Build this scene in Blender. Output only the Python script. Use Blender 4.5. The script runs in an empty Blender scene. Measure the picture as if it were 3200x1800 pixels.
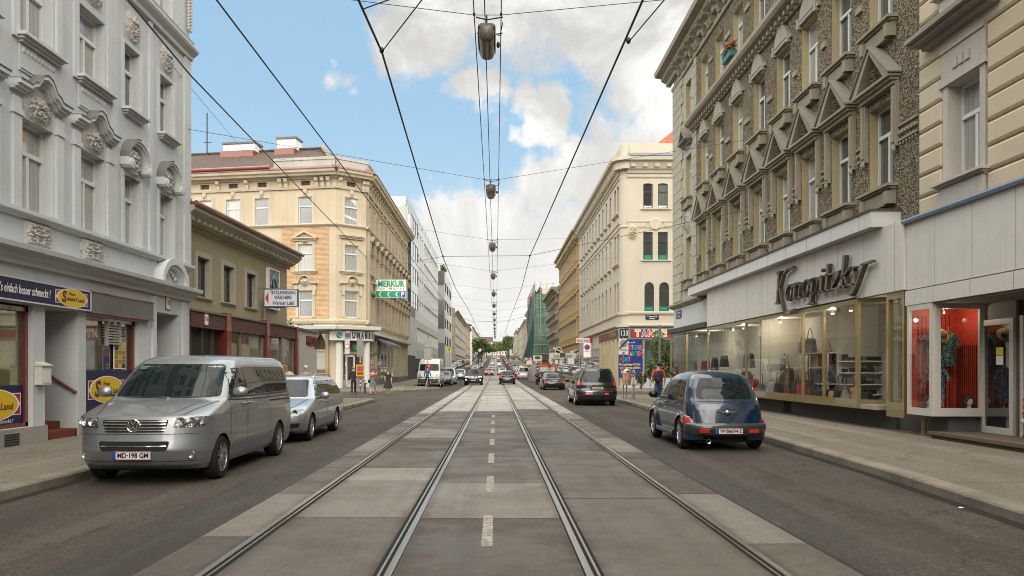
import bpy,bmesh,math,random
from mathutils import Vector,Matrix,noise
from mathutils.bvhtree import BVHTree
from mathutils.geometry import delaunay_2d_cdt
R=math.radians
random.seed(7)
SC=bpy.context.scene
COL=SC.collection
FPX,PCX,PCY,EYE=2350.0,1549.0,1153.0,1.66
def tag(o,label=None,cat=None,group=None,kind=None):
 if label:o['label']=label
 if cat:o['category']=cat
 if group:o['group']=group
 if kind:o['kind']=kind
 return o
def thing(name,label,cat,loc=(0,0,0),rz=0.0,group=None):
 o=bpy.data.objects.new(name,None)
 o.empty_display_size=0.3
 COL.objects.link(o)
 o.location=loc
 o.rotation_euler=(0,0,rz)
 return tag(o,label,cat,group)
def link(name,me,parent=None,label=None,world=False):
 o=bpy.data.objects.new(name,me)
 COL.objects.link(o)
 if parent is not None:
  o.parent=parent
  if world:
   m=Matrix.Identity(4)
   p=parent
   chain=[]
   while p is not None:
    chain.append(p);p=p.parent
   for p in reversed(chain):
    m=m@p.matrix_parent_inverse@(Matrix.Translation(p.location)@p.rotation_euler.to_matrix().to_4x4())
   o.matrix_parent_inverse=m.inverted()
 if label:o['label']=label
 return o
def children(o):return[c for c in o.children]
def copy_tree(o,parent=None):
 c=o.copy();COL.objects.link(c)
 if parent is not None:c.parent=parent
 for ch in KIDS.get(o.name,()):
  d=copy_tree(ch,c)
  KIDS.setdefault(c.name,[]).append(d)
 return c
KIDS={}
class Frame:
 def __init__(self,o,n):
  n=Vector((n[0],n[1],0)).normalized()
  self.o=Vector(o);self.n=n
  self.r=Vector((0,0,1)).cross(n)
  self.m=Matrix(((self.r.x,-n.x,0,self.o.x),(self.r.y,-n.y,0,self.o.y),(0,0,1,self.o.z),(0,0,0,1)))
  self.rz=math.atan2(self.r.y,self.r.x)
 def p(self,x,y,z):return self.m@Vector((x,y,z))
 def at(self,x,y,z):
  return Frame(self.p(x,y,z),self.n)
IDENT=Matrix.Identity(4)
class MB:
 def __init__(self,m=None):
  self.v=[];self.f=[];self.mi=[]
  self.m=m if m is not None else None
  self.cur=0
 def P(self,p):
  p=Vector(p)
  if self.m is not None:p=self.m@p
  self.v.append(p);return len(self.v)-1
 def face(self,idx):
  self.f.append(tuple(idx));self.mi.append(self.cur)
 def quad(self,a,b,c,d):self.face([self.P(a),self.P(b),self.P(c),self.P(d)])
 def poly(self,pts):self.face([self.P(p)for p in pts])
 def box(self,x0,x1,y0,y1,z0,z1):
  i=[self.P((x,y,z))for z in(z0,z1)for y in(y0,y1)for x in(x0,x1)]
  for q in((0,2,3,1),(4,5,7,6),(0,1,5,4),(2,6,7,3),(0,4,6,2),(1,3,7,5)):
   self.face([i[k]for k in q])
 def obox(self,c,ax,ay,az):
  c=Vector(c);ax=Vector(ax);ay=Vector(ay);az=Vector(az)
  i=[self.P(c+sx*ax+sy*ay+sz*az)for sz in(-1,1)for sy in(-1,1)for sx in(-1,1)]
  for q in((0,2,3,1),(4,5,7,6),(0,1,5,4),(2,6,7,3),(0,4,6,2),(1,3,7,5)):
   self.face([i[k]for k in q])
 def bar(self,a,b,w,h=None,up=(0,0,1)):
  a=Vector(a);b=Vector(b);d=b-a
  h=w if h is None else h
  u=Vector(up)
  s=d.cross(u)
  if s.length<1e-6:s=d.cross(Vector((1,0,0)))
  s.normalize();t=s.cross(d).normalized()
  self.obox((a+b)/2,d/2,s*w/2,t*h/2)
 def prism(self,pts,y0,y1):
  n=len(pts)
  a=[self.P((p[0],y0,p[1]))for p in pts]
  b=[self.P((p[0],y1,p[1]))for p in pts]
  self.face(a);self.face(b[::-1])
  for k in range(n):self.face([a[k],b[k],b[(k+1)%n],a[(k+1)%n]])
 def mould(self,prof,x0,x1,close=True):
  n=len(prof)
  a=[self.P((x0,-p[0],p[1]))for p in prof]
  b=[self.P((x1,-p[0],p[1]))for p in prof]
  for k in range(n if close else n-1):self.face([a[k],b[k],b[(k+1)%n],a[(k+1)%n]])
  if close:self.face(a[::-1]);self.face(b)
 def tube(self,pts,r,n=8,cap=True):
  pts=[Vector(p)for p in pts]
  rs=r if isinstance(r,(list,tuple))else[r]*len(pts)
  rings=[]
  prev=None
  for k,p in enumerate(pts):
   d=(pts[min(k+1,len(pts)-1)]-pts[max(k-1,0)]).normalized()
   if prev is None:
    s=d.cross(Vector((0,0,1)))
    if s.length<1e-3:s=d.cross(Vector((1,0,0)))
   else:
    s=prev-d*prev.dot(d)
   s.normalize();prev=s;t=d.cross(s)
   rings.append([self.P(p+(s*math.cos(a)+t*math.sin(a))*rs[k])for a in(2*math.pi*j/n for j in range(n))])
  for k in range(len(rings)-1):
   for j in range(n):
    self.face([rings[k][j],rings[k][(j+1)%n],rings[k+1][(j+1)%n],rings[k+1][j]])
  if cap:self.face(rings[0][::-1]);self.face(rings[-1])
 def lathe(self,prof,c=(0,0,0),axis='z',n=20,cap=True):
  c=Vector(c);rings=[]
  for r,h in prof:
   ring=[]
   for j in range(n):
    a=2*math.pi*j/n
    q=(r*math.cos(a),r*math.sin(a))
    o={'z':(q[0],q[1],h),'x':(h,q[0],q[1]),'y':(q[0],h,q[1])}[axis]
    ring.append(self.P(c+Vector(o)))
   rings.append(ring)
  for k in range(len(rings)-1):
   for j in range(n):
    self.face([rings[k][j],rings[k][(j+1)%n],rings[k+1][(j+1)%n],rings[k+1][j]])
  if cap:self.face(rings[0][::-1]);self.face(rings[-1])
 def sphere(self,c,rx,ry=None,rz=None,nu=12,nv=8):
  ry=rx if ry is None else ry;rz=rx if rz is None else rz
  c=Vector(c);rows=[]
  for i in range(1,nv):
   t=math.pi*i/nv
   rows.append([self.P(c+Vector((rx*math.sin(t)*math.cos(a),ry*math.sin(t)*math.sin(a),rz*math.cos(t))))for a in(2*math.pi*j/nu for j in range(nu))])
  top=self.P(c+Vector((0,0,rz)));bot=self.P(c-Vector((0,0,rz)))
  for j in range(nu):
   self.face([top,rows[0][j],rows[0][(j+1)%nu]])
   self.face([bot,rows[-1][(j+1)%nu],rows[-1][j]])
   for i in range(len(rows)-1):
    self.face([rows[i][j],rows[i+1][j],rows[i+1][(j+1)%nu],rows[i][(j+1)%nu]])
 def grid(self,fn,nu,nv):
  ids=[[self.P(fn(i/nu,j/nv))for i in range(nu+1)]for j in range(nv+1)]
  for j in range(nv):
   for i in range(nu):
    self.face([ids[j][i],ids[j][i+1],ids[j+1][i+1],ids[j+1][i]])
 def mesh(self,name,mats,smooth=None,normals=True,weld=False):
  me=bpy.data.meshes.new(name)
  me.from_pydata([tuple(p)for p in self.v],[],self.f)
  for m in(mats if isinstance(mats,(list,tuple))else[mats]):me.materials.append(m)
  if any(self.mi):
   for k,p in enumerate(me.polygons):p.material_index=self.mi[k]
  if normals:
   bm=bmesh.new();bm.from_mesh(me)
   if weld:bmesh.ops.remove_doubles(bm,verts=bm.verts,dist=2e-4)
   bmesh.ops.recalc_face_normals(bm,faces=bm.faces)
   bm.to_mesh(me);bm.free()
  if smooth is not None:
   for p in me.polygons:p.use_smooth=True
   if smooth<180:me.set_sharp_from_angle(angle=R(smooth))
  me.update()
  return me
 def build(self,name,mats,parent=None,smooth=None,label=None,world=True,weld=False):
  o=link(name,self.mesh(name,mats,smooth,True,weld),parent,label,world=world and parent is not None)
  if parent is not None:KIDS.setdefault(parent.name,[]).append(o)
  return o
def rpoly(pts,r,n=4):
 out=[]
 N=len(pts)
 for k in range(N):
  p=Vector(pts[k]).to_2d()if len(pts[k])>2 else Vector(pts[k])
  a=Vector(pts[k-1]);b=Vector(pts[(k+1)%N])
  da=(a-p);db=(b-p)
  rr=min(r,da.length*.45,db.length*.45)
  pa=p+da.normalized()*rr;pb=p+db.normalized()*rr
  for i in range(n+1):
   t=i/n
   out.append(tuple(pa.lerp(p,t).lerp(p.lerp(pb,t),t)))
 return out
MATS={}
def newmat(name):
 m=bpy.data.materials.new(name);m.use_nodes=True
 nt=m.node_tree
 return m,nt,nt.nodes,nt.links,nt.nodes['Principled BSDF']
def setp(b,**k):
 for a,v in k.items():
  b.inputs[a.replace('_',' ')].default_value=v
def flat(name,c,rough=.6,metal=0.0,coat=0.0,spec=.5,emit=None,es=0.0):
 if name in MATS:return MATS[name]
 m,nt,N,L,b=newmat(name)
 setp(b,Base_Color=(*c,1),Roughness=rough,Metallic=metal,Coat_Weight=coat,Specular_IOR_Level=spec)
 if coat:b.inputs['Coat Roughness'].default_value=.03
 if emit:setp(b,Emission_Color=(*emit,1),Emission_Strength=es)
 MATS[name]=m;return m
def mixc(nt,fac,a,b,blend='MIX'):
 n=nt.nodes.new('ShaderNodeMix');n.data_type='RGBA';n.blend_type=blend
 for sock,v in((n.inputs[0],fac),(n.inputs[6],a),(n.inputs[7],b)):
  if hasattr(v,'is_output'):nt.links.new(v,sock)
  elif isinstance(v,(int,float)):sock.default_value=v
  else:sock.default_value=(*v,1)if len(v)==3 else v
 return n.outputs[2]
def math_(nt,op,a,b=None,c=None,clamp=False):
 n=nt.nodes.new('ShaderNodeMath');n.operation=op;n.use_clamp=clamp
 for k,v in enumerate((a,b,c)):
  if v is None:continue
  if hasattr(v,'is_output'):nt.links.new(v,n.inputs[k])
  else:n.inputs[k].default_value=v
 return n.outputs[0]
def mapr(nt,v,a,b,c=0.0,d=1.0,smooth=True):
 n=nt.nodes.new('ShaderNodeMapRange');n.interpolation_type='SMOOTHSTEP' if smooth else 'LINEAR'
 nt.links.new(v,n.inputs[0])
 for k,x in enumerate((a,b,c,d)):n.inputs[k+1].default_value=x
 return n.outputs[0]
def coords(nt,scale=(1,1,1),out='Object',loc=(0,0,0)):
 t=nt.nodes.new('ShaderNodeTexCoord');mp=nt.nodes.new('ShaderNodeMapping')
 nt.links.new(t.outputs[out],mp.inputs[0]);mp.inputs['Scale'].default_value=scale;mp.inputs['Location'].default_value=loc
 return mp.outputs[0]
def nz(nt,vec,scale,detail=4,rough=.55,out=0,dist=0.0):
 n=nt.nodes.new('ShaderNodeTexNoise');n.inputs['Scale'].default_value=scale
 n.inputs['Detail'].default_value=detail;n.inputs['Roughness'].default_value=rough;n.inputs['Distortion'].default_value=dist
 nt.links.new(vec,n.inputs['Vector']);return n.outputs[out]
def bump(nt,b,h,strength=.3,dist=.01):
 n=nt.nodes.new('ShaderNodeBump');n.inputs['Strength'].default_value=strength;n.inputs['Distance'].default_value=dist
 nt.links.new(h,n.inputs['Height']);nt.links.new(n.outputs[0],b.inputs['Normal'])
def plaster(name,c,dark=.72,streak=.25,grain=.25,rough=.9,bscale=60,bstr=.25,speck=None):
 """painted render: broad patches, rain streaks, fine grain"""
 if name in MATS:return MATS[name]
 m,nt,N,L,b=newmat(name)
 v=coords(nt)
 p=mapr(nt,nz(nt,v,.45,5),.35,.7)
 c2=tuple(x*dark for x in c)
 col=mixc(nt,math_(nt,'MULTIPLY',p,.55),c,c2)
 vs=coords(nt,(1.6,1.6,.12))
 s=mapr(nt,nz(nt,vs,1.5,4,.6),.52,.75)
 col=mixc(nt,math_(nt,'MULTIPLY',s,streak),col,tuple(x*.55 for x in c))
 g=nz(nt,v,bscale,3,.6)
 col=mixc(nt,math_(nt,'MULTIPLY',mapr(nt,g,.3,.7),grain),col,tuple(x*.7 for x in c))
 if speck:
  vo=N.new('ShaderNodeTexVoronoi');vo.inputs['Scale'].default_value=speck[1];L.new(v,vo.inputs['Vector'])
  rn=N.new('ShaderNodeSeparateColor');L.new(vo.outputs['Color'],rn.inputs[0])
  col=mixc(nt,mapr(nt,rn.outputs[0],.35,.75),speck[0],col)
 L.new(col,b.inputs['Base Color']);setp(b,Roughness=rough,Specular_IOR_Level=.2)
 if speck:bump(nt,b,vo.outputs['Distance'],bstr,.03)
 else:bump(nt,b,g,bstr,.01)
 MATS[name]=m;return m
def paneglass(name,dark=(.02,.025,.028),curtain=(.42,.42,.4),share=.55,rough=.03,spec=.9):
 """window pane: reflective, with a room or net curtains behind it that differ from pane to pane"""
 if name in MATS:return MATS[name]
 m,nt,N,L,b=newmat(name)
 oi=N.new('ShaderNodeObjectInfo')
 v=coords(nt,(14,1,.35))
 add=N.new('ShaderNodeVectorMath');add.operation='ADD'
 L.new(v,add.inputs[0]);L.new(oi.outputs['Random'],add.inputs[1])
 fold=nz(nt,add.outputs[0],1.6,3)
 cc=mixc(nt,mapr(nt,fold,.3,.7),curtain,tuple(x*.6 for x in curtain))
 k=mapr(nt,oi.outputs['Random'],1-share,1-share+.05)
 k2=math_(nt,'MULTIPLY',k,.75)
 L.new(mixc(nt,k2,dark,cc),b.inputs['Base Color'])
 setp(b,Roughness=rough,Specular_IOR_Level=spec,Coat_Weight=1.0,Coat_IOR=1.9)
 b.inputs['Coat Roughness'].default_value=.01
 w=nz(nt,coords(nt),1.2,2)
 bump(nt,b,w,.06,.05)
 MATS[name]=m;return m
def clearglass(name,tint=(.93,.96,.95),refl=.0):
 if name in MATS:return MATS[name]
 m,nt,N,L,b=newmat(name)
 N.remove(b)
 tr=N.new('ShaderNodeBsdfTransparent');tr.inputs[0].default_value=(*tint,1)
 gl=N.new('ShaderNodeBsdfGlossy');gl.inputs['Roughness'].default_value=.01
 lw=N.new('ShaderNodeLayerWeight');lw.inputs[0].default_value=.5
 mx=N.new('ShaderNodeMixShader')
 f2=math_(nt,'MULTIPLY_ADD',math_(nt,'POWER',lw.outputs['Facing'],4.0),.8,refl+.04,True)
 L.new(f2,mx.inputs[0]);L.new(tr.outputs[0],mx.inputs[1]);L.new(gl.outputs[0],mx.inputs[2])
 L.new(mx.outputs[0],N['Material Output'].inputs[0])
 MATS[name]=m;return m
def paint(name,c,metal=.0,rough=.28,flake=0.0,dirt=.12):
 if name in MATS:return MATS[name]
 m,nt,N,L,b=newmat(name)
 v=coords(nt)
 d=mapr(nt,nz(nt,v,3.0,5,.65),.45,.8)
 col=mixc(nt,math_(nt,'MULTIPLY',d,dirt),c,tuple(x*.5+.04 for x in c))
 L.new(col,b.inputs['Base Color'])
 rr=mapr(nt,nz(nt,v,7,4),.3,.8,rough*.9,rough*1.25)
 L.new(rr,b.inputs['Roughness'])
 setp(b,Metallic=metal,Coat_Weight=1.0,Specular_IOR_Level=.5)
 b.inputs['Coat Roughness'].default_value=.03
 MATS[name]=m;return m
_FONT={}
def text_mesh(s,size=.3,depth=.01,bold=0.0,shear=0.0,align='CENTER',sx=1.0,mat=None,sp=1.0):
 key=(s,size,depth,bold,shear,align,sx,mat.name if mat else None,sp)
 if key in _FONT:return _FONT[key]
 cu=bpy.data.curves.new('lettering','FONT')
 cu.body=s;cu.size=size;cu.extrude=depth;cu.offset=bold;cu.shear=shear
 cu.align_x=align;cu.align_y='CENTER';cu.space_character=sp
 cu.resolution_u=3
 o=bpy.data.objects.new('lettering',cu);COL.objects.link(o)
 dg=bpy.context.evaluated_depsgraph_get();dg.update()
 me=bpy.data.meshes.new_from_object(o.evaluated_get(dg))
 bpy.data.objects.remove(o);bpy.data.curves.remove(cu)
 me.transform(Matrix.Rotation(R(90),4,'X'))
 if sx!=1:me.transform(Matrix.Diagonal((sx,1,1,1)))
 me.materials.clear()
 if mat:me.materials.append(mat)
 me.update()
 _FONT[key]=me
 return me
def text(name,s,fr,x,y,z,parent,mat,size=.3,width=None,**k):
 me=text_mesh(s,size,mat=mat,**k)
 if width:
  xs=[v.co.x for v in me.vertices];w=max(xs)-min(xs)
  kk=dict(k);kk['sx']=kk.get('sx',1.0)*width/w
  me=text_mesh(s,size,mat=mat,**kk)
 o=link(name,me,None)
 place(o,fr.at(x,y,z),parent)
 return o
def place(o,fr,parent=None):
 """put a mesh made in facade coordinates at a frame, under a parent"""
 o.location=fr.o;o.rotation_euler=(0,0,fr.rz)
 if parent is not None:
  o.parent=parent
  m=Matrix.Identity(4);chain=[];p=parent
  while p is not None:chain.append(p);p=p.parent
  for p in reversed(chain):
   m=m@p.matrix_parent_inverse@(Matrix.Translation(p.location)@p.rotation_euler.to_matrix().to_4x4())
  o.matrix_parent_inverse=m.inverted()
  KIDS.setdefault(parent.name,[]).append(o)
 return o
def px(fr,x,y,out=0.0):
 d=Vector(((x-PCX)/FPX,1,(PCY-y)/FPX));cam=Vector((0,0,EYE))
 o=fr.o+fr.n*out
 t=(o-cam).dot(fr.n)/d.dot(fr.n)
 p=cam+d*t-fr.o
 return p.dot(fr.r),p.z
def FAB(a,b,z=0.0):
 r=Vector((b[0]-a[0],b[1]-a[1])).normalized()
 return Frame((a[0],a[1],z),(r.y,-r.x))
cd=bpy.data.cameras.new('camera');cam=bpy.data.objects.new('camera',cd);COL.objects.link(cam);SC.camera=cam
cam.location=(0,0,EYE);cam.rotation_euler=(R(90),0,0)
cd.sensor_width=36;cd.lens=36*FPX/3200
cd.shift_x=(1600-PCX)/3200;cd.shift_y=(PCY-900)/3200
cd.clip_start=.05;cd.clip_end=6000
SC.view_settings.view_transform='Standard';SC.view_settings.look='None'
SC.view_settings.exposure=0.82;SC.view_settings.gamma=1.0
SC.render.engine='CYCLES'
SC.cycles.filter_width=1.0
SC.cycles.max_bounces=6;SC.cycles.transparent_max_bounces=12;SC.cycles.use_denoising=True
SC.cycles.caustics_reflective=False;SC.cycles.caustics_refractive=False;SC.cycles.sample_clamp_indirect=6
SUN_EL,SUN_AZ=34.0,172.0
sd=bpy.data.lights.new('sun','SUN');sun=bpy.data.objects.new('sun',sd);COL.objects.link(sun)
sd.energy=1.15;sd.angle=R(60);sd.color=(1,.94,.84)
sv=Vector((math.sin(R(SUN_AZ))*math.cos(R(SUN_EL)),math.cos(R(SUN_AZ))*math.cos(R(SUN_EL)),math.sin(R(SUN_EL))))
sun.rotation_euler=sv.to_track_quat('Z','Y').to_euler()
sun.location=sv*80
w=bpy.data.worlds.new('World');SC.world=w;w.use_nodes=True
nt=w.node_tree;N=nt.nodes;L=nt.links
bg=N['Background'];bg.inputs[1].default_value=.12
sky=N.new('ShaderNodeTexSky');sky.sky_type='NISHITA';sky.sun_disc=False
sky.sun_elevation=R(SUN_EL);sky.sun_rotation=R(SUN_AZ);sky.air_density=1.2;sky.dust_density=2.0;sky.ozone_density=1.5
tc=N.new('ShaderNodeTexCoord');dirv=tc.outputs['Generated']
nrm=N.new('ShaderNodeVectorMath');nrm.operation='NORMALIZE';L.new(dirv,nrm.inputs[0]);dirv=nrm.outputs[0]
wob=nz(nt,dirv,5.0,5,.6,out=1)
sub=N.new('ShaderNodeVectorMath');sub.operation='SUBTRACT';L.new(wob,sub.inputs[0]);sub.inputs[1].default_value=(.5,.5,.5)
scl=N.new('ShaderNodeVectorMath');scl.operation='SCALE';L.new(sub.outputs[0],scl.inputs[0]);scl.inputs['Scale'].default_value=.17
ad=N.new('ShaderNodeVectorMath');ad.operation='ADD';L.new(dirv,ad.inputs[0]);L.new(scl.outputs[0],ad.inputs[1])
wd=ad.outputs[0]
def blob(X,Y,rad,amp=1.0):
 c=Vector(((X-PCX)/FPX,1,(PCY-Y)/FPX)).normalized()
 ds=N.new('ShaderNodeVectorMath');ds.operation='DISTANCE';L.new(wd,ds.inputs[0]);ds.inputs[1].default_value=c
 return mapr(nt,ds.outputs['Value'],0,rad/FPX,amp,0)
CLOUDS=[(1700,-150,520),(2150,-60,430),(1230,90,190),(1330,60,260),(2060,260,230),(1950,120,260),(1480,250,120),(1560,250,110),(1690,330,140),(1640,400,90),(1760,420,90),(1720,560,190),(1870,520,230),(2020,480,200),(1430,700,230),(1600,760,260),(1380,640,120),(1800,800,260),(1560,950,300),(1350,860,240),(1750,1000,300),(1000,210,75,.5),(1045,203,62,.5),(985,150,46,.45),(1075,250,50,.42),(1500,330,150,.5),(1900,380,160,.5)]
acc=None
for c in CLOUDS:
 b_=blob(*c)
 acc=b_ if acc is None else math_(nt,'MAXIMUM',acc,b_)
sep=N.new('ShaderNodeSeparateXYZ');L.new(dirv,sep.inputs[0])
rest=mapr(nt,nz(nt,dirv,2.2,6,.6),(.36),.55)
back=math_(nt,'MAXIMUM',mapr(nt,sep.outputs[1],.45,.1),mapr(nt,sep.outputs[2],.55,.72,0,.7))
fine=nz(nt,dirv,9.0,9,.68,dist=.6)
cov=math_(nt,'ADD',acc,math_(nt,'MULTIPLY',math_(nt,'SUBTRACT',fine,.5),1.15))
cov=mapr(nt,cov,.2,.6)
body=nz(nt,dirv,6.5,7,.6,dist=.4)
hi=mapr(nt,sep.outputs[2],.0,.45,.45,1.0)
shade=math_(nt,'MULTIPLY',mapr(nt,body,.32,.6),hi)
cl=mixc(nt,shade,(5.4,5.3,5.1),(3.1,3.08,3.0))
skt=mixc(nt,.8,sky.outputs[0],(1.75,2.85,3.75))
lowhaze=mapr(nt,sep.outputs[2],.0,.33,.85,0.0)
skt=mixc(nt,lowhaze,skt,(3.7,4.1,4.2))
fcol=mixc(nt,cov,skt,cl)
L.new(mixc(nt,math_(nt,'MULTIPLY',math_(nt,'MULTIPLY',rest,back),.9),fcol,(19.0,17.9,15.9)),bg.inputs[0])  # unseen clouds behind and overhead, brightened to light walls and ground
GK=[(-1e4,0),(80,0),(140,.35),(200,.95),(280,2.3),(400,5.6),(520,9.3),(640,13.0),(760,15.5),(900,16.5),(1e4,16.5)]
def gz(y):
 for k in range(len(GK)-1):
  if GK[k][0]<=y<=GK[k+1][0]:
   a,b=GK[k],GK[k+1]
   return a[1]+(b[1]-a[1])*(y-a[0])/(b[0]-a[0])
 return 0
YS=[-60,-20,0,20,40,60,80,100,120,140,170,200,240,280,340,400,460,520,580,640,700,760,830,900,1400,3000]
def asphalt(name,c,cell=60,patch=.8,rough=.82,crack=True,joint=0):
 m,nt,N,L,b=newmat(name)
 v=coords(nt)
 vo=N.new('ShaderNodeTexVoronoi');vo.inputs['Scale'].default_value=cell;L.new(v,vo.inputs['Vector'])
 sc=N.new('ShaderNodeSeparateColor');L.new(vo.outputs['Color'],sc.inputs[0])
 stone=mapr(nt,sc.outputs[0],.5,.95)
 col=mixc(nt,math_(nt,'MULTIPLY',stone,.6),tuple(x*.8 for x in c),tuple(min(1,x*2.4)for x in c))
 g2=nz(nt,v,26,4,.75)
 col=mixc(nt,math_(nt,'MULTIPLY',mapr(nt,g2,.45,.6),.5),col,tuple(x*.5 for x in c))
 big=mapr(nt,nz(nt,coords(nt,(1,.35,1)),.8,7,.68),.4,.62)
 col=mixc(nt,math_(nt,'MULTIPLY',big,patch),col,tuple(x*.55 for x in c))
 wear=mapr(nt,nz(nt,coords(nt,(1.3,.06,1)),1.1,4,.6),.5,.7)
 col=mixc(nt,math_(nt,'MULTIPLY',wear,.5),col,tuple(min(1,x*1.5)for x in c))
 oil=mapr(nt,nz(nt,coords(nt,(1,.7,1),loc=(3,1,0)),1.7,5,.7),.66,.78)
 col=mixc(nt,math_(nt,'MULTIPLY',oil,.75),col,tuple(x*.35 for x in c))
 L.new(col,b.inputs['Base Color'])
 setp(b,Roughness=rough,Specular_IOR_Level=.35)
 h=math_(nt,'ADD',vo.outputs['Distance'],math_(nt,'MULTIPLY',nz(nt,v,9,5),1.2))
 if crack:
  cr=N.new('ShaderNodeTexVoronoi');cr.feature='DISTANCE_TO_EDGE';cr.inputs['Scale'].default_value=.42
  dv=N.new('ShaderNodeVectorMath');dv.operation='ADD';L.new(v,dv.inputs[0])
  nn=nz(nt,v,2.2,5,.6,out=1);L.new(nn,dv.inputs[1]);L.new(dv.outputs[0],cr.inputs['Vector'])
  cm=mapr(nt,cr.outputs['Distance'],.0,.014,1,0)
  gate=mapr(nt,nz(nt,v,.35,2),.42,.55)
  cm=math_(nt,'MULTIPLY',cm,gate)
  L.new(mixc(nt,math_(nt,'MULTIPLY',cm,.7),col,tuple(x*.3 for x in c)),b.inputs['Base Color'])
 if joint:
  sx=N.new('ShaderNodeSeparateXYZ');L.new(v,sx.inputs[0])
  wv=math_(nt,'ADD',sx.outputs[1],math_(nt,'MULTIPLY',nz(nt,v,1.2,3),.12))
  jm=mapr(nt,math_(nt,'ABSOLUTE',math_(nt,'SUBTRACT',math_(nt,'FRACT',math_(nt,'MULTIPLY',wv,1/joint)),.5)),.494,.498)
  cur=b.inputs['Base Color'].links[0].from_socket
  L.new(mixc(nt,math_(nt,'MULTIPLY',jm,.75),cur,tuple(x*.3 for x in c)),b.inputs['Base Color'])
 bump(nt,b,h,.35,.012)
 return m
M_ASPH=asphalt('road_asphalt',(.064,.053,.041))
M_PAVE=asphalt('pavement_asphalt',(.185,.158,.124),cell=140,patch=.4,rough=.88,joint=3.4)
M_PATCH=asphalt('asphalt_patch',(.052,.045,.037),crack=False)
mb=MB()
XS=[-3000,-60,-20,-6.2,-2.9,2.94,6.2,20,60,3000]
ids=[[mb.P((x,y,gz(y)))for x in XS]for y in[-3000]+YS]
for j in range(len(ids)-1):
 for i in range(len(XS)-1):mb.face([ids[j][i],ids[j][i+1],ids[j+1][i+1],ids[j+1][i]])
tag(mb.build('road',M_ASPH),kind='structure')
def patch_sheet(name,pts,mat,lift):
 mb=MB();mb.poly([(x,y,gz(y)+lift)for x,y in pts])
 return tag(mb.build(name,mat),kind='structure')
patch_sheet('road_repair',[(-3.75,3),(-2.93,3),(-2.93,27),(-3.4,40),(-3.65,26)],M_PATCH,.003)
patch_sheet('road_repair',[(2.98,3),(3.75,3),(3.6,15),(3.5,30),(2.98,30)],M_PATCH,.003)
def concrete(name,c,dark=.6,rough=.62):
 m,nt,N,L,b=newmat(name)
 v=coords(nt)
 p=mapr(nt,nz(nt,v,.8,6,.65),.35,.7)
 col=mixc(nt,math_(nt,'MULTIPLY',p,.55),c,tuple(x*dark for x in c))
 st=mapr(nt,nz(nt,coords(nt,(2.2,.05,1)),1.3,4,.6),.45,.7)
 col=mixc(nt,math_(nt,'MULTIPLY',st,.6),col,tuple(x*.55 for x in c))
 g=nz(nt,v,130,3,.7)
 col=mixc(nt,math_(nt,'MULTIPLY',mapr(nt,g,.42,.62),.55),col,tuple(x*.42 for x in c))
 sp=nz(nt,v,38,3,.8)
 col=mixc(nt,math_(nt,'MULTIPLY',mapr(nt,sp,.5,.66),.4),col,tuple(min(1,x*1.7)for x in c))
 br=nz(nt,coords(nt,(85,1.5,1)),1.0,3)
 pit=mapr(nt,nz(nt,v,5.5,3),.72,.76)
 col=mixc(nt,math_(nt,'MULTIPLY',pit,.75),col,tuple(x*.3 for x in c))
 sx=N.new('ShaderNodeSeparateXYZ');L.new(v,sx.inputs[0])
 wob=math_(nt,'MULTIPLY',nz(nt,v,1.6,5,.7),.16)
 for rx_ in(-2.33,-.9,.79,2.3):
  dd=math_(nt,'SUBTRACT',math_(nt,'ABSOLUTE',math_(nt,'SUBTRACT',sx.outputs[0],rx_)),wob)
  col=mixc(nt,math_(nt,'MULTIPLY',mapr(nt,dd,.0,.11,1,0),.6),col,tuple(x*k for x,k in zip(c,(.42,.36,.3))))
 L.new(col,b.inputs['Base Color']);setp(b,Specular_IOR_Level=.4)
 L.new(mapr(nt,p,0,1,rough-.1,rough+.2),b.inputs['Roughness'])
 bump(nt,b,math_(nt,'ADD',g,br),.28,.006)
 return m
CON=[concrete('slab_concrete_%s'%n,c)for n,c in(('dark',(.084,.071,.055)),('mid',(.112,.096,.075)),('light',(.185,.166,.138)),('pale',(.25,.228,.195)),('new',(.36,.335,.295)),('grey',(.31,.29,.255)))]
M_JOINT=flat('joint_tar',(.028,.026,.024),.9)
def zone(x0,x1,cuts,mats,mb,jt=.012):
 for k in range(len(cuts)-1):
  y0,y1=cuts[k],cuts[k+1]
  n=max(1,int((y1-y0)/12))
  mb.cur=mats(k,(y0+y1)/2)
  for q in range(n):
   a=y0+(y1-y0)*q/n+(jt if q==0 else 0);b=y0+(y1-y0)*(q+1)/n-(jt if q==n-1 else 0)
   mb.poly([(x0,a,gz(a)+.008),(x1,a,gz(a)+.008),(x1,b,gz(b)+.008),(x0,b,gz(b)+.008)])
cutsL=[-8,-2.7,0.1,2.85,5.6,8.35,11.1,12.6,15.3,18.0,20.8,23.7,26.6]
far=[26.6+2.8*k for k in range(1,22)]+[86+14*k for k in range(1,42)]
rnd=random.Random(4)
sh=lambda base,alt:(lambda k,y:(alt if y>29 and y<90 else None)or rnd.choice(base))
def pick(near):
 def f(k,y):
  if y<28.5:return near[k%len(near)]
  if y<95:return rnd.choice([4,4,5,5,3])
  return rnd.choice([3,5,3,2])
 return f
mb=MB()
cl_=cutsL+far
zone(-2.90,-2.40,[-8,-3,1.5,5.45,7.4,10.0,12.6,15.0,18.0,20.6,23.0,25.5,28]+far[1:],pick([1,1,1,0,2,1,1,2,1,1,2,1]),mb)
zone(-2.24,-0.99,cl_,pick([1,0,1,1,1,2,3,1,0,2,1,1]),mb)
zone(-0.83,.71,[-8,-2,2.0,5,8.3,10.9,14.2,18,22,26,29.5]+far[2:],pick([1,0,1,0,2,1,0,1,1,0,1]),mb)
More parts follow.
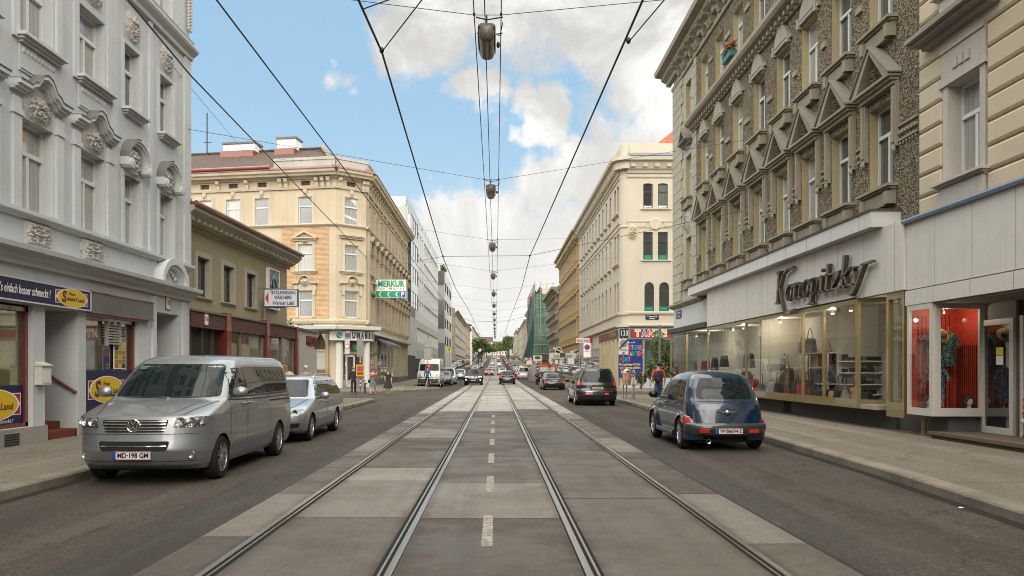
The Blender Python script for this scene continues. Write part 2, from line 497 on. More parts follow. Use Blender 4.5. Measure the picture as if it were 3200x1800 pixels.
zone(.87,2.22,[-8,0,4,9.6,15.2,20.5,25,31]+far[2:],pick([0,1,1,1,0,1,0]),mb)
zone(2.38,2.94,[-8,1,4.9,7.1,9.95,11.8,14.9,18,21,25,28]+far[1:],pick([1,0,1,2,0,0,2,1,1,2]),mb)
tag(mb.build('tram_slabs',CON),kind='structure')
mb=MB()
for k in range(len(YS)-2):
 a,b=YS[k],YS[k+1]
 if b<=640:mb.poly([(-2.93,a,gz(a)+.004),(2.97,a,gz(a)+.004),(2.97,b,gz(b)+.004),(-2.93,b,gz(b)+.004)])
tag(mb.build('tram_bed',M_JOINT),kind='structure')
def steel():
 m,nt,N,L,b=newmat('rail_steel')
 v=coords(nt,(6,.15,1))
 n_=nz(nt,v,2,4)
 L.new(mixc(nt,mapr(nt,n_,.35,.7),(.60,.565,.52),(.30,.27,.24)),b.inputs['Base Color'])
 setp(b,Metallic=1.0);L.new(mapr(nt,n_,.3,.7,.2,.42),b.inputs['Roughness'])
 return m
M_RAIL=steel();M_RUST=plaster('rail_flank',(.018,.014,.011),bscale=40)
rails=[(-2.33,-1,'left rail of the left tram track'),(-.90,1,'right rail of the left tram track'),(.79,-1,'left rail of the right tram track'),(2.30,1,'right rail of the right tram track')]
for X,s,lb in rails:
 t=thing('tram_rail','polished grooved steel rail, '+lb,'rail',(X,0,0),group='tram rails in the roadway')
 ys=[y for y in YS if-20<=y<=640]
 for nm,a,b_,h,m in(('rail_head',s*.008,s*.066,.016,M_RAIL),('rail_lip',-s*.048,-s*.026,.014,M_RAIL),('rail_filler',-s*.08,s*.10,.006,M_RUST)):
  mb=MB()
  x0,x1=X+min(a,b_),X+max(a,b_)
  for k in range(len(ys)-1):
   y0,y1=ys[k],ys[k+1];g0,g1=gz(y0),gz(y1)
   mb.quad((x0,y0,g0+h),(x1,y0,g0+h),(x1,y1,g1+h),(x0,y1,g1+h))
   if h>.01:
    mb.quad((x0,y0,g0),(x0,y0,g0+h),(x0,y1,g1+h),(x0,y1,g1))
    mb.quad((x1,y0,g0),(x1,y0,g0+h),(x1,y1,g1+h),(x1,y1,g1))
  mb.build(nm,m,t)
def road_paint():
 m,nt,N,L,b=newmat('road_paint')
 v=coords(nt)
 g=nz(nt,v,22,5,.7)
 L.new(mixc(nt,mapr(nt,g,.42,.6),(.34,.31,.25),(.14,.125,.1)),b.inputs['Base Color']);setp(b,Roughness=.7)
 return m
M_LINE=road_paint()
mb=MB()
for y0 in[3.9,6.98,10.08,13.18,16.25,19.35,22.4,25.5]:
 y1=y0+1.5
 mb.poly([(-.135,y0,.0125),(-.028,y0,.0125),(-.028,y1,.0125),(-.135,y1,.0125)])
tag(mb.build('lane_marking',M_LINE),kind='structure')
def kerbstone():
 m,nt,N,L,b=newmat('kerb_granite')
 v=coords(nt)
 g=nz(nt,v,70,4,.7);p=nz(nt,v,1.4,4)
 col=mixc(nt,mapr(nt,p,.35,.7),(.26,.225,.175),(.15,.13,.10))
 col=mixc(nt,math_(nt,'MULTIPLY',mapr(nt,g,.4,.65),.4),col,(.07,.065,.06))
 L.new(col,b.inputs['Base Color']);setp(b,Roughness=.85);bump(nt,b,g,.3,.01)
 return m
M_KERB=kerbstone()
M_KERBSHADE=plaster('kerb_foot_shade',(.028,.024,.019),dark=.5,grain=.5,bscale=40)  # shade of the kerb face put into a dark colour
def offset(line,d):
 out=[]
 for k in range(len(line)):
  a=Vector(line[max(k-1,0)]);b=Vector(line[min(k+1,len(line)-1)])
  t=(b-a).normalized();n=Vector((-t.y,t.x))
  out.append((line[k][0]+n.x*d,line[k][1]+n.y*d))
 return out
def pavement(line,back,side,slope=0.0,h=.13,stone=1.4):
 """line = kerb edge; back = outline along the house fronts; side=+1 when the pavement lies left of the line's direction"""
 inner=offset(line,side*.30)
 mb=MB()
 def hz(p,d=0):return gz(p[1])+h+d
 n=len(inner)
 for k in range(n-1):
  a,b=inner[k],inner[k+1];c,d=back[k+1],back[k]
  mb.poly([(a[0],a[1],hz(a)),(b[0],b[1],hz(b)),(c[0],c[1],hz(c,slope)),(d[0],d[1],hz(d,slope))])
 tag(mb.build('pavement',M_PAVE),kind='structure')
 mb=MB()
 rr=random.Random(len(line))
 for k in range(len(line)-1):
  a,b=Vector(line[k]),Vector(line[k+1]);ia,ib=Vector(inner[k]),Vector(inner[k+1])
  ln=(b-a).length;m=max(1,round(ln/stone))
  for q in range(m):
   g0=q/m+.008/ln;g1=(q+1)/m-.008/ln
   p=[a.lerp(b,g0),a.lerp(b,g1),ia.lerp(ib,g1),ia.lerp(ib,g0)]
   j=rr.uniform(-.004,.006)
   z=[gz(v_.y)+h+.006+j for v_ in p]
   bt=[mb.P((v_.x,v_.y,gz(v_.y)-.05))for v_ in p]
   bev=[a.lerp(b,g0).lerp(ia.lerp(ib,g0),.06),a.lerp(b,g1).lerp(ia.lerp(ib,g1),.06)]
   s0=[mb.P((p[0].x,p[0].y,z[0]-.025)),mb.P((p[1].x,p[1].y,z[1]-.025))]
   tp=[mb.P((bev[0].x,bev[0].y,z[0])),mb.P((bev[1].x,bev[1].y,z[1])),mb.P((p[2].x,p[2].y,z[2])),mb.P((p[3].x,p[3].y,z[3]))]
   mb.face(tp);mb.face([s0[0],s0[1],tp[1],tp[0]]);mb.face([bt[0],bt[1],s0[1],s0[0]])
   mb.face([bt[1],bt[2],tp[2],tp[1],s0[1]]);mb.face([bt[3],bt[0],s0[0],tp[0],tp[3]]);mb.face([bt[2],bt[3],tp[3],tp[2]])
 tag(mb.build('kerb',M_KERB),kind='structure')
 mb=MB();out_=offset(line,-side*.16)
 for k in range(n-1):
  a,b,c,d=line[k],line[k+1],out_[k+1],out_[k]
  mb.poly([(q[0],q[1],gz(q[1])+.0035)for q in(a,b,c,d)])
 tag(mb.build('gutter',M_KERBSHADE),kind='structure')  # dark strip painted along the kerb foot in place of shade
def arc(cx,cy,r,a0,a1,n=6):return[(cx+r*math.cos(R(a0+(a1-a0)*k/n)),cy+r*math.sin(R(a0+(a1-a0)*k/n)))for k in range(n+1)]
ln=[(-6.2,-20),(-6.2,0),(-6.22,12),(-6.2,25),(-6.15,37.4)]+arc(-7.65,37.9,1.5,0,90)+[(-12,39.4),(-40,39.4)]
bk=[(-9.62,-20),(-9.62,0),(-9.62,12),(-9.85,25),(-9.25,36)]+[(-9.25,38.0)]*3+[(-9.3,38.72)]*4+[(-12,38.72),(-40,38.72)]
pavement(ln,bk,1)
ln=[(4.9,-20),(5.15,4),(5.63,8),(5.94,11.8),(6.18,17.3),(6.22,25),(6.2,41)]+arc(7.7,43.2,1.5,180,90)+[(12,44.7),(40,44.7)]
bk=[(10.35,-20),(10.35,4),(10.35,8),(10.35,11.8),(10.35,17.3),(10.35,25),(10.2,41.5)]+[(10.2,41.8)]*3+[(10.2,42.15)]*4+[(12,42.15),(40,42.15)]
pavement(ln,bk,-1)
ln=[(-40,53.6),(-22,53.2),(-12,52.6),(-8.5,53.4),(-6.6,55.6),(-5.0,58.8),(-4.5,61.4),(-4.9,63.6),(-6.4,65),(-7.6,65.6),(-7.6,90),(-7.6,140),(-7.6,200),(-7.4,280),(-7.4,400),(-7.4,520),(-7.4,640)]
bk=[(-40,58.5),(-22,56.2),(-12,54.55),(-11.4,54.6),(-10.4,55.3),(-9.7,56),(-9.62,59),(-9.62,62),(-9.62,64),(-9.62,66),(-9.62,90),(-9.62,140),(-9.62,200),(-9.62,280),(-9.62,400),(-9.62,520),(-9.62,640)]
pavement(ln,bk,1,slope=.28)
ln=[(40,52.6),(14,52.6)]+arc(7.7,54.1,1.5,270,180)+[(6.2,64),(6.2,90),(6.2,140),(6.2,200),(6.2,280),(6.4,400),(6.4,520),(6.4,640)]
bk=[(40,60.1),(14,60.1)]+[(11,60.1)]*3+[(10.2,60.3)]*4+[(10.05,64),(10.05,90),(10.05,140),(10.05,200),(10.05,280),(10.05,400),(10.05,520),(10.05,640)]
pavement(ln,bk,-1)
mb=MB();mb.box(5.12,5.5,6.75,7.15,.002,.012)
for k in range(6):mb.box(5.15+k*.06,5.17+k*.06,6.8,7.1,.012,.02)
tag(mb.build('drain_grate',flat('cast_iron',(.05,.047,.043),.6,.6)),'small rusty iron drain grate by the right kerb','drain')
def wall(mb,fr,x0,x1,z0,z1,ops=(),depth=.25,rev=None,y=0.0):
 """a wall sheet with openings (xa, xb, za, zb[, arch rise]) and their reveals"""
 rev=rev or mb
 xs=sorted({x0,x1}|{min(max(v,x0),x1)for o in ops for v in o[:2]})
 zs=sorted({z0,z1}|{min(max(v,z0),z1)for o in ops for v in o[2:4]})
 P=lambda x,yy,z:fr.p(x,yy,z)
 for i in range(len(xs)-1):
  for j in range(len(zs)-1):
   cx,cz=(xs[i]+xs[i+1])/2,(zs[j]+zs[j+1])/2
   if any(o[0]<cx<o[1]and o[2]<cz<o[3]for o in ops):continue
   mb.quad(P(xs[i],y,zs[j]),P(xs[i+1],y,zs[j]),P(xs[i+1],y,zs[j+1]),P(xs[i],y,zs[j+1]))
 if rev is mb:mb.cur=1
 for o in ops:
  a,b,c,d=o[:4];rise=o[4]if len(o)>4 else 0
  sp=d-rise
  rev.quad(P(a,y,c),P(a,y+depth,c),P(a,y+depth,sp),P(a,y,sp))
  rev.quad(P(b,y,c),P(b,y+depth,c),P(b,y+depth,sp),P(b,y,sp))
  rev.quad(P(a,y,c),P(b,y,c),P(b,y+depth,c),P(a,y+depth,c))
  if not rise:
   rev.quad(P(a,y,d),P(b,y,d),P(b,y+depth,d),P(a,y+depth,d))
  else:
   m=(a+b)/2;n=8
   pts=[(m-(b-a)/2*math.cos(math.pi*k/n),sp+rise*math.sin(math.pi*k/n))for k in range(n+1)]
   for k in range(n):
    p,q=pts[k],pts[k+1]
    if rev is mb:mb.cur=0
    mb.quad(P(p[0],y,p[1]),P(q[0],y,q[1]),P(q[0],y,d),P(p[0],y,d))
    if rev is mb:mb.cur=1
    rev.quad(P(p[0],y,p[1]),P(q[0],y,q[1]),P(q[0],y+depth,q[1]),P(p[0],y+depth,p[1]))
 mb.cur=0
_WIN={}
def winmesh(style,w,h,fm,gm,rise=0.0):
 key=(style,round(w,3),round(h,3),fm.name,gm.name,round(rise,2))
 if key in _WIN:return _WIN[key]
 f=MB();g=MB();e=.055
 x=w/2
 if rise:
  n=10;sp=h-rise
  arcp=[(-x*math.cos(math.pi*k/n),sp+rise*math.sin(math.pi*k/n))for k in range(n+1)]
  inn=[(p[0]*(1-e/x),sp+(p[1]-sp)*(1-e/max(rise,.1)))for p in arcp]
  for k in range(n):
   a,b,c,d=arcp[k],arcp[k+1],inn[k+1],inn[k]
   f.prism([a,b,c,d],-.05,.05)
  f.box(-x,-x+e,-.05,.05,0,sp);f.box(x-e,x,-.05,.05,0,sp);f.box(-x+e,x-e,-.05,.05,0,e)
  zt=h*.66
  f.box(-x+e,x-e,-.06,.05,zt-.04,zt+.04)
  g.poly([(-x+.02,0,.02),(x-.02,0,.02)]+[(p[0]*.98,0,p[1]-.01)for p in arcp[::-1]])
 else:
  f.box(-x,-x+e,-.05,.05,0,h);f.box(x-e,x,-.05,.05,0,h)
  f.box(-x+e,x-e,-.05,.05,0,e);f.box(-x+e,x-e,-.05,.05,h-e,h)
  if style in('cross','tee'):
   zt=h*.66
   f.box(-x+e,x-e,-.075,.05,zt-.045,zt+.045)
   if style=='cross':
    f.box(-.045,.045,-.065,.05,e,zt-.045)
  elif style=='pair':f.box(-.03,.03,-.055,.05,e,h-e)
  elif style=='triple':
   for q in(-1/6,1/6):f.box(q*w-.025,q*w+.025,-.055,.05,e,h-e)
  g.quad((-x+.02,0,.02),(x-.02,0,.02),(x-.02,0,h-.02),(-x+.02,0,h-.02))
 r=(f.mesh('window_frame',fm),g.mesh('window_pane',gm,normals=False))
 _WIN[key]=r;return r
def windows(parent,fr,ops,style,fm,gm,depth=.25):
 for o in ops:
  rise=o[4]if len(o)>4 else 0
  a,b=winmesh(style,o[1]-o[0]-.01,o[3]-o[2]-.01,fm,gm,rise)
  w_=place(link('window',a),fr.at((o[0]+o[1])/2,depth-.03,o[2]+.005),parent)
  p_=link('pane',b);p_.parent=w_;KIDS.setdefault(w_.name,[]).append(p_)
_ORN={}
def orn(key,fn,mat,smooth=None):
 if key not in _ORN:
  mb=MB();fn(mb);_ORN[key]=mb.mesh(key.split('/')[0],mat,smooth)
 return _ORN[key]
def put(name,key,fn,mat,fr,x,z,parent,y=0.0,smooth=None):
 return place(link(name,orn(key,fn,mat,smooth)),fr.at(x,y,z),parent)
def hood_path(path,t,out,cap=.05):
 def fn(mb):
  for k in range(len(path)-1):
   (xa,za),(xb,zb)=path[k],path[k+1]
   for(o,lo,hi)in((out,t*.55,t),(out*.72,t*.25,t*.55),(out*.45,0,t*.25)):
    mb.prism([(xa,za+lo),(xb,zb+lo),(xb,zb+hi),(xa,za+hi)],-o,.0)
 return fn
def relief(wd,ht,seed,amp=.09,nu=26,nv=26,oval=True):
 """carved stucco: scrolls and leaves pressed out of a panel"""
 def fn(mb):
  def h(s,t):
   x,z=(s-.5)*2,(t-.5)*2
   r=math.hypot(x,z)
   m=max(0,1-r**2.6)if oval else min(1,7*min(s,1-s,t,1-t))
   p=Vector((abs(x)*2.6+seed,z*2.6,seed*1.7))
   q=noise.noise(p*1.1)*2.2
   a=abs(math.sin(r*7+math.atan2(z,abs(x)+.01)*2.4+q*2))
   v=.5*a+.5*abs(noise.noise(p*2.4))*2
   return m*(.25+v)*amp
  mb.grid(lambda s,t:((s-.5)*wd,-.006-h(s,t),(t-.5)*ht),nu,nv)
 return fn
def shell(r):
 def fn(mb):
  def pt(s,t):
   a=math.pi*(1.15*s-.075);q=t
   f=(.05+.035*math.cos(a*20))*q*(1.2-q)*2.2
   return(-math.cos(a)*r*q,-.02-f,math.sin(a)*r*q*1.05-.25*r)
  mb.grid(pt,48,7)
  mb.sphere((0,-.06,-.25*r),r*.2,.06,r*.2,10,8)
 return fn
def tri_ped(w,h,out):
 def fn(mb):
  x=w/2
  for o,z0,z1,e in((out,-.07,0,0),(out*.75,-.14,-.07,.05),(out*.5,-.24,-.14,.1)):mb.box(-x+e,x-e,-o,0,z0,z1)
  t=.11
  for s in(-1,1):
   mb.prism([(s*x,0),(s*(x-.26),0),(0,h-t*1.3),(0,h)],-out,0)
  mb.prism([(-x+.24,0),(x-.24,0),(0,h-.15)],-.06,0)
 return fn
def console(w,h,out):
 def fn(mb):
  x=w/2
  pts=[(0,0),(out*.35,0),(out*.5,h*.25),(out*.55,h*.55),(out,h*.72),(out,h),(0,h)]
  mb.mould([(p[0],p[1]-h)for p in pts],-x,x)
  mb.box(-x-.025,x+.025,-out-.03,0,-.06,0)
 return fn
def slab(w,out,h,br=True):
 def fn(mb):
  x=w/2
  mb.box(-x,x,-out,0,-h*.4,0);mb.box(-x+.05,x-.05,-out*.7,0,-h*.7,-h*.4);mb.box(-x+.1,x-.1,-out*.45,0,-h,-h*.7)
 return fn
def surround(w,h,t,out):
 def fn(mb):
  x=w/2
  mb.box(-x-t,-x,-out,0,0,h);mb.box(x,x+t,-out,0,0,h);mb.box(-x-t,x+t,-out,0,h,h+t)
 return fn
def shellbox(mb,fr,x0,x1,z0,z1,back,left=True,right=True,top=True):
 """the sides, back and lid that close a house behind its front"""
 P=fr.p
 if left:mb.quad(P(x0,0,z0),P(x0,back,z0),P(x0,back,z1),P(x0,0,z1))
 if right:mb.quad(P(x1,0,z0),P(x1,back,z0),P(x1,back,z1),P(x1,0,z1))
 mb.quad(P(x0,back,z0),P(x1,back,z0),P(x1,back,z1),P(x0,back,z1))
 if top:mb.quad(P(x0,0,z1),P(x1,0,z1),P(x1,back,z1),P(x0,back,z1))
def run(fr,prof,x0,x1,mb):
 m=MB(fr.m);m.mould(prof,x0,x1)
 k=len(mb.v);mb.v+=m.v;mb.f+=[tuple(i+k for i in f)for f in m.f];mb.mi+=[mb.cur]*len(m.f)
def cornice(z,out,h):
 return[(0,z-h),(out*.25,z-h),(out*.3,z-h*.75),(out*.55,z-h*.6),(out*.6,z-h*.38),(out*.95,z-h*.3),(out,z-h*.05),(out,z),(0,z+.02)]
def slope(name,a,b,c,d,mat,parent,t=.06):
 """roof plane a-b along the eaves, d-c along the ridge; its own frame so tiles run level"""
 a,b,c,d=map(Vector,(a,b,c,d))
 x=(b-a).normalized();n=x.cross(d-a).normalized()
 if n.z<0:n=-n
 y=n.cross(x)
 m=Matrix(((x.x,y.x,n.x,a.x),(x.y,y.y,n.y,a.y),(x.z,y.z,n.z,a.z),(0,0,0,1)))
 mi=m.inverted()
 mb=MB()
 q=[mi@p for p in(a,b,c,d)]
 lo=[mb.P((p.x,p.y,-t))for p in q];hi=[mb.P((p.x,p.y,0))for p in q]
 mb.face(hi);mb.face(lo[::-1])
 for k in range(4):mb.face([lo[k],lo[(k+1)%4],hi[(k+1)%4],hi[k]])
 o=link(name,mb.mesh(name,mat),parent)
 o.rotation_mode='QUATERNION'
 o.location=a;o.rotation_quaternion=m.to_3x3().to_quaternion()
 if parent is not None:o.matrix_parent_inverse=(Matrix.Translation(parent.location)@parent.rotation_euler.to_matrix().to_4x4()).inverted()
 return o
def tiles(name,c1,c2,row=.17,colw=.2):
 m,nt,N,L,b=newmat(name)
 v=coords(nt)
 br=N.new('ShaderNodeTexBrick');L.new(v,br.inputs['Vector'])
 br.inputs['Scale'].default_value=1;br.inputs['Brick Width'].default_value=colw;br.inputs['Row Height'].default_value=row
 br.inputs['Mortar Size'].default_value=.016;br.inputs['Mortar Smooth'].default_value=.3
 br.inputs['Color1'].default_value=(*c1,1);br.inputs['Color2'].default_value=(*c2,1);br.inputs['Mortar'].default_value=(.03,.02,.018,1)
 p=mapr(nt,nz(nt,v,.7,6,.65),.35,.7)
 L.new(mixc(nt,math_(nt,'MULTIPLY',p,.5),br.outputs[0],tuple(x*.5 for x in c1)),b.inputs['Base Color'])
 setp(b,Roughness=.85);bump(nt,b,math_(nt,'SUBTRACT',1.0,br.outputs['Fac']),.9,.03)
 return m
def bricks(name,c1,c2,mortar,bw=.25,rh=.075,ms=.009):
 m,nt,N,L,b=newmat(name)
 sx=N.new('ShaderNodeSeparateXYZ');L.new(coords(nt),sx.inputs[0]);cb=N.new('ShaderNodeCombineXYZ')
 L.new(sx.outputs[0],cb.inputs[0]);L.new(sx.outputs[2],cb.inputs[1])
 br=N.new('ShaderNodeTexBrick');L.new(cb.outputs[0],br.inputs['Vector'])
 br.inputs['Scale'].default_value=1;br.inputs['Brick Width'].default_value=bw;br.inputs['Row Height'].default_value=rh
 br.inputs['Mortar Size'].default_value=ms
 br.inputs['Color1'].default_value=(*c1,1);br.inputs['Color2'].default_value=(*c2,1);br.inputs['Mortar'].default_value=(*mortar,1)
 p=mapr(nt,nz(nt,coords(nt),1.2,5,.6),.4,.7)
 L.new(mixc(nt,math_(nt,'MULTIPLY',p,.3),br.outputs[0],tuple(x*.6 for x in c1)),b.inputs['Base Color'])
 setp(b,Roughness=.85);bump(nt,b,math_(nt,'SUBTRACT',1.0,br.outputs['Fac']),.5,.01)
 return m
WHITE=flat('window_white',(.62,.62,.6),.4)
GLASS=paneglass('window_glass')
# --- LEFT: grey stucco house at the near left
GREY=plaster('grey_render',(.515,.535,.54),dark=.84,streak=.24,grain=.25,bscale=90,bstr=.15)
GREYT=plaster('grey_stucco_trim',(.545,.56,.56),dark=.8,streak=.25,grain=.15)
STONE=plaster('stucco_relief',(.50,.48,.44),dark=.6,streak=.35,grain=.3,bscale=40)
CAPZ=plaster('weathered_sheet_metal',(.17,.165,.155),dark=.6,streak=.4)
PLINTH=plaster('plinth_stone',(.33,.31,.28),dark=.6,streak=.45,bscale=30)
REDWOOD=paint('dark_red_wood',(.13,.022,.018),rough=.45)
REDTILE=plaster('red_step_tile',(.16,.045,.028),dark=.6)
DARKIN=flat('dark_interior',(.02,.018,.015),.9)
ZT=17.5
f1=Frame((-9.6,0,0),(1,0,0))
B1=thing('stucco_house','pale grey stuccoed house with shell hoods over its windows and a snack shop below','house',(-9.6,8,0))
wideC=[9.45,11.55,13.62,15.75,17.9];nar=[19.86,21.92]
rows=[(4.9,6.78),(8.42,10.12),(11.95,13.7),(14.9,16.4)]
ops=[]
for za,zb in rows:
 ops+=[(c-.57,c+.57,za,zb)for c in wideC]+[(c-.44,c+.44,za,zb)for c in nar]
shop=[(8.5,15.6,.47,2.98),(16.02,17.3,.0,2.98),(17.62,20.2,.47,2.93),(21.2,22.78,.0,3.28)]
mb=MB();rv=MB()
wall(mb,f1,7,23.57,0,ZT,ops+shop,.3)
for a,b,c,d in(shop[1],shop[3]):
 rv=MB();wall(rv,f1,a,b,0,d,(),y=1.3 if a<20 else .9);rv.quad(f1 .p(a,.3,0),f1 .p(a,1.3,0),f1 .p(a,1.3,d),f1 .p(a,.3,d));rv.quad(f1 .p(b,.3,0),f1 .p(b,1.3,0),f1 .p(b,1.3,d),f1 .p(b,.3,d));rv.quad(f1 .p(a,.3,d),f1 .p(b,.3,d),f1 .p(b,1.3,d),f1 .p(a,1.3,d));rv.build('entrance_niche',GREYT,B1,weld=True)
shellbox(mb,f1,7,23.57,0,ZT,10)
mb.build('wall',[GREY,GREYT],B1,weld=True)
windows(B1,f1,ops,'cross',WHITE,GLASS,.3)
mb=MB()
run(f1,cornice(4.12,.42,.36),7,23.62,mb);run(f1,[(0,4.72),(.06,4.72),(.1,4.78),(.17,4.8),(.17,4.88),(0,4.9)],7,23.6,mb)
run(f1,[(0,11.3),(.1,11.3),(.12,11.4),(.26,11.5),(.3,11.56),(.3,11.62),(0,11.66)],7,23.6,mb);run(f1,[(0,11.78),(.1,11.78),(.16,11.86),(0,11.88)],7,23.6,mb)
mb.build('cornice',GREYT,B1)
mb=MB(f1 .m)
for a,b in((23.1,23.57),(18.75,19.0),(20.75,20.95)):
 mb.box(a,b,-.06,0,4.9,11.3)
for c in wideC:
 for s in(-1,1):
  mb.box(c+s*.74-.13,c+s*.74+.13,-.07,0,4.9,7.1);mb.box(c+s*.74-.1,c+s*.74+.1,-.05,0,8.3,11.3)
  mb.box(c+s*.74-.16,c+s*.74+.16,-.1,0,6.75,6.86)
for c in nar:
 for s in(-1,1):mb.box(c+s*.53-.06,c+s*.53+.06,-.035,0,4.9,6.8);mb.box(c+s*.53-.06,c+s*.53+.06,-.035,0,8.35,10.2)
mb.box(20.95,21.15,-.07,0,0,3.7);mb.box(22.95,23.2,-.07,0,0,3.7)
mb.build('pilasters',GREYT,B1)
HOODP=[(-1.02,7.22),(-.6,7.22),(-.5,7.3),(-.36,7.34),(-.18,7.55),(0,7.6),(.18,7.55),(.36,7.34),(.5,7.3),(.6,7.22),(1.02,7.22)]
for c in wideC:
 put('window_hood','window_hood/grey',hood_path([(a*.9,b-7.22)for a,b in HOODP],.19,.24),GREYT,f1,c,7.22,B1)
 put('hood_capping','hood_capping/grey',lambda m:[m.prism([(a*.9,b-7.22+.192),(a2*.9,b2-7.22+.192),(a2*.9,b2-7.22+.21),(a*.9,b-7.22+.21)],-.26,0)for(a,b),(a2,b2)in zip(HOODP,HOODP[1:])],CAPZ,f1,c,7.22,B1)
 put('shell_ornament','shell_ornament/grey',lambda m:(relief(1.0,.62,2.7,.13,40,28)(m),shell(.3)(m)),STONE,f1,c,7.08,B1,smooth=60)
 put('window_sill','window_sill/grey',slab(1.5,.24,.17),GREYT,f1,c,8.42,B1)
 put('apron_panel','apron_panel/grey',lambda m:(m.box(-.62,.62,-.03,0,-.55,0),[m.sphere((-.5+k*.125,-.03,-.12),.05,.035,.06,8,6)for k in range(9)],m.box(-.6,.6,-.05,-.03,-.5,-.46)),GREYT,f1,c,8.24,B1)
 put('relief_panel','relief_panel/grey',relief(.95,.52,3.1,.1,34,22,False),STONE,f1,c,4.45,B1,smooth=50)
 put('relief_panel','relief_upper/grey',relief(.9,.5,5.2,.1),STONE,f1,c,10.55,B1,smooth=50)
for c in nar:
 arcp=[(-.52*math.cos(math.pi*k/12),.1+.5*math.sin(math.pi*k/12))for k in range(13)]
 def archhood(m):
  for(a,b)in zip(arcp,arcp[1:]):
   for(r0,r1,o)in((1.0,1.12,.2),(1.12,1.22,.24),(.88,1.0,.14)):
    sc=lambda p,r:(p[0]*r,.1+(p[1]-.1)*r)
    m.prism([sc(a,r0),sc(b,r0),sc(b,r1),sc(a,r1)],-o,0)
  for s in(-1,1):
   m.box(s*.52-.13,s*.52+.13,-.24,0,-.08,.12)
   m.lathe([(.02,-.3),(.13,-.28),(.13,-.02),(.05,0)],(s*.52,0,-.02),'y',14)
 put('window_hood','arched_hood/grey',archhood,GREYT,f1,c,6.98,B1)
 put('garland','garland/grey',relief(1.0,.8,8.4,.15,34,30),STONE,f1,c,7.1,B1,smooth=50)
 put('hood_capping','arch_cap/grey',lambda m:[m.prism([(a[0]*1.222,.1+(a[1]-.1)*1.222),(b[0]*1.222,.1+(b[1]-.1)*1.222),(b[0]*1.25,.1+(b[1]-.1)*1.25),(a[0]*1.25,.1+(a[1]-.1)*1.25)],-.26,0)for a,b in zip(arcp[:7],arcp[1:7])],CAPZ,f1,c,6.98,B1)
 put('window_sill','window_sill/narrow',slab(1.15,.24,.17),GREYT,f1,c,8.42,B1)
 put('cartouche','cartouche/grey',relief(.86,.84,1.3,.13,34,34),STONE,f1,c,10.68,B1,smooth=50)
 put('relief_panel','relief_small/grey',lambda m:(m.box(-.5,-.3,-.03,0,-.1,.1),m.box(.3,.5,-.03,0,-.1,.1),m.box(-.3,.3,-.03,0,.02,.1),m.box(-.12,.12,-.04,0,-.12,.02)),GREYT,f1,c-2.0*(c<20)+.0,4.5,B1)
mb=MB(f1 .m)
for q in(23.28,23.46):
 for k in range(14):mb.sphere((q,-.09,12.2+k*.1),.05,.05,.06,8,6)
mb.build('festoon',STONE,B1,smooth=60)
def doorhood(m):
 for k in range(14):
  a0,a1=math.pi*k/14,math.pi*(k+1)/14
  for r0,r1,o in((.62,.74,.2),(.74,.9,.28)):
   m.prism([(-r0*math.cos(a0),r0*.78*math.sin(a0)),(-r0*math.cos(a1),r0*.78*math.sin(a1)),(-r1*math.cos(a1),r1*.85*math.sin(a1)),(-r1*math.cos(a0),r1*.85*math.sin(a0))],-o,0)
 for k in range(7):m.sphere((-.42+k*.14,-.05,.22+.22*math.sin(math.pi*k/6)),.085,.05,.085,8,6)
put('door_hood','door_hood/grey',doorhood,GREYT,f1,21.98,4.12,B1)
def shopmat(name,c1=(.05,.045,.03),c2=(.12,.10,.03)):
 m,nt,N,L,b=newmat(name)
 v=coords(nt)
 p=mapr(nt,nz(nt,coords(nt,(1,1,.5)),1.3,5,.6),.4,.65)
 L.new(mixc(nt,p,c1,c2),b.inputs['Base Color']);setp(b,Roughness=.03,Specular_IOR_Level=1.0,Coat_Weight=1,Coat_IOR=1.7)
 b.inputs['Coat Roughness'].default_value=.01
 return m
SHOPG=shopmat('shop_glass_olive',(.035,.035,.028),(.13,.125,.05));SHOPG2=shopmat('shop_glass_dim',(.03,.024,.018),(.09,.06,.035))
NAVY=flat('navy_foil',(.020,.014,.062),.45,spec=.3)
mb=MB(f1 .m)
for a,b in((8.5,15.6),(17.62,20.2)):
 for(p,q,r_,s)in((a,a+.08,.47,2.96),(b-.09,b,.47,2.96),(a,b,.47,.56),(a,b,2.84,2.93)):mb.box(p,q,.10,.2,r_,s)
mb.build('shop_window_frame',REDWOOD,B1)
for(a,b,g)in((8.58,15.51,SHOPG),(17.7,20.11,SHOPG2)):
 mb=MB(f1 .m);mb.quad((a,.18,.56),(b,.18,.56),(b,.18,2.84),(a,.18,2.84));mb.build('shop_pane',g,B1)
for a,b,t in((8.58,15.51,1.33),(17.7,20.11,1.62)):
 mb=MB(f1 .m);mb.box(a,b,.15,.175,.56,t);mb.build('navy_panel',NAVY,B1)
mb=MB(f1 .m)
mb.box(7,16.02,-.06,0,0,.47);mb.box(17.3,20.95,-.06,0,0,.5)
mb.build('plinth',PLINTH,B1)
mb=MB(f1 .m)
for z in range(6):mb.box(14.6,15.05,-.075,-.06,.1+z*.05,.125+z*.05)
mb.build('plinth_vent',DARKIN,B1)
mb=MB(f1 .m)
for k,(d,h)in enumerate(((.02,.3),(.42,.47),(.82,.64))):mb.box(16.03,17.29,d,1.3,.13 if k==0 else .3,h)
mb.build('entrance_steps',REDTILE,B1)
mb=MB(f1 .m);mb.box(16.05,17.28,1.2,1.28,.64,2.9);mb.box(16.03,16.12,.25,.34,.3,2.95);mb.build('shop_door',REDWOOD,B1)
mb=MB(f1 .m);mb.tube([(17.24,.02,1.12),(17.24,.9,1.68)],.035);mb.tube([(17.24,.1,1.17),(17.3,.1,1.1)],.02);mb.tube([(17.24,.8,1.62),(17.3,.8,1.55)],.02)
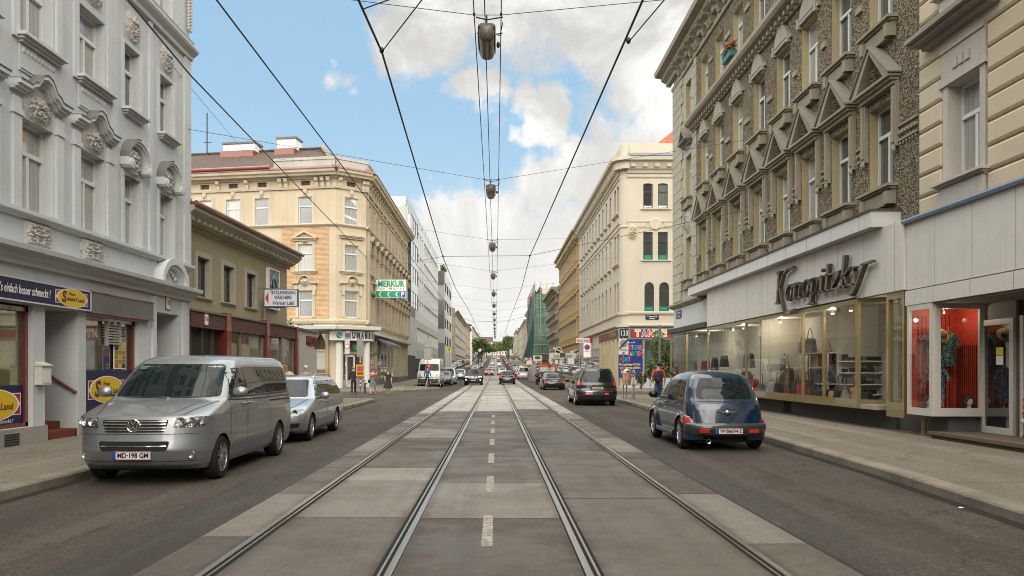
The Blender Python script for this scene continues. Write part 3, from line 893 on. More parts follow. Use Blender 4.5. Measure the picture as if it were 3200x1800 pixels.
mb.build('handrail',REDWOOD,B1)
mb=MB(f1 .m);mb.box(21.22,22.76,.8,.88,0,3.2);mb.build('house_door',paint('grey_green_door',(.10,.12,.115),rough=.4),B1)
GREYBOARD=plaster('grey_board',(.17,.165,.15),dark=.7,streak=.4)
mb=MB(f1 .m);mb.box(17.57,20.75,-.16,0,3.01,3.46);mb.build('blank_fascia_board',GREYBOARD,B1)
mb=MB(f1 .m);mb.box(17.57,20.77,-.175,0,2.98,3.01);mb.box(17.57,20.77,-.175,0,3.46,3.49);mb.build('fascia_edge',REDWOOD,B1)
mb=MB(f1 .m)
for k in range(8):mb.box(18.75,19.32,.06,.12,2.28+k*.068,2.32+k*.068)
for p in(18.72,19.32):mb.box(p,p+.04,.05,.14,2.24,2.86)
mb.build('ventilation_louvre',flat('louvre_grey',(.34,.32,.29),.6),B1)
mb=MB(f1 .m);mb.box(20.25,20.92,-.12,0,.7,1.75);mb.box(20.22,20.95,-.14,0,1.75,1.79);mb.box(20.35,20.82,-.135,-.12,.8,1.68)
tag(mb.build('meter_cabinet',GREYT),'grey meter cabinet on the wall behind the silver van','cabinet')
CREAM_L=flat('lettering_cream',(.62,.58,.5),.5);YELL=flat('sign_yellow',(.62,.40,.012),.4);REDS=flat('sign_red',(.30,.012,.016),.4)
SIGNW=flat('sign_white',(.7,.69,.66),.4);DKRED=flat('lettering_dark_red',(.10,.012,.012),.5);BLACK=flat('black_paint',(.012,.012,.013),.4)
def lozenge(fr,x,z,w,h,y,parent,big=True,lower='Schnitz\'l Land'):
 """white bordered red and yellow oval shop emblem"""
 g=fr.at(x,y,z)
 mb=MB(g.m);mb.box(-w/2,w/2,-.006,0,-h*.36,h*.36);mb.build('emblem_border',SIGNW,parent)
 for s in(-1,1):
  mb=MB(g.m);mb.box(s*w*.32-w*.165,s*w*.32+w*.165,-.009,-.006,h*.06,h*.33);mb.box(s*w*.32-w*.165,s*w*.32+w*.165,-.009,-.006,-h*.33,-h*.06)
  mb.build('emblem_flag',REDS,parent)
 ell=lambda k,n=36:[(k*w*.445*math.cos(2*math.pi*q/n),k*h*.5*math.sin(2*math.pi*q/n))for q in range(n)]
 mb=MB(g.m);mb.prism(ell(1.05),-.012,-.009);mb.build('emblem_rim',SIGNW,parent)
 mb=MB(g.m);mb.prism(ell(.98),-.016,-.012);mb.build('emblem_oval',YELL,parent)
 text('lettering','S',g,-w*.27,-.018,0,parent,DKRED,size=h*.85,depth=.002,bold=.01*w,shear=.15)
 text('lettering',lower[1:],g,w*.08,-.018,-h*.07,parent,DKRED,size=h*.3,depth=.002,width=w*.55,shear=.2,bold=.003)
 text('lettering','Wiener',g,-w*.02,-.018,h*.22,parent,DKRED,size=h*.22,depth=.002,width=w*.2,shear=.1,bold=.001)
S1=thing('shop_sign','long navy signboard reading einfach besser schmeckt with a yellow oval emblem','sign',(-9.45,13,3.2))
mb=MB(f1 .m);mb.box(7,17.53,-.15,0,3.03,3.44);mb.build('board',NAVY,S1)
mb=MB(f1 .m);mb.box(7,17.55,-.165,0,3.0,3.03);mb.box(7,17.55,-.165,0,3.44,3.47);mb.box(17.53,17.56,-.165,0,3.0,3.47);mb.build('board_edge',GREYT,S1)
g=f1 .at(0,-.155,0)
text('lettering',"Wo's einfach besser schmeckt !",g,15.02,0,3.235,S1,SIGNW,size=.25,depth=.002,width=1.85,shear=.18,bold=.002)
lozenge(f1,16.78,3.235,1.28,.4,-.15,S1)
S2=thing('window_emblem','large yellow oval emblem on the navy foil of the left shop window','sign',(-9.75,14.3,.9),group='shop window emblems')
lozenge(f1,14.5,.95,1.85,.62,.148,S2)
text('lettering','besser schmeckt !',f1 .at(0,.147,0),14.75,0,.615,S2,SIGNW,size=.12,depth=.001,shear=.2)
S3=thing('window_emblem','yellow oval emblem on navy foil half hidden by the silver van','sign',(-9.75,18.7,1.1),group='shop window emblems')
lozenge(f1,18.85,1.15,1.75,.64,.148,S3)
t=thing('mailbox','small white wall mailbox with pitched lid by the snack shop entrance','mailbox',(-9.5,15.8,1.35))
mb=MB(f1 .m);mb.box(15.66,15.98,-.16,0,1.33,1.72);mb.build('body',flat('mailbox_white',(.55,.53,.48),.45),t)
mb=MB(f1 .m);mb.mould([(0,1.72),(.19,1.72),(.19,1.74),(0,1.81)],15.64,16.0);mb.build('lid',flat('mailbox_white',(.55,.53,.48),.45),t)
mb=MB(f1 .m);mb.box(15.71,15.93,-.168,-.16,1.36,1.64);mb.build('door',flat('mailbox_door',(.6,.58,.53),.45),t)
t=thing('menu_poster','tall menu poster of small food pictures in the snack shop window','poster',(-9.75,19.5,1.9))
mb=MB(f1 .m);mb.box(19.15,19.75,.12,.14,1.66,2.48);mb.build('sheet',SIGNW,t)
fm=[flat('poster_%d'%k,c,.5)for k,c in enumerate(((.5,.33,.02),(.3,.13,.03),(.015,.015,.06),(.45,.4,.3),(.25,.2,.03)))]
mb=MB(f1 .m);rr=random.Random(3)
for i in range(3):
 for j in range(7):
  mb.cur=rr.choice([0,1,2,3,4,0,1]);mb.box(19.18+i*.19,19.35+i*.19,.114,.12,1.69+j*.112,1.79+j*.112)
mb.build('pictures',fm,t)
def numberplate_house(fr,x,z,n,label,blue=False):
 t=thing('house_number',label,'house number',tuple(fr.p(x,0,z)))
 mb=MB(fr.m);mb.prism(rpoly([(x-.16,z-.2),(x+.16,z-.2),(x+.16,z+.2),(x-.16,z+.2)],.05),-.02,0);mb.build('rim',REDS if not blue else NAVY,t)
 mb=MB(fr.m);mb.prism(rpoly([(x-.13,z-.17),(x+.13,z-.17),(x+.13,z+.17),(x-.13,z+.17)],.04),-.024,-.02);mb.build('face',SIGNW,t)
 text('number',n,fr,x,-.026,z+.02,t,BLACK,size=.2,depth=.001,width=.2,bold=.004)
numberplate_house(f1,22.0,3.58,'118','enamel house number 118 with red rim on the grey house')
# --- LEFT: low tan house with the brown shopfront
TAN=plaster('tan_render',(.33,.275,.18),dark=.78,streak=.22,grain=.35,bscale=55,bstr=.4)
TANT=plaster('pale_trim',(.40,.37,.30),dark=.75,streak=.25)
BROWNT=tiles('roof_tiles_brown',(.115,.06,.045),(.085,.05,.04));GUTTER=paint('red_gutter',(.21,.045,.03),rough=.4)
f2=FAB((-10.0,23.6),(-9.5,34.2))
B2=thing('low_house','low tan two-storey house with dark shop glazing and brown clad fascia','house',(-9.8,28,0))
LEN2=(Vector((-9.5,34.2))-Vector((-10.0,23.6))).length
wpx=[(607,659,775,930),(689,735,799,948),(762,803,818,957)]
ops=[]
for a,b,c,d in wpx:
 xa,za=px(f2,a,c);xb,zb=px(f2,b,d)
 ops.append((xa+.17,xb-.17,4.08,5.42))
mb=MB();wall(mb,f2,-.0,LEN2,0,6.5,ops,.22);shellbox(mb,f2,0,LEN2,0,6.5,9)
mb.build('wall',[TAN,TANT],B2,weld=True)
DKFR=paint('dark_window_frame',(.035,.025,.02),rough=.4);GLASSD=paneglass('dim_glass',(.025,.022,.018),(.2,.18,.15),.4)
windows(B2,f2,ops,'single',DKFR,GLASSD,.22)
for o in ops:
 put('window_surround','window_surround/tan',surround(o[1]-o[0],o[3]-o[2],.17,.05),TANT,f2,(o[0]+o[1])/2,o[2],B2)
 put('window_sill','window_sill/tan',slab(o[1]-o[0]+.4,.1,.1),TANT,f2,(o[0]+o[1])/2,o[2],B2)
mb=MB();run(f2,[(0,6.2),(.05,6.2),(.08,6.34),(.2,6.36),(.55,6.62),(.6,6.66),(.6,6.8),(0,6.85)],-.1,LEN2+.3,mb);mb.build('cornice',TANT,B2)
mb=MB(f2 .m)
for k in range(24):mb.box(.15+k*.44,.33+k*.44,-.42,0,6.38,6.5)
for k in range(88):mb.box(.05+k*.12,.12+k*.12,-.09,0,6.22,6.32)
mb.build('dentils',plaster('dentil_stone',(.36,.32,.24),streak=.3),B2)
mb=MB(f2 .m);mb.tube([(-.1,-.66,6.86),(LEN2+.3,-.66,6.86)],.075,10);mb.build('gutter',GUTTER,B2)
P=f2 .p
slope('roof',P(-.1,-.6,6.86),P(LEN2+.3,-.6,6.86),P(LEN2+.3,4.5,9.2),P(-.1,4.5,9.2),BROWNT,B2)
mb=MB(f2 .m)
for k in range(28):mb.box(k*.39,k*.39+.1,-.25,-.1,6.98,7.1)
mb.build('snow_guard',CAPZ,B2)
BRCLAD=bricks('brown_shingle',(.12,.05,.036),(.09,.04,.03),(.03,.018,.014),.9,.085,.012)
MAROON=paint('maroon_post',(.115,.012,.012),rough=.35)
f2s=FAB((-9.56,23.62),(-9.02,34.2));LS=10.6
mb=MB();
m_=MB();m_.box(0,LS,0,.5,3.0,3.5)
place(link('fascia_cladding',m_.mesh('fascia_cladding',BRCLAD)),f2s,B2)
mb=MB(f2s.m);mb.box(-.02,LS+.02,-.05,.6,3.5,3.56);mb.build('fascia_flashing',CAPZ,B2)
mb=MB(f2s.m)
for a,b in((2.6,3.0),(6.55,6.9),(10.35,10.6)):mb.box(a,b,-.06,.3,0,3.52 if a>10 else 3.62)
mb.build('post',MAROON,B2)
SHOPG3=shopmat('shop_glass_grey',(.03,.03,.027),(.16,.15,.12))
mb=MB(f2s.m);mb.quad((3.0,.12,.4),(6.55,.12,.4),(6.55,.12,3.0),(3.0,.12,3.0));mb.build('shop_pane',SHOPG3,B2)
mb=MB(f2s.m);mb.quad((6.9,.12,.4),(10.35,.12,.4),(10.35,.12,3.0),(6.9,.12,3.0));mb.build('shop_pane',SHOPG3,B2)
mb=MB(f2s.m)
for x in(3.0,4.1,6.4,6.9,8.6,10.2):mb.box(x,x+.07,.06,.14,.4,3.0)
mb.box(3.0,6.55,.0,.3,0,.4);mb.box(6.9,10.35,0,.3,0,.4)
mb.build('shop_window_frame',plaster('shop_frame_tan',(.2,.17,.13)),B2)
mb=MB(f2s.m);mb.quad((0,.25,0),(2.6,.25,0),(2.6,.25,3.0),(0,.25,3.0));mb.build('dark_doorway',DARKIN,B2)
mb=MB(f2s.m)
for x in(.25,1.1,1.9):mb.box(x,x+.07,.15,.25,0,3.0)
mb.build('door_frame',flat('door_brown',(.06,.035,.02),.5),B2)
numberplate_house(f2s,1.05,3.28,'116','enamel house number 116 on brown cladding beside the grey house')
xa,za=px(f2,832,971,.06);xb,zb=px(f2,872,838,.06)
t=thing('mosaic_panel','framed panel of red and turquoise tiles with a black arch on the tan wall','picture',tuple(f2 .p(xa,0,za)))
g=f2 .at((xa+xb)/2,0,4.25);hw,hh=.62,1.62
mb=MB(g.m)
mb.box(-hw,hw,-.1,-.05,0,hh);mb.build('backing',flat('tile_grey',(.16,.3,.32),.5),t)
mb=MB(g.m)
for a in((-hw-.05,-hw,0,hh),(hw,hw+.05,0,hh),(-hw-.05,hw+.05,-.05,0),(-hw-.05,hw+.05,hh,hh+.05)):mb.box(a[0],a[1],-.14,0,a[2],a[3])
mb.build('frame',SIGNW,t)
mb=MB(g.m);rr=random.Random(5)
for i in range(5):
 for j in range(10):
  mb.cur=rr.choice([0,1,1,0,2]);mb.box(-hw+i*.25,-hw+i*.25+.235,-.108,-.1,j*.162,j*.162+.15)
mb.build('tiles',[flat('tile_red',(.25,.035,.03),.4),flat('tile_turq',(.10,.27,.29),.4),flat('tile_pale',(.3,.4,.4),.4)],t)
mb=MB(g.m)
pts=[(-.22,-.115,.3),(-.24,-.115,.9)]+[(-.24*math.cos(math.pi*k/8),-.115,.95+.28*math.sin(math.pi*k/8))for k in range(9)]+[(.24,-.115,.5)]
mb.tube(pts,.035,6);mb.box(-.24,-.02,-.115,-.108,.2,.85);mb.build('black_arch',BLACK,t)
fs=Frame((-9.28,30.4,0),(0,-1,0))
xa,za=px(fs,823,959);xb,zb=px(fs,932,903)
t=thing('projecting_sign','white projecting sign reading Textilreinigung Wascherei with a red arrow','sign',tuple(fs.p(xa,0,za)))
cx_,cz_=(xa+xb)/2,(za+zb)/2;hw,hh=(xb-xa)/2-.02,(zb-za)/2
BLUEF=paint('sign_blue_frame',(.035,.065,.2),rough=.4);BLUEL=flat('lettering_navy',(.012,.018,.09),.5)
mb=MB(fs.m);mb.box(cx_-hw,cx_+hw,.0,.2,cz_-hh,cz_+hh);mb.build('box',BLUEF,t)
mb=MB(fs.m);mb.box(cx_-hw+.03,cx_+hw-.03,-.01,.0,cz_-hh+.03,cz_+hh-.03);mb.build('face',flat('sign_milk',(.62,.64,.66),.35),t)
mb=MB(fs.m);mb.prism([(cx_-hw+.06,cz_),(cx_-hw+.19,cz_+.26),(cx_-hw+.19,cz_-.26)],-.016,-.01);mb.build('arrow',flat('arrow_red',(.5,.01,.02),.5),t)
text('lettering','TEXTILREINIGUNG',fs,cx_+.09,-.014,cz_+.21,t,BLUEL,size=.2,depth=.002,width=1.02,bold=.006)
text('lettering','W\u00c4SCHEREI',fs,cx_+.09,-.014,cz_+.01,t,BLUEL,size=.2,depth=.002,width=.7,bold=.006)
text('lettering','Werner Lebl',fs,cx_+.09,-.014,cz_-.21,t,BLUEL,size=.22,depth=.002,width=.88,bold=.004,shear=.22)
mb=MB(fs.m)
for z in(cz_-hh-.02,cz_+hh+.02):mb.bar((cx_-hw-.55,.1,z),(cx_+hw*.2,.1,z),.03)
mb.bar((cx_-hw-.02,.1,cz_-hh-.03),(cx_-hw-.02,.1,cz_+hh+.03),.03);mb.build('bracket',flat('iron_grey',(.16,.16,.16),.5,.4),t)
mb=MB(f2 .m);mb.tube([(7.55,-.07,3.5),(7.55,-.07,4.55)],.05,10);mb.build('conduit_pipe',TANT,B2)
WBRICK=bricks('whitewashed_brick',(.46,.43,.36),(.42,.39,.33),(.33,.3,.25),.25,.085,.008)
fa=FAB((-9.2,34.22),(-9.2,38.7))
B3=thing('brick_annex','one-storey annex of whitewashed brick at the street corner','annex',(-9.2,36.5,0))
m_=MB();m_.box(0,4.48,0,5,0,3.5);place(link('wall',m_.mesh('wall',WBRICK)),fa,B3)
mb=MB(fa.m);mb.box(-.1,4.6,-.1,5.1,3.5,3.58);mb.build('roof_edge',CAPZ,B3)
t=thing('letter_sign','dark red raised letters on the whitewashed brick annex','sign',(-9.15,37.5,3.0))
text('lettering','PRESTIJ',fa,3.25,-.03,3.02,t,flat('letter_maroon',(.10,.012,.012),.5),size=.62,depth=.03,width=1.95,bold=.02)
# --- LEFT: corner house of the second-hand shop
CREAMH=plaster('cream_render_aged',(.50,.425,.31),dark=.8,streak=.25,grain=.2,bscale=40)
CREAMT=plaster('cream_trim_aged',(.55,.475,.36),dark=.74,streak=.4,bscale=30)
SOOT=plaster('sooty_render',(.42,.355,.26),dark=.62,streak=.5,bscale=30)
ORBRICK=bricks('orange_brick',(.43,.225,.095),(.34,.16,.062),(.52,.42,.28),.27,.09,.02)
ROOFR=tiles('roof_tiles_red_brown',(.105,.068,.052),(.078,.053,.042),.22,.25)
BARE=plaster('attic_sheet',(.42,.41,.37),streak=.5);REDM=paint('red_roof_metal',(.19,.045,.032),rough=.5)
A0,A1,A2,A3=(-22.7,56.1),(-11.55,54.3),(-9.6,55.8),(-9.6,81.7)
fF,fC,fS=FAB(A0,A1),FAB(A1,A2),FAB(A2,A3)
LF=(Vector(A1)-Vector(A0)).length;LC=(Vector(A2)-Vector(A1)).length;LSt=A3[1]-A2[1]
B4=thing('corner_house','cream and orange brick corner house with bracketed cornice and clothing shop','house',(-11,56,0))
ZC,ZA=15.95,16.8
colsF=[((932+977)/2,45),((796+841)/2,45),((708+749)/2,41),(640,40)]
xw=[px(fF,c,700)[0]for c,_ in colsF]
xw+=[xw[-1]-1.9*k for k in range(1,1)]
opsF=[]
for x in xw:opsF+=[(x-.53,x+.53,12.2,14.15),(x-.53,x+.53,8.82,10.7),(x-.53,x+.53,5.42,7.3)]
attic=[(x-.36,x+.36,15.0,15.35)for x in xw]
xc=px(fC,1098,700)[0]
opsC=[(xc-.55,xc+.55,12.2,14.15),(xc-.55,xc+.55,8.82,10.7),(xc-.55,xc+.55,5.42,7.3)]
xs=[1.5+2.38*k for k in range(11)]
opsS=[]
for x in xs:opsS+=[(x-.5,x+.5,12.2,14.1),(x-.5,x+.5,8.82,10.8),(x-.5,x+.5,5.5,7.4)]
mb=MB();rv=MB()
wall(mb,fF,-6,LF,.2,ZC,opsF+attic,.22);wall(mb,fC,0,LC,.2,ZC,opsC+[(xc-.36,xc+.36,15.0,15.35)],.22)
mb.build('wall',[CREAMH,CREAMT],B4,weld=True)
mb=MB();wall(mb,fS,0,LSt,.2,ZC,opsS,.25)
P=fS.p
mb.quad(P(LSt,0,0),P(LSt,12,0),P(LSt,12,ZC),P(LSt,0,ZC));mb.build('street_wall',[SOOT,CREAMT],B4,weld=True)
for f,o in((fF,opsF),(fC,opsC)):windows(B4,f,o,'tee',WHITE,paneglass('house_glass_pale',(.05,.06,.06),(.5,.52,.48),.65),.16)
windows(B4,fS,opsS,'tee',WHITE,GLASS,.22)
mb=MB(fF.m)
for x in xw:mb.quad((x-.36,.2,15.0),(x+.36,.2,15.0),(x+.36,.2,15.35),(x-.36,.2,15.35))
mb.m=fC.m;mb.quad((xc-.36,.2,15.0),(xc+.36,.2,15.0),(xc+.36,.2,15.35),(xc-.36,.2,15.35))
mb.build('attic_hatches',flat('hatch_brown',(.08,.05,.035),.7),B4)
mb=MB()
for f,l0,l1 in((fF,-6,LF+.2),(fC,-.15,LC+.15),(fS,-.2,LSt+.3)):
 run(f,[(0,15.45),(.12,15.45),(.16,15.55),(.55,15.6),(.6,15.72),(.75,15.8),(.8,15.98),(0,16.02)],l0,l1,mb)
 run(f,[(0,14.72),(.1,14.72),(.14,14.82),(0,14.86)],l0,l1,mb)
 run(f,[(0,12.0),(.1,12.02),(.2,12.12),(.2,12.18),(0,12.2)],l0,l1,mb)
 run(f,[(0,4.95),(.1,4.97),(.22,5.12),(.24,5.22),(0,5.28)],l0,l1,mb)
mb.build('cornice',CREAMT,B4)
br=console(.26,.78,.34)
for x in[LF-.5,LF-.95,LF-1.4,(xw[0]+xw[1])/2-.2,(xw[0]+xw[1])/2+.25,(xw[1]+xw[2])/2,(xw[2]+xw[3])/2]:put('cornice_bracket','cornice_bracket/h',br,CREAMT,fF,x,15.5,B4)
for x in(.25,LC-.3,LC-.02):put('cornice_bracket','cornice_bracket/h',br,CREAMT,fC,x,15.5,B4)
for k in range(24):put('cornice_bracket','cornice_bracket/h',br,CREAMT,fS,.4+k*1.06,15.5,B4)
xa,xb=px(fF,881,850)[0],px(fF,1028,850)[0]
hol=[o for o in opsF if xa<o[0]<xb]
m_=MB()
fr0=Frame((0,0,0),(0,-1,0))
wall(m_,fr0,xa,xb,5.3,11.98,[(o[0]-.01,o[1]+.01,o[2]-.01,o[3]+.01)for o in hol if o[2]<12],.02)
place(link('brick_field',m_.mesh('brick_field',ORBRICK)),fF.at(0,-.02,0),B4)
def baroque(m):
 pts=[(-.95,0),(-.5,0),(-.42,.1)]+[(-.42*math.cos(math.pi*k/10),.12+.42*math.sin(math.pi*k/10))for k in range(11)]+[(.42,.1),(.5,0),(.95,0)]
 hood_path(pts,.16,.3)(m);m.box(-.85,.85,-.1,0,-.42,0)
 for s in(-1,1):m.box(s*.68-.1,s*.68+.1,-.16,0,-.75,-.02)
for(f,xx)in((fF,xw),(fC,[xc])):
 for x in xx:
  put('window_hood','baroque_hood/h',baroque,CREAMT,f,x,7.78,B4)
  put('cartouche','cartouche/h',relief(.75,.6,2.2,.2,22,20),CREAMT,f,x,7.95,B4,y=-.1,smooth=50)
  put('window_surround','window_surround/h',surround(1.08,1.9,.2,.06),CREAMT,f,x,5.42,B4)
  put('window_surround','window_surround/h',surround(1.08,1.9,.2,.06),CREAMT,f,x,8.82,B4)
  put('window_sill','window_sill/h',slab(1.9,.22,.24),CREAMT,f,x,8.82,B4)
  put('keystone_mask','keystone_mask/h',lambda m:(m.box(-.15,.15,-.08,0,-.28,.28),m.sphere((0,-.1,0),.13,.1,.2,8,8),m.box(-.2,.2,-.12,0,.24,.32)),CREAMT,f,x,14.5,B4)
  put('window_surround','flat_surround/h',surround(1.08,1.98,.24,.03),CREAMT,f,x,12.2,B4)
for x in xw:put('window_pediment','window_pediment/h',tri_ped(1.95,.5,.3),CREAMT,fF,x,11.2,B4);put('cartouche','cartouche/h',relief(.75,.6,2.2,.2,22,20),CREAMT,fF,x,11.0,B4,smooth=50)
put('window_hood','flat_hood/h',slab(2.0,.32,.3),CREAMT,fC,xc,11.45,B4)
for x in xs:
 put('window_hood','street_hood/h',lambda m:(tri_ped(1.7,.45,.4)(m),[m.box(s*.7-.14,s*.7+.14,-.26,0,-.9,-.2)for s in(-1,1)]),SOOT,fS,x,11.3,B4)
 put('window_hood','street_hood_low/h',lambda m:(slab(1.75,.45,.3)(m),[m.box(s*.7-.16,s*.7+.16,-.34,0,-.8,-.25)for s in(-1,1)]),SOOT,fS,x,8.2,B4)
 put('window_sill','street_sill/h',lambda m:(slab(1.7,.3,.3)(m),[m.box(s*.6-.12,s*.6+.12,-.2,0,-.7,-.28)for s in(-1,1)]),SOOT,fS,x,8.8,B4)
mb=MB(fS.m)
for k in range(12):
 x=.35+2.38*k
 mb.box(x-.12,x+.12,-.22,0,5.3,11.9);mb.box(x-.12,x+.12,-.14,0,12.2,14.7)
mb.build('pilasters',SOOT,B4)
mb=MB();xp=px(fF,858,520)[0]
for f,l0,l1 in((fF,xp,LF),(fC,0,LC),(fS,0,LSt)):
 run(f,[(.15,16.35),(.15,16.8),(-.25,16.85),(-.25,16.35)],l0,l1,mb);run(f,[(.2,16.8),(.2,17.0),(-.3,17.0),(-.3,16.8)],l0,l1,mb)
mb.build('attic_parapet',BARE,B4)
mb=MB()
for f,l0,l1 in((fF,-6,LF+.3),(fC,-.3,LC+.3),(fS,-.3,LSt)):run(f,[(.85,15.99),(.85,16.05),(0,16.42),(0,16.1)],l0,l1,mb)
mb.build('cornice_roofing',REDM,B4)
mb=MB(fF.m);mb.tube([(-6,-.78,16.22),(xp,-.78,16.22)],.13,10);mb.build('gutter',REDM,B4)
p=fF.p
slope('roof',p(-6,-.5,16.15),p(LF-.2,.2,16.5),p(LF-3.2,5.4,19.25),p(-6,5.4,19.25),ROOFR,B4)
slope('roof',(A2[0]-.4,A2[1]+.6,16.6),(A3[0]-.4,A3[1],16.6),(A3[0]-5.5,A3[1],19.35),(A2[0]-5.3,A2[1]+4.6,19.35),ROOFR,B4)
slope('roof',p(LF-.2,.2,16.5),(A2[0]-.4,A2[1]+.6,16.6),p(LF-3.2,5.5,19.35),p(LF-3.4,5.4,19.25),ROOFR,B4)
mb=MB();mb.tube([p(LF-.2,.2,16.6),p(LF-3.2,5.4,19.4)],.17,8);mb.build('ridge_tiles',plaster('ridge_mortar',(.3,.24,.17),dark=.5),B4)
mb=MB();mb.tube([p(-6,5.4,19.3),p(LF-3.2,5.4,19.3)],.12,8);mb.build('ridge',ROOFR,B4)
for(a,b,z1,nm)in((698,806,441,'wide white chimney stack on the red brown roof'),(866,933,426,'narrow white chimney stack on the red brown roof')):
 ff=fF.at(0,4.6,0)
 xa_,_=px(ff,a,470);xb_,zt=px(ff,b,z1)
 mb=MB(ff.m);mb.box(xa_,xb_-.25,0,1.2,17.6,zt-.15);mb.build('chimney',flat('chimney_white',(.66,.64,.6),.8),B4)
 mb=MB(ff.m);mb.box(xa_-.08,xb_-.17,-.08,1.28,zt-.15,zt);mb.build('chimney_cap',CAPZ,B4)
 mb=MB(ff.m);mb.box(xa_-.05,xb_-.2,-.4,1.25,17.6,19.1);mb.build('chimney_flashing',REDM,B4)
t=thing('roof_aerial','thin iron aerial mast on the red brown roof','aerial',tuple(fF.at(0,5.2,0).p(px(fF.at(0,5.2,0),647,470)[0],0,19.6)))
g=fF.at(px(fF.at(0,5.2,0),647,470)[0],5.2,0)
mb=MB(g.m);mb.tube([(0,0,18.8),(0,0,22.6)],.05,6);mb.bar((-.3,0,20.2),(.4,0,20.15),.05);mb.build('mast',BLACK,t)
GOLD=paint('gold_brown_frame',(.27,.185,.06),rough=.4);SHOPW=plaster('shop_white',(.62,.61,.57),dark=.85,streak=.2)
f3=[(fF,LF-4.2,LF),(fC,0,LC),(fS,0,1.2)]
mb=MB()
for f,a,b in((fF,LF-5.0,LF+.5),(fC,-.4,LC+.55)):run(f,[(0,4.35),(1.25,4.5),(1.3,4.72),(1.25,4.74),(0,4.8)],a,b,mb)
run(fS,[(0,4.2),(.5,4.26),(.55,4.45),(0,4.5)],.8,LSt,mb)
mb.build('shop_canopy',SHOPW,B4)
SG=clearglass('shop_glass_clear');DIMIN=plaster('shop_inside_dim',(.05,.042,.03),dark=.4)
mb=MB()
for f,a,b in((fF,LF-5.0,LF-.55),(fC,.45,LC-.35),(fS,.3,4.6),(fS,4.9,13.8)):
 mb.quad(f.p(a,-.04,.9),f.p(b,-.04,.9),f.p(b,-.04,4.2),f.p(a,-.04,4.2))
mb.build('shop_pane',shopmat('shop_glass_corner',(.03,.026,.02),(.12,.10,.06)),B4)
mb=MB()
def bars(f,lst):
 m=MB(f.m)
 for q in lst:m.box(*q)
 k=len(mb.v);mb.v+=m.v;mb.f+=[tuple(i+k for i in f_)for f_ in m.f];mb.mi+=[0]*len(m.f)
bars(fF,[(LF-.75,LF-.5,-.14,0,.3,4.2),(LF-5,LF-.5,-.12,0,2.85,2.98)]);bars(fF,[(LF-5,LF-.5,-.12,0,.75,.9)])
bars(fC,[(.42,.55,-.12,0,.3,4.1),(.55,LC-.3,-.12,0,2.72,2.92),(LC-.42,LC-.3,-.12,0,.3,4.1)])
bars(fS,[(.25,.42,-.12,0,.7,4.1),(.25,4.6,-.12,0,2.8,2.95),(1.4,1.5,-.1,0,.7,4.1),(2.6,2.68,-.1,0,.7,4.1),(3.7,3.78,-.1,0,.7,4.1),(4.55,4.7,-.12,0,.7,4.1),(6.5,6.6,-.1,0,.7,4.1),(8.5,8.6,-.1,0,.7,4.1),(10.4,11.6,-.12,0,.9,3.9),(12.6,13.8,-.12,0,.9,3.9)])
mb.build('shop_window_frame',GOLD,B4)
mb=MB()
for f,a,b in((fS,.2,LSt),):
 m=MB(f.m);m.box(a,b,-.1,0,.2,.9);mb.v+=m.v;mb.f+=m.f;mb.mi+=[0]*len(m.f)
mb.build('shop_plinth',plaster('plinth_grey_green',(.13,.13,.12),dark=.6),B4)
mb=MB(fC.m)
for x in(.18,LC-.12):mb.lathe([(.26,.25),(.26,4.3)],(x,-.2,0),'z',20)
mb.build('white_column',SHOPW,B4,smooth=40)
mb=MB(fC.m)
for a in((.75,.85,.4,2.62),(1.35,1.45,.4,2.62),(.75,1.45,2.55,2.65),(.75,1.45,.38,.5)):mb.box(a[0],a[1],-.14,-.05,a[2],a[3])
mb.build('shop_door_frame',SHOPW,B4)
mb=MB(fF.m);mb.mould([(.0,4.3),(.05,4.3),(1.25,3.5),(1.25,3.1),(1.2,3.1),(1.2,3.45),(0,4.2)],LF-3.2,LF-1.15);mb.build('awning',flat('awning_grey',(.42,.43,.43),.8),B4)
mb=MB(fS.m);mb.mould([(.0,4.2),(.05,4.2),(1.35,3.62),(1.35,3.45),(1.28,3.45),(0,4.1)],3.2,10.3);mb.build('awning',flat('awning_dark',(.1,.1,.1),.8),B4)
mb=MB(fS.m);mb.box(6.4,10.4,-.1,-.05,2.9,4.1);mb.build('white_blind',flat('blind_white',(.55,.56,.56),.7),B4)
t=thing('shop_sign','curved white sign reading HUMANA with green globes over the corner shop','sign',tuple(fC.p(LC/2,-1,4.1)))
c0,c1=fF.p(LF-.3,-.55,0),fS.p(.35,-.5,0)
mid=fC.p(LC/2,-.85,0)
def bez(s):return c0*(1-s)**2+(mid*2-(c0+c1)/2)*2*s*(1-s)+c1*s**2
mb=MB();mb.grid(lambda s,q:(bez(s).x,bez(s).y,3.72+.7*q),24,1);mb.build('face',SIGNW,t)
mb=MB()
for z in(3.68,4.42):mb.tube([Vector((bez(k/24).x,bez(k/24).y,z))for k in range(25)],.04,6)
for s in(0,1):mb.tube([Vector((bez(s).x,bez(s).y,3.7)),Vector((bez(s).x,bez(s).y,4.42))],.04,6)
mb.build('rim',flat('sign_rim_maroon',(.12,.03,.035),.5),t)
GREENS=flat('globe_green',(.015,.22,.13),.4)
for k,ch in enumerate('HUMANA'):
 s=.34+k*.098
 q=bez(s);tn=(bez(s+.01)-bez(s-.01)).normalized();fr=Frame((q.x,q.y,0),(tn.y,-tn.x))
 text('lettering',ch,fr,0,-.03,4.07,t,BLACK,size=.62,depth=.01,width=.255 if ch!='M' else .3,bold=.03)
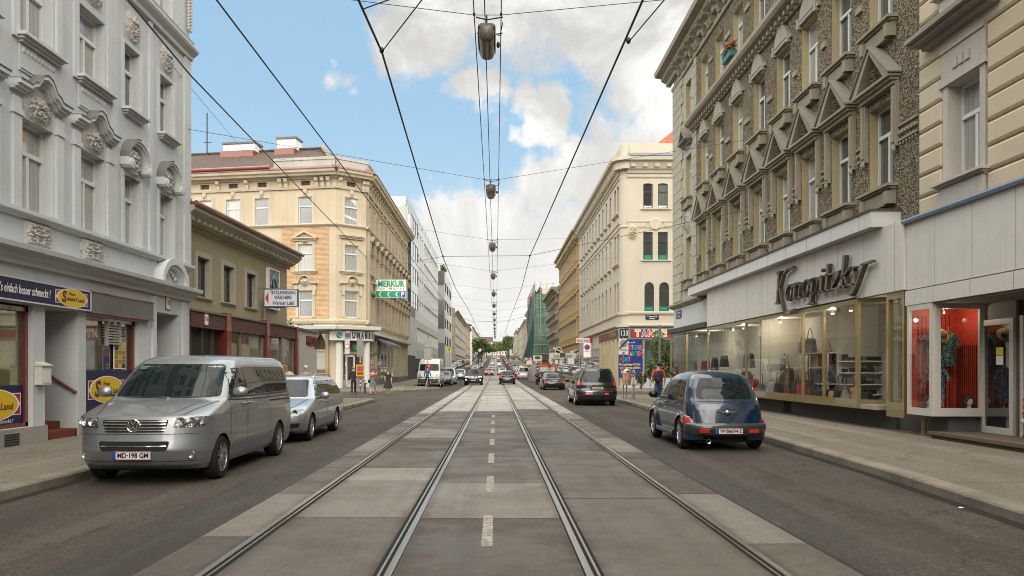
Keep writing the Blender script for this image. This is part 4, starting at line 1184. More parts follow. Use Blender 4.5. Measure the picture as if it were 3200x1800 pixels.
for s in(.17,.955):
 q=bez(s);tn=(bez(s+.01)-bez(s-.01)).normalized()if s<.9 else(bez(1)-bez(.95)).normalized();fr=Frame((q.x,q.y,0),(tn.y,-tn.x))
 mb=MB(fr.m);mb.lathe([(.02,-.06),(.16,-.05),(.22,-.02),(.22,0)],(0,0,4.07),'y',22);mb.build('globe_emblem',GREENS,t)
 mb=MB(fr.m);mb.sphere((-.06,-.05,4.12),.12,.03,.08);mb.sphere((.08,-.05,3.98),.09,.03,.1);mb.build('globe_land',flat('globe_pale',(.2,.45,.4),.5),t)
t=thing('window_emblem','green globe emblem on the glass over the corner shop door','sign',tuple(fC.p(1.55,-.06,3.2)))
mb=MB(fC.m);mb.lathe([(.02,-.08),(.3,-.07),(.3,-.05)],(1.55,0,3.3),'y',22);mb.build('disc',GREENS,t)
mb=MB(fC.m);mb.sphere((1.5,-.085,3.36),.1,.012,.07);mb.sphere((1.63,-.085,3.22),.08,.012,.09);mb.build('globe_land',flat('globe_pale',(.2,.45,.4),.5),t)
def streetplate(fr,x,z,l1,l2,label,w=1.25,h=.42):
 t=thing('street_name_plate',label,'street sign',tuple(fr.p(x,0,z)))
 mb=MB(fr.m);mb.box(x-w/2,x+w/2,-.03,0,z-h/2,z+h/2);mb.build('plate',flat('enamel_navy',(.012,.016,.05),.3),t)
 text('lettering',l1,fr,x,-.034,z+h*.2,t,SIGNW,size=.17,depth=.001,width=w*.8,bold=.003)
 text('lettering',l2,fr,x,-.034,z-h*.22,t,SIGNW,size=.15,depth=.001,width=w*.4,bold=.003)
xa_,za_=px(fF,954,1015)
streetplate(fF,xa_,za_,'14., Missindorfer-','stra\u00dfe','small navy street name plate on the cream corner house')
fM=Frame((-9.6,58.3,0),(0,-1,0))
xa_,za_=px(fM,1174,931);xb_,zb_=px(fM,1269,874)
t=thing('projecting_sign','white and green supermarket sign reading MERKUR Ihr Markt with arrows','sign',tuple(fM.p(xa_,0,za_)))
mb=MB(fM.m);mb.box(xa_,xb_,0,.25,za_,zb_);mb.build('box',SIGNW,t)
H_=zb_-za_;W_=xb_-xa_;zg=za_+H_*.37
MG=flat('market_green',(.0,.27,.13),.4)
mb=MB(fM.m);mb.box(xa_+.04,xa_+W_*.79,-.012,0,za_+.04,zg);mb.build('green_band',MG,t)
mb=MB(fM.m);mb.box(xa_+W_*.79,xb_-.04,-.012,0,za_+.04,zg);mb.build('blue_band',flat('parking_blue',(.01,.05,.3),.4),t)
mb=MB(fM.m)
for k in range(3):
 q=xa_+W_*(.1+.27*k);zc=(za_+zg)/2+.02
 for s in(-1,1):mb.bar((q,-.02,zc),(q+.2,-.02,zc+s*.2),.02,.09,up=(0,1,0))if False else mb.prism([(q,zc),(q+.09,zc),(q+.25,zc+s*.19),(q+.16,zc+s*.19)],-.024,-.013)
mb.build('arrows',SIGNW,t)
text('lettering','P',fM,xa_+W_*.88,-.02,(za_+zg)/2,t,SIGNW,size=.5,depth=.004,bold=.02)
text('lettering','MERKUR',fM,(xa_+xb_)/2,-.01,za_+H_*.76,t,MG,size=.65,depth=.006,width=W_*.88,bold=.025)
text('lettering','Ihr Markt',fM,(xa_+xb_)/2,-.01,za_+H_*.5,t,flat('letter_grey',(.1,.1,.1),.5),size=.24,depth=.004,width=W_*.88,sp=1.7)
mb=MB(fM.m);mb.bar((xa_-.3,.12,zb_-.1),(xa_+.1,.12,zb_-.1),.05);mb.bar((xa_-.3,.12,za_+.1),(xa_+.1,.12,za_+.1),.05);mb.build('bracket',BLACK,t)
# --- RIGHT: rough-cast corner house
ROUGH=plaster('rough_cast',(.29,.25,.185),dark=.62,streak=.5,grain=.45,bscale=26,bstr=1.0,speck=((.085,.064,.038),25))
SMOOTHQ=plaster('grey_green_quoin_render',(.37,.35,.285),dark=.75,streak=.3)
TRIMB=plaster('brown_grey_trim',(.32,.28,.215),dark=.62,streak=.5,bscale=35)
JAMB=plaster('yellow_jamb',(.44,.365,.215),dark=.75,streak=.4)
LEAD=plaster('lead_sheet',(.24,.23,.2),dark=.6,streak=.3)
fr_=Frame((10,0,0),(-1,0,0))
RY=lambda y:-y
B5=thing('rough_cast_house','brown rough-cast house with a row of triangular pediments above a shop canopy','house',(10,30,0))
cen=[19.5,21.75,23.95,26.15,28.55,31.05,33.6,36.0]
rows5=[(6.3,8.5),(10.5,12.75),(14.75,16.6)]
opsR=[(-c-.6,-c+.6,a,b)for c in cen for a,b in rows5]
opsQ=[(-39.0-.55,-39.0+.55,a,b)for a,b in rows5]
mb=MB();rv=MB()
wall(mb,fr_,-37.3,-17.7,5.0,17.2,opsR,.3);P=fr_.p;mb.quad(P(-17.7,0,5),P(-17.7,12,5),P(-17.7,12,17.2),P(-17.7,0,17.2));mb.build('rough_cast_wall',[ROUGH,JAMB],B5,weld=True)
mb=MB();wall(mb,fr_,-42.2,-37.3,5.0,17.2,opsQ,.3)
P=fr_.p
mb.quad(P(-42.2,0,0),P(-42.2,12,0),P(-42.2,12,17.2),P(-42.2,0,17.2))
mb.build('smooth_wall',[SMOOTHQ,JAMB],B5,weld=True)
windows(B5,fr_,opsR+opsQ,'cross',flat('window_frame_pale',(.55,.58,.6),.4),GLASS,.3)
mb=MB();run(fr_,cornice(18.5,.95,.75),-43.0,-17.7,mb);run(fr_,[(0,17.2),(.1,17.2),(.14,17.36),(0,17.4)],-42.3,-17.7,mb)
mb.build('main_cornice',plaster('cornice_grey',(.33,.30,.25),dark=.65,streak=.4),B5)
mb=MB(fr_.m);mb.box(-42.25,-17.7,0,12,17.2,18.45);mb.build('attic_wall',SMOOTHQ,B5)
for k in range(19):
 y=18.6+k*1.2
 put('cornice_bracket','cornice_bracket/r',console(.3,.6,.6),TRIMB,fr_,-y,17.95,B5)
 if k%2:put('cornice_bracket','cornice_bracket/r',console(.3,.6,.6),TRIMB,fr_,-y-.38,17.95,B5)
mb=MB();run(fr_,[(0,13.55),(.1,13.55),(.15,13.75),(.42,13.85),(.5,13.95),(.5,14.12),(0,14.3)],-38.0,-17.7,mb)
run(fr_,[(0,4.95),(.08,4.97),(.3,5.1),(.3,5.2),(0,5.3)],-42.3,-36,mb);mb.build('string_course',TRIMB,B5)
for k in range(52):put('dentil','dentil/r',lambda m:m.box(-.075,.075,-.3,-.1,0,.14),TRIMB,fr_,-37.7+k*.385,13.6,B5)
mb=MB(fr_.m)
for k in range(24):
 z=5.3+k*.5
 for a,b in((-42.2,-40.05 if k%2 else-40.4),(-37.85 if k%2 else-38.1,-37.3)):mb.box(a+.01,b,-.06,0,z+.03,z+.5)
 mb.box(-42.26,-42.2,-.06,.4+.25*(k%2),z+.03,z+.5)
mb.build('quoin_blocks',SMOOTHQ,B5)
for c in cen+[39.0]:
 x=-c
 if c<38:
  put('window_pediment','window_pediment/r',tri_ped(1.9,.98,.33),TRIMB,fr_,x,8.98,B5)
  put('pediment_roof','pediment_roof/r',lambda m:[m.prism([(s*1.0,.0),(s*1.0,.04),(0,1.04),(0,.99)],-.38,0)for s in(-1,1)],LEAD,fr_,x,8.98,B5)
  put('pediment_scroll','pediment_scroll/r',relief(.9,.6,4.4,.2,20,16),plaster('scroll_plaster',(.16,.13,.09),dark=.5),fr_,x,9.28,B5,y=-.04,smooth=50)
  put('side_pilaster','side_pilaster/r',lambda m:(m.box(-.1,.1,-.1,0,.9,2.55),m.box(-.055,.055,-.14,-.1,1.0,2.4),m.sphere((0,-.1,.84),.075,.06,.1,8,6)),TRIMB,fr_,x-.78,6.3,B5);put('side_pilaster','side_pilaster/r',None,TRIMB,fr_,x+.78,6.3,B5)
 else:
  put('cartouche','cartouche/r',relief(.9,1.2,6.1,.25,22,26),SMOOTHQ,fr_,x,9.25,B5,smooth=50)
  put('window_pediment','cap_small/r',tri_ped(1.6,.7,.4),LEAD,fr_,x,13.45,B5)
  put('cartouche','cartouche2/r',relief(.8,.8,2.1,.22,20,20),SMOOTHQ,fr_,x,13.4,B5,smooth=50)
 put('window_sill','window_sill/r',lambda m:(slab(1.65,.27,.18)(m),m.box(-.72,.72,-.16,0,-.5,-.18),[m.box(s*.62-.09,s*.62+.09,-.24,0,-.5,-.18)for s in(-1,1)]),TRIMB,fr_,x,6.3,B5)
 put('window_sill','window_sill/r',None,TRIMB,fr_,x,10.5,B5)
 if c<38:put('window_hood','window_hood/r',lambda m:(m.box(-.85,.85,-.1,0,0,.12),[m.prism([(-.55*math.cos(math.pi*k/10),.12+.62*math.sin(math.pi*k/10)),(-.55*math.cos(math.pi*(k+1)/10),.12+.62*math.sin(math.pi*(k+1)/10)),(0,.12)],-.12,0)for k in range(10)],m.box(-.72,-.6,-.14,0,-.1,.25),m.box(.6,.72,-.14,0,-.1,.25)),plaster('lunette_grey',(.36,.33,.28),streak=.3),fr_,x,12.85,B5)
mb=MB(fr_.m)
for a,b in zip(cen,cen[1:]):
 mb.box(-b+.95,-a-.95,-.07,0,11.4,11.58);mb.box(-b+.95,-a-.95,-.06,0,15.9,16.1)
mb.box(-18.55,-17.7,-.07,0,11.4,11.58)
mb.build('wall_bands',TRIMB,B5)
for k,(a,b)in enumerate(list(zip(cen,cen[1:]))+[(16.75,19.5)]):
 w_=(b-a-2.0)if a>17 else .95
 xm=-(a+b)/2 if a>17 else-18.25
 def band(m,w=max(.35,w_)):
  m.box(-w/2,w/2,-.05,0,0,.06);m.box(-w/2,w/2,-.05,0,.36,.42)
  n=max(2,int(w/.12))
  for q in range(n):
   xq=-w/2+(q+.5)*w/n
   m.lathe([(.03,-.06),(.055,-.06),(.055,0)],(xq,0,.21),'y',8);m.sphere((xq,-.03,-.06),.03,.03,.04,6,5)
 put('guilloche_band','guilloche_band/%d'%k,band,plaster('band_plaster',(.30,.26,.19),dark=.6),fr_,xm,7.28,B5)
MARO=tiles('roof_tiles_maroon',(.17,.032,.03),(.13,.028,.026),.2,.22)
slope('roof',(9.5,17.7,18.56),(9.5,42.7,18.56),(15,38.5,24),(15,17.7,24),MARO,B5);slope('roof',(9.5,42.7,18.56),(22,42.7,18.56),(18,38.5,24),(15,38.5,24),MARO,B5)
t=thing('flower_box','turquoise flower box with orange blooms on an upper sill of the rough-cast house','flower box',(9.8,31.05,14.8))
mb=MB(fr_.m);mb.box(-31.55,-30.5,-.5,-.22,14.4,14.62);mb.build('box',flat('box_turquoise',(.03,.15,.14),.5),t)
mb=MB(fr_.m);rr=random.Random(8)
for k in range(60):mb.sphere((-31.5+rr.random(),-.36+rr.uniform(-.14,.14),14.62+rr.random()*.35),.06,.06,.05,6,4)
mb.build('leaves',flat('leaf_olive',(.07,.06,.02),.7),t)
mb=MB(fr_.m)
for k in range(26):mb.sphere((-31.2+rr.random()*.7,-.38+rr.uniform(-.14,.14),14.8+rr.random()*.25),.06,.06,.05,6,4)
mb.build('blooms',flat('bloom_orange',(.45,.12,.02),.6),t)
# --- RIGHT: cream banded house next to it
CREAMB=plaster('cream_banded_render',(.55,.47,.35),dark=.82,streak=.25,grain=.2,bscale=50)
PALET=plaster('pale_grey_trim',(.50,.46,.41),dark=.82,streak=.25)
B6=thing('banded_house','cream house with deep horizontal banding above a white clad clothes shop','house',(10,10,0))
cz=[14.42,16.1]
cols6=[15.95,12.6,9.3]
ops6=[(-c-.55,-c+.55,5.75,7.85)for c in cols6]+[(-c-.55,-c+.55,9.9,12.0)for c in cols6]+[(-c-.55,-c+.55,13.6,15.6)for c in cols6]
mb=MB();rv=MB();wall(mb,fr_,-17.68,-3,5.0,17.5,ops6,.3);mb.quad(P(-3,0,0),P(-3,12,0),P(-3,12,17.5),P(-3,0,17.5));mb.quad(P(-17.68,0,0),P(-17.68,12,0),P(-17.68,12,17.5),P(-17.68,0,17.5))
mb.build('wall',[CREAMB,PALET],B6,weld=True)
windows(B6,fr_,ops6,'cross',WHITE,GLASS,.3)
def cushion(m,x0,x1,z0,z1,o=.1,e=.07):
 a=[(x0,z0),(x1,z0),(x1,z1),(x0,z1)];b=[(x0+e,z0+e),(x1-e,z0+e),(x1-e,z1-e),(x0+e,z1-e)]
 c=[(x0+e*.3,z0+e*.3),(x1-e*.3,z0+e*.3),(x1-e*.3,z1-e*.3),(x0+e*.3,z1-e*.3)]
 A=[m.P((p[0],0,p[1]))for p in a];Cc=[m.P((p[0],-o*.7,p[1]))for p in c];B_=[m.P((p[0],-o,p[1]))for p in b]
 m.face(B_)
 for k in range(4):j=(k+1)%4;m.face([A[k],A[j],Cc[j],Cc[k]]);m.face([Cc[k],Cc[j],B_[j],B_[k]])
m=MB(fr_.m)
edges=[-17.64]
for c in cols6:edges+=[-c-.75,-c+.75]
edges+=[-7.2]
for k in range(25):
 z=5.15+k*.5
 inwin=any(a-.9<z+.25<b+1.0 for a,b in((5.75,7.85),(9.9,12.0),(13.6,15.6)))
 if inwin:
  for a,b in zip(edges[0::2],edges[1::2]):cushion(m,a,b,z,z+.49)
 else:cushion(m,-17.64,-6,z,z+.49)
m.build('rusticated_bands',CREAMB,B6)
for c in cols6:
 for zb,zt_ in((5.75,7.85),(9.9,12.0),(13.6,15.6)):
  put('window_surround','window_surround/b',lambda q:surround(1.1,2.1,.17,.09)(q),PALET,fr_,-c,zb,B6)
  put('window_frieze','window_frieze/b',lambda q:(q.box(-.74,.74,-.11,0,0,.95),q.box(-.74,.74,-.15,-.11,.66,.72),q.box(-.8,.8,-.14,0,-.08,0),[q.box(-.3+k*.21,-.14+k*.21,-.15,-.11,.2,.4)for k in range(3)]),PALET,fr_,-c,zt_+.1,B6)
  put('window_hood','window_hood/b',lambda q:(q.box(-1.35,1.35,-.62,0,.12,.22),q.box(-1.3,1.3,-.5,0,.04,.12),q.box(-1.2,1.2,-.3,0,-.06,.04)),plaster('hood_concrete',(.30,.27,.235),dark=.6,streak=.5),fr_,-c,zt_+1.1,B6)
  put('window_sill','window_sill/b',lambda q:(slab(1.75,.3,.14)(q),q.prism([(-.74,-.55),(.74,-.55),(.74,-.14),(-.74,-.14)],-.16,0)),PALET,fr_,-c,zb,B6)
# --- RIGHT: bag shop front (white panels, canopy, gold windows)
def panelmat(name,c,w,off=0.0):
 m,nt,N,L,b=newmat(name)
 v=coords(nt)
 sx=N.new('ShaderNodeSeparateXYZ');L.new(v,sx.inputs[0])
 fr2=math_(nt,'FRACT',math_(nt,'MULTIPLY',math_(nt,'ADD',sx.outputs[1],off),1/w))
 joint=mapr(nt,math_(nt,'ABSOLUTE',math_(nt,'SUBTRACT',fr2,.5)),.490,.496)
 st=mapr(nt,nz(nt,coords(nt,(1,9,.25)),1.2,5,.6),.5,.75)
 col=mixc(nt,math_(nt,'MULTIPLY',st,.3),c,tuple(x*.6 for x in c))
 g=nz(nt,v,3,4);col=mixc(nt,math_(nt,'MULTIPLY',mapr(nt,g,.4,.7),.2),col,tuple(x*.75 for x in c))
 L.new(mixc(nt,joint,col,tuple(x*.35 for x in c)),b.inputs['Base Color']);setp(b,Roughness=.55)
 return m
PANEL=panelmat('white_panel',(.58,.555,.51),1.5);PANELB=panelmat('white_panel_canopy',(.56,.555,.54),1.62,.3)
GOLDB=paint('gold_anodised',(.30,.235,.11),metal=.5,rough=.38)
TERR=plaster('grey_terrazzo',(.13,.12,.11),dark=.7,grain=.5,bscale=120)
mb=MB();fx=Frame((9.55,0,0),(-1,0,0))
mb.box(9.55,10.0,17.6,34.0,3.52,5.16);mb.build('fascia_panel',PANEL,B5)
mb=MB();mb.box(9.98,10.3,34.0,42.18,3.85,4.95);mb.build('corner_panel',plaster('corner_panel_white',(.52,.53,.53),dark=.88,streak=.1),B5)
mb=MB();mb.box(9.25,10.0,18.56,36.2,5.17,5.56);mb.build('canopy',PANELB,B5)
mb=MB();mb.box(9.21,10.0,18.52,36.25,5.56,5.61);mb.build('canopy_edge',flat('canopy_edge_brown',(.07,.055,.04),.6),B5)
mb=MB();mb.box(9.45,11.8,34.05,41.3,3.58,3.8);mb.build('dark_lintel',flat('lintel_dark',(.04,.04,.038),.5),B5)
mb=MB();mb.box(10.1,13,19.0,42.1,.0,.62);mb.build('shop_plinth',TERR,B5)
mb=MB();mb.box(10.085,10.1,25.7,26.35,.16,.52);mb.build('plinth_vent',DARKIN,B5)
INW=plaster('shop_inside_wall',(.46,.43,.37),dark=.85,streak=.05,grain=.05)
mb=MB();mb.box(9.62,13,19.0,41.2,.62,.74);mb.build('show_floor',plaster('show_floor',(.35,.31,.25)),B5)
mb=MB();mb.box(9.62,13,17.7,41.2,3.5,3.56);mb.build('show_ceiling',plaster('show_ceiling',(.5,.48,.43)),B5)
mb=MB();mb.quad((11.3,18.5,0),(11.3,42,0),(11.3,42,3.5),(11.3,18.5,3.5))
mb.box(9.9,11.3,28.0,28.08,.74,3.5);mb.box(10.1,11.3,22.2,22.28,.74,3.5);mb.build('inside_wall',INW,B5)
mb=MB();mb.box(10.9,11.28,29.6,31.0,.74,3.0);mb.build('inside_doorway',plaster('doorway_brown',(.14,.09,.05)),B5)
mb=MB();xg=9.6
for y in(41.2,37.8,34.0,28.8,23.5,22.0,19.97):mb.box(xg-.03,xg+.05,y-(.035 if y not in(41.2,37.8)else .05),y+.035,.86,3.42)
mb.box(xg-.05,xg+.1,19.9,34.0,3.4,3.56);mb.box(xg-.06,xg+.12,19.88,41.2,.62,.86)
a,b=Vector((9.6,19.93)),Vector((10.35,19.2))
for z0,z1 in((.62,.86),(3.4,3.56)):
 mb.bar((a.x,a.y,(z0+z1)/2),(b.x,b.y,(z0+z1)/2),.1,z1-z0)
mb.box(9.56,9.64,19.86,20.0,.62,3.5);mb.box(10.3,10.4,19.12,19.24,.3,3.5)
mb.build('window_frames',GOLDB,B5)
CG=clearglass('show_glass')
for y0,y1 in((19.99,21.97),(22.03,23.46),(23.54,28.76),(28.84,33.96),(34.05,37.75),(37.85,41.1)):
 mb=MB();mb.quad((xg,y0,.86),(xg,y1,.86),(xg,y1,3.4),(xg,y0,3.4));mb.build('show_pane',CG,B5)
mb=MB();mb.quad((a.x,a.y,.86),(b.x,b.y,.86),(b.x,b.y,3.4),(a.x,a.y,3.4));mb.build('show_pane',CG,B5)
mb=MB();mb.quad((xg,41.2,.86),(11.3,41.2,.86),(11.3,41.2,3.56),(xg,41.2,3.56));mb.build('show_pane',CG,B5)
mb=MB()
for q in((17.72,17.8,.5,3.5),(18.42,18.52,.5,3.5),(17.8,18.42,.5,.85),(17.8,18.42,3.35,3.5)):mb.box(9.62,9.74,q[0],q[1],q[2],q[3])
mb.build('side_leaf_frame',GOLDB,B5)
mb=MB();mb.quad((9.68,17.8,.85),(9.68,18.42,.85),(9.68,18.42,3.35),(9.68,17.8,3.35));mb.build('show_pane',CG,B5)
mb=MB();mb.box(10.2,13,17.6,19.05,0,.55);mb.build('shop_plinth',TERR,B5)
mb=MB();mb.box(10.85,10.95,17.7,19.1,.5,3.5);mb.build('inside_wall',INW,B5)
t=thing('shop_letters','slanted dark bronze raised letters on the white fascia of the bag shop','sign',(9.5,24,4.2))
BRONZE=paint('bronze_letters',(.04,.032,.022),metal=.2,rough=.45)
GL={'K':([[(.16,-.06),(.16,1.75)],[(-.08,1.72),(.34,1.75)],[(.2,.62),(.62,1.55),(1.0,1.75),(1.55,1.78)],[(.3,.85),(.62,-.1),(.95,-.72),(1.85,-.62)],[(.0,-.06),(.34,-.06)]],1.0),'o':([[(.33+.28*math.cos(q*math.pi/8),.5+.53*math.sin(q*math.pi/8))for q in range(17)]],.74),'n':([[(.1,0),(.1,1.0)],[(.1,.75),(.3,1.02),(.5,.96),(.56,.75),(.56,0)],[(0,0),(.24,0)],[(.46,0),(.72,0)],[(-.02,1),(.12,1)]],.8),'p':([[(.1,-.62),(.1,1.0)]]+[[(.12+.14+.28*math.cos(q*math.pi/8),.5+.52*math.sin(q*math.pi/8))for q in range(-7,8)]]+[[(-.05,-.62),(.34,-.62)],[(-.02,1),(.12,1)]],.76),'i':([[(.12,0),(.12,1.0)],[(-.02,0),(.34,0)],[(0,1),(.12,1)],[(.1,1.38),(.14,1.42)]],.42),'t':([[(.12,0),(.12,1.65)],[(-.06,1),(.42,1)],[(.1,0),(.36,0)]],.46),'z':([[(.04,1),(.6,1),(.04,0),(.62,0)]],.72),'k':([[(.1,0),(.1,1.85)],[(.1,.55),(.5,1.02),(.7,1.02)],[(.22,.66),(.46,.05),(.8,.02)],[(0,0),(.3,0)]],.74),'y':([[(.02,1.0),(.3,.06)],[(.72,1.02),(.25,-.42),(.1,-.6),(-.16,-.5)],[(.55,1.02),(1.2,1.08)],[(-.06,1.0),(.16,1.0)]],.8)}
XH=.44;px_=0.0;y_start=25.2;gap=0.0
tot=sum(GL[c][1]for c in 'Konopitzky');LW=6.0;ks=LW/tot
for ch in 'Konopitzky':
 strokes,adv=GL[ch]
 mb=MB(fx.m)
 for st in strokes:
  thick=ch in 'Kkpitn' and len(st)==2 and abs(st[0][0]-st[1][0])<.05 and abs(st[0][1]-st[1][1])>.5
  for p,q in zip(st,st[1:]):
   A=(-y_start+(px_+p[0])*ks+p[1]*XH*.2,0,3.88+p[1]*XH*(1.28 if ch=='K' else 1));B_=(-y_start+(px_+q[0])*ks+q[1]*XH*.2,0,3.88+q[1]*XH*(1.28 if ch=='K' else 1))
   d=Vector(B_)-Vector(A);d=d.normalized()*.03
   mb.bar(Vector(A)-d+Vector((0,-.13,0)),Vector(B_)+d+Vector((0,-.13,0)),.13,.13 if thick else .1,up=(0,1,0))if False else[(setattr(mb,'cur',q_),mb.obox((Vector(A)+Vector(B_))/2+Vector((0,y_,0)),(Vector(B_)-Vector(A))/2+d,Vector((0,h_,0)),Vector((0,1,0)).cross((Vector(B_)-Vector(A)).normalized())*(.06 if thick else .027)))for q_,y_,h_ in((0,-.12,.06),(1,-.186,.005))]
 px_+=adv
 mb.build('letter',[BRONZE,flat('bronze_face',(.17,.14,.095),.45,.3)],t)
streetplate(Frame((9.98,0,0),(-1,0,0)),-40.9,4.62,'14., M\u00e4rz-','stra\u00dfe','small navy street name plate on the white corner panel of the bag shop',1.1,.42)
SPOTE=flat('spot_lens',(1,.9,.7),.4,emit=(1,.82,.5),es=14)
for k,(x,y,z)in enumerate(((10.3,27.2,3.38),(10.3,23.0,3.38),(10.2,21.6,3.36),(10.4,31.6,3.38),(10.3,32.6,3.38),(10.2,36.0,3.36),(10.2,38.2,3.36),(10.5,19.5,3.42),(10.45,18.75,3.42))):
 t=thing('spotlight','small lit spotlight under the show window ceiling of the bag shop','spotlight',(x,y,z),group='lit spotlights in the bag shop window')
 mb=MB();mb.lathe([(.03,.1),(.05,.06),(.055,-.03),(.05,-.03)],(x,y,z),'z',12);mb.build('housing',WHITE,t)
 mb=MB();mb.lathe([(.001,-.035),(.045,-.035),(.045,-.032)],(x,y,z),'z',12);mb.build('lens',SPOTE,t)
 if k in(0,1,3,5,7):
  ld=bpy.data.lights.new('spot_glow','POINT');lo=bpy.data.objects.new('spot_glow',ld);COL.objects.link(lo);lo.parent=t;lo.location=(0,0,-.15)
  ld.energy=24;ld.color=(1,.88,.7);ld.shadow_soft_size=.06
BAGC=[flat('bag_%s'%n,c,.45)for n,c in(('black',(.012,.012,.013)),('brown',(.09,.05,.022)),('grey',(.14,.135,.13)),('silver',(.34,.33,.31)),('red',(.30,.015,.02)),('tan',(.27,.13,.05)),('navy',(.02,.025,.06)),('olive',(.09,.085,.04)),('gold',(.4,.27,.08)),('wine',(.13,.01,.025)))]
def handbag(x,y,z,w,h,d,mi,label,strap=True,ht=None):
 t=thing('handbag',label,'handbag',(x,y,z),R(90),group='handbags in the show window')
 m=MB(Matrix.Translation((x,y,z))@Matrix.Rotation(R(-90+random.Random(y).uniform(-25,25)),4,'Z'))
 n=8
 prof=[(-w*.5,0),(w*.5,0),(w*.47,h*.5),(w*.4,h*.93),(w*.34,h),(-w*.34,h),(-w*.4,h*.93),(-w*.47,h*.5)]
 A=[m.P((p[0],-d/2*(1-.35*p[1]/h),p[1]))for p in prof];B_=[m.P((p[0],d/2*(1-.35*p[1]/h),p[1]))for p in prof]
 m.face(A);m.face(B_[::-1])
 for k in range(n):m.face([A[k],B_[k],B_[(k+1)%n],A[(k+1)%n]])
 m.build('body',BAGC[mi],t,smooth=30)
 if strap:
  ht=ht or h*.8
  m2=MB(m.m);m2 .tube([(-w*.28,0,h*.95),(-w*.16,0,h+ht*.75),(0,0,h+ht),(w*.16,0,h+ht*.75),(w*.28,0,h*.95)],.014,6);m2 .build('strap',BAGC[mi if mi!=3 else 2],t)
for q in((9.95,22.9,.75,.5,.3,.18,0,'black handbag with a tall triangular strap between the narrow gold mullions',True,.55),(10.0,27.35,.75,.42,.42,.2,3,'silver grey tote bag in the wide show window',True,.5),(10.0,26.7,.75,.36,.4,.18,0,'black tote bag with looped handles beside the silver tote',True,.4),(10.1,26.1,.75,.4,.75,.16,1,'tall brown draped bag in the wide show window',False),(9.95,25.6,.75,.3,.2,.15,9,'small wine red purse in the wide show window',False),(10.0,25.0,.75,.4,.32,.2,0,'plain black bag on the floor of the wide show window',True,.3),(9.9,24.2,.75,.42,.45,.25,4,'bright red bag in front of the middle gold mullion',True,.2),(10.6,24.8,1.2,.8,.45,.3,0,'large black travel bag on the shelf of the wide window',False),(10.7,25.6,2.2,.5,.5,.2,2,'grey shopper bag on the top shelf',True,.35),(10.7,25.0,1.72,.55,.4,.15,5,'tan leather satchel on the middle shelf',True,.2),(10.7,24.2,1.72,.5,.5,.2,9,'wine red shoulder bag on the middle shelf',True,.3),(10.7,26.3,2.2,.45,.4,.2,6,'navy bag on the top shelf',True,.2),(9.95,22.3,.75,.3,.26,.15,8,'shiny gold purse beside a gold mullion',False),(10.0,21.55,.75,.42,.3,.2,2,'small grey bag with twin handles near the window corner',True,.35),(10.0,20.95,.75,.6,.4,.25,5,'tan canvas bag near the window corner',True,.3),(10.05,20.4,.75,.4,.28,.2,0,'black case near the window corner',False),(10.0,32.9,1.75,.5,.5,.25,0,'black rucksack hanging in the far show window',False),(10.1,36.2,1.5,.55,.55,.25,9,'wine red rucksack hanging in the dark framed window',False),(10.1,38.6,1.5,.6,.5,.25,2,'grey rucksack hanging in the dark framed window',False),(10.6,31.8,.75,.5,.8,.3,6,'navy suitcase standing in the far show window',False),(10.2,35.0,1.6,.4,.6,.25,0,'black trolley case in the dark framed window',False),(9.95,28.2,.75,.5,.35,.25,7,'olive bag beside the broad mullion of the wide window',True,.3),(9.9,27.9,.75,.3,.3,.2,0,'small black bag beside the olive bag',True,.45),(10.3,26.6,.75,.5,.95,.3,1,'tall brown suede bag standing behind the totes',True,.2),(10.2,25.4,.75,.7,.5,.35,0,'wide black holdall on the window floor',True,.2),(10.2,24.6,.75,.6,.55,.3,6,'navy holdall on the window floor',True,.25),(9.9,23.75,.75,.3,.35,.2,1,'narrow brown bag by the middle gold mullion',True,.3),(10.5,23.2,1.3,.5,.5,.3,0,'black rucksack on the small stand',True,.2),(10.6,27.6,1.5,.6,.6,.3,2,'grey rucksack hanging in the wide window',True,.15),(10.1,30.2,.75,.5,.7,.3,1,'brown suitcase in the window beyond the blue car',True,.15),(10.1,29.4,.75,.45,.5,.3,4,'red travel bag in the window beyond the blue car',True,.2),(10.4,30.9,1.7,.5,.6,.25,2,'grey rucksack high in the window beyond the blue car',True,.15),(9.95,20.75,.75,.35,.3,.2,9,'wine red bag in front of the tan canvas bag',True,.3),(10.0,21.95,.75,.3,.4,.2,0,'upright black bag at the narrow pane',True,.3)):
 handbag(*q)
t=thing('display_stand','pale display shelves inside the wide show window','shelf',(10.9,25.3,.75))
mb=MB()
for z in(1.16,1.68,2.16):mb.box(10.4,11.28,23.7,27.0,z,z+.035)
mb.build('shelf',INW,t)
mb=MB()
for y in(23.7,27.0):mb.box(10.45,10.5,y,y+.05,.74,2.2);mb.box(11.2,11.25,y,y+.05,.74,2.2)
mb.build('post',INW,t)
t=thing('wallet_shelves','white wall shelves of dark wallets beside the bag shop entrance','shelf',(10.7,22.05,1))
mb=MB()
for z in(.92,1.22,1.56,1.9):mb.box(10.12,11.28,21.95,22.2,z-.03,z)
mb.build('boards',WHITE,t)
rr=random.Random(12)
k=0
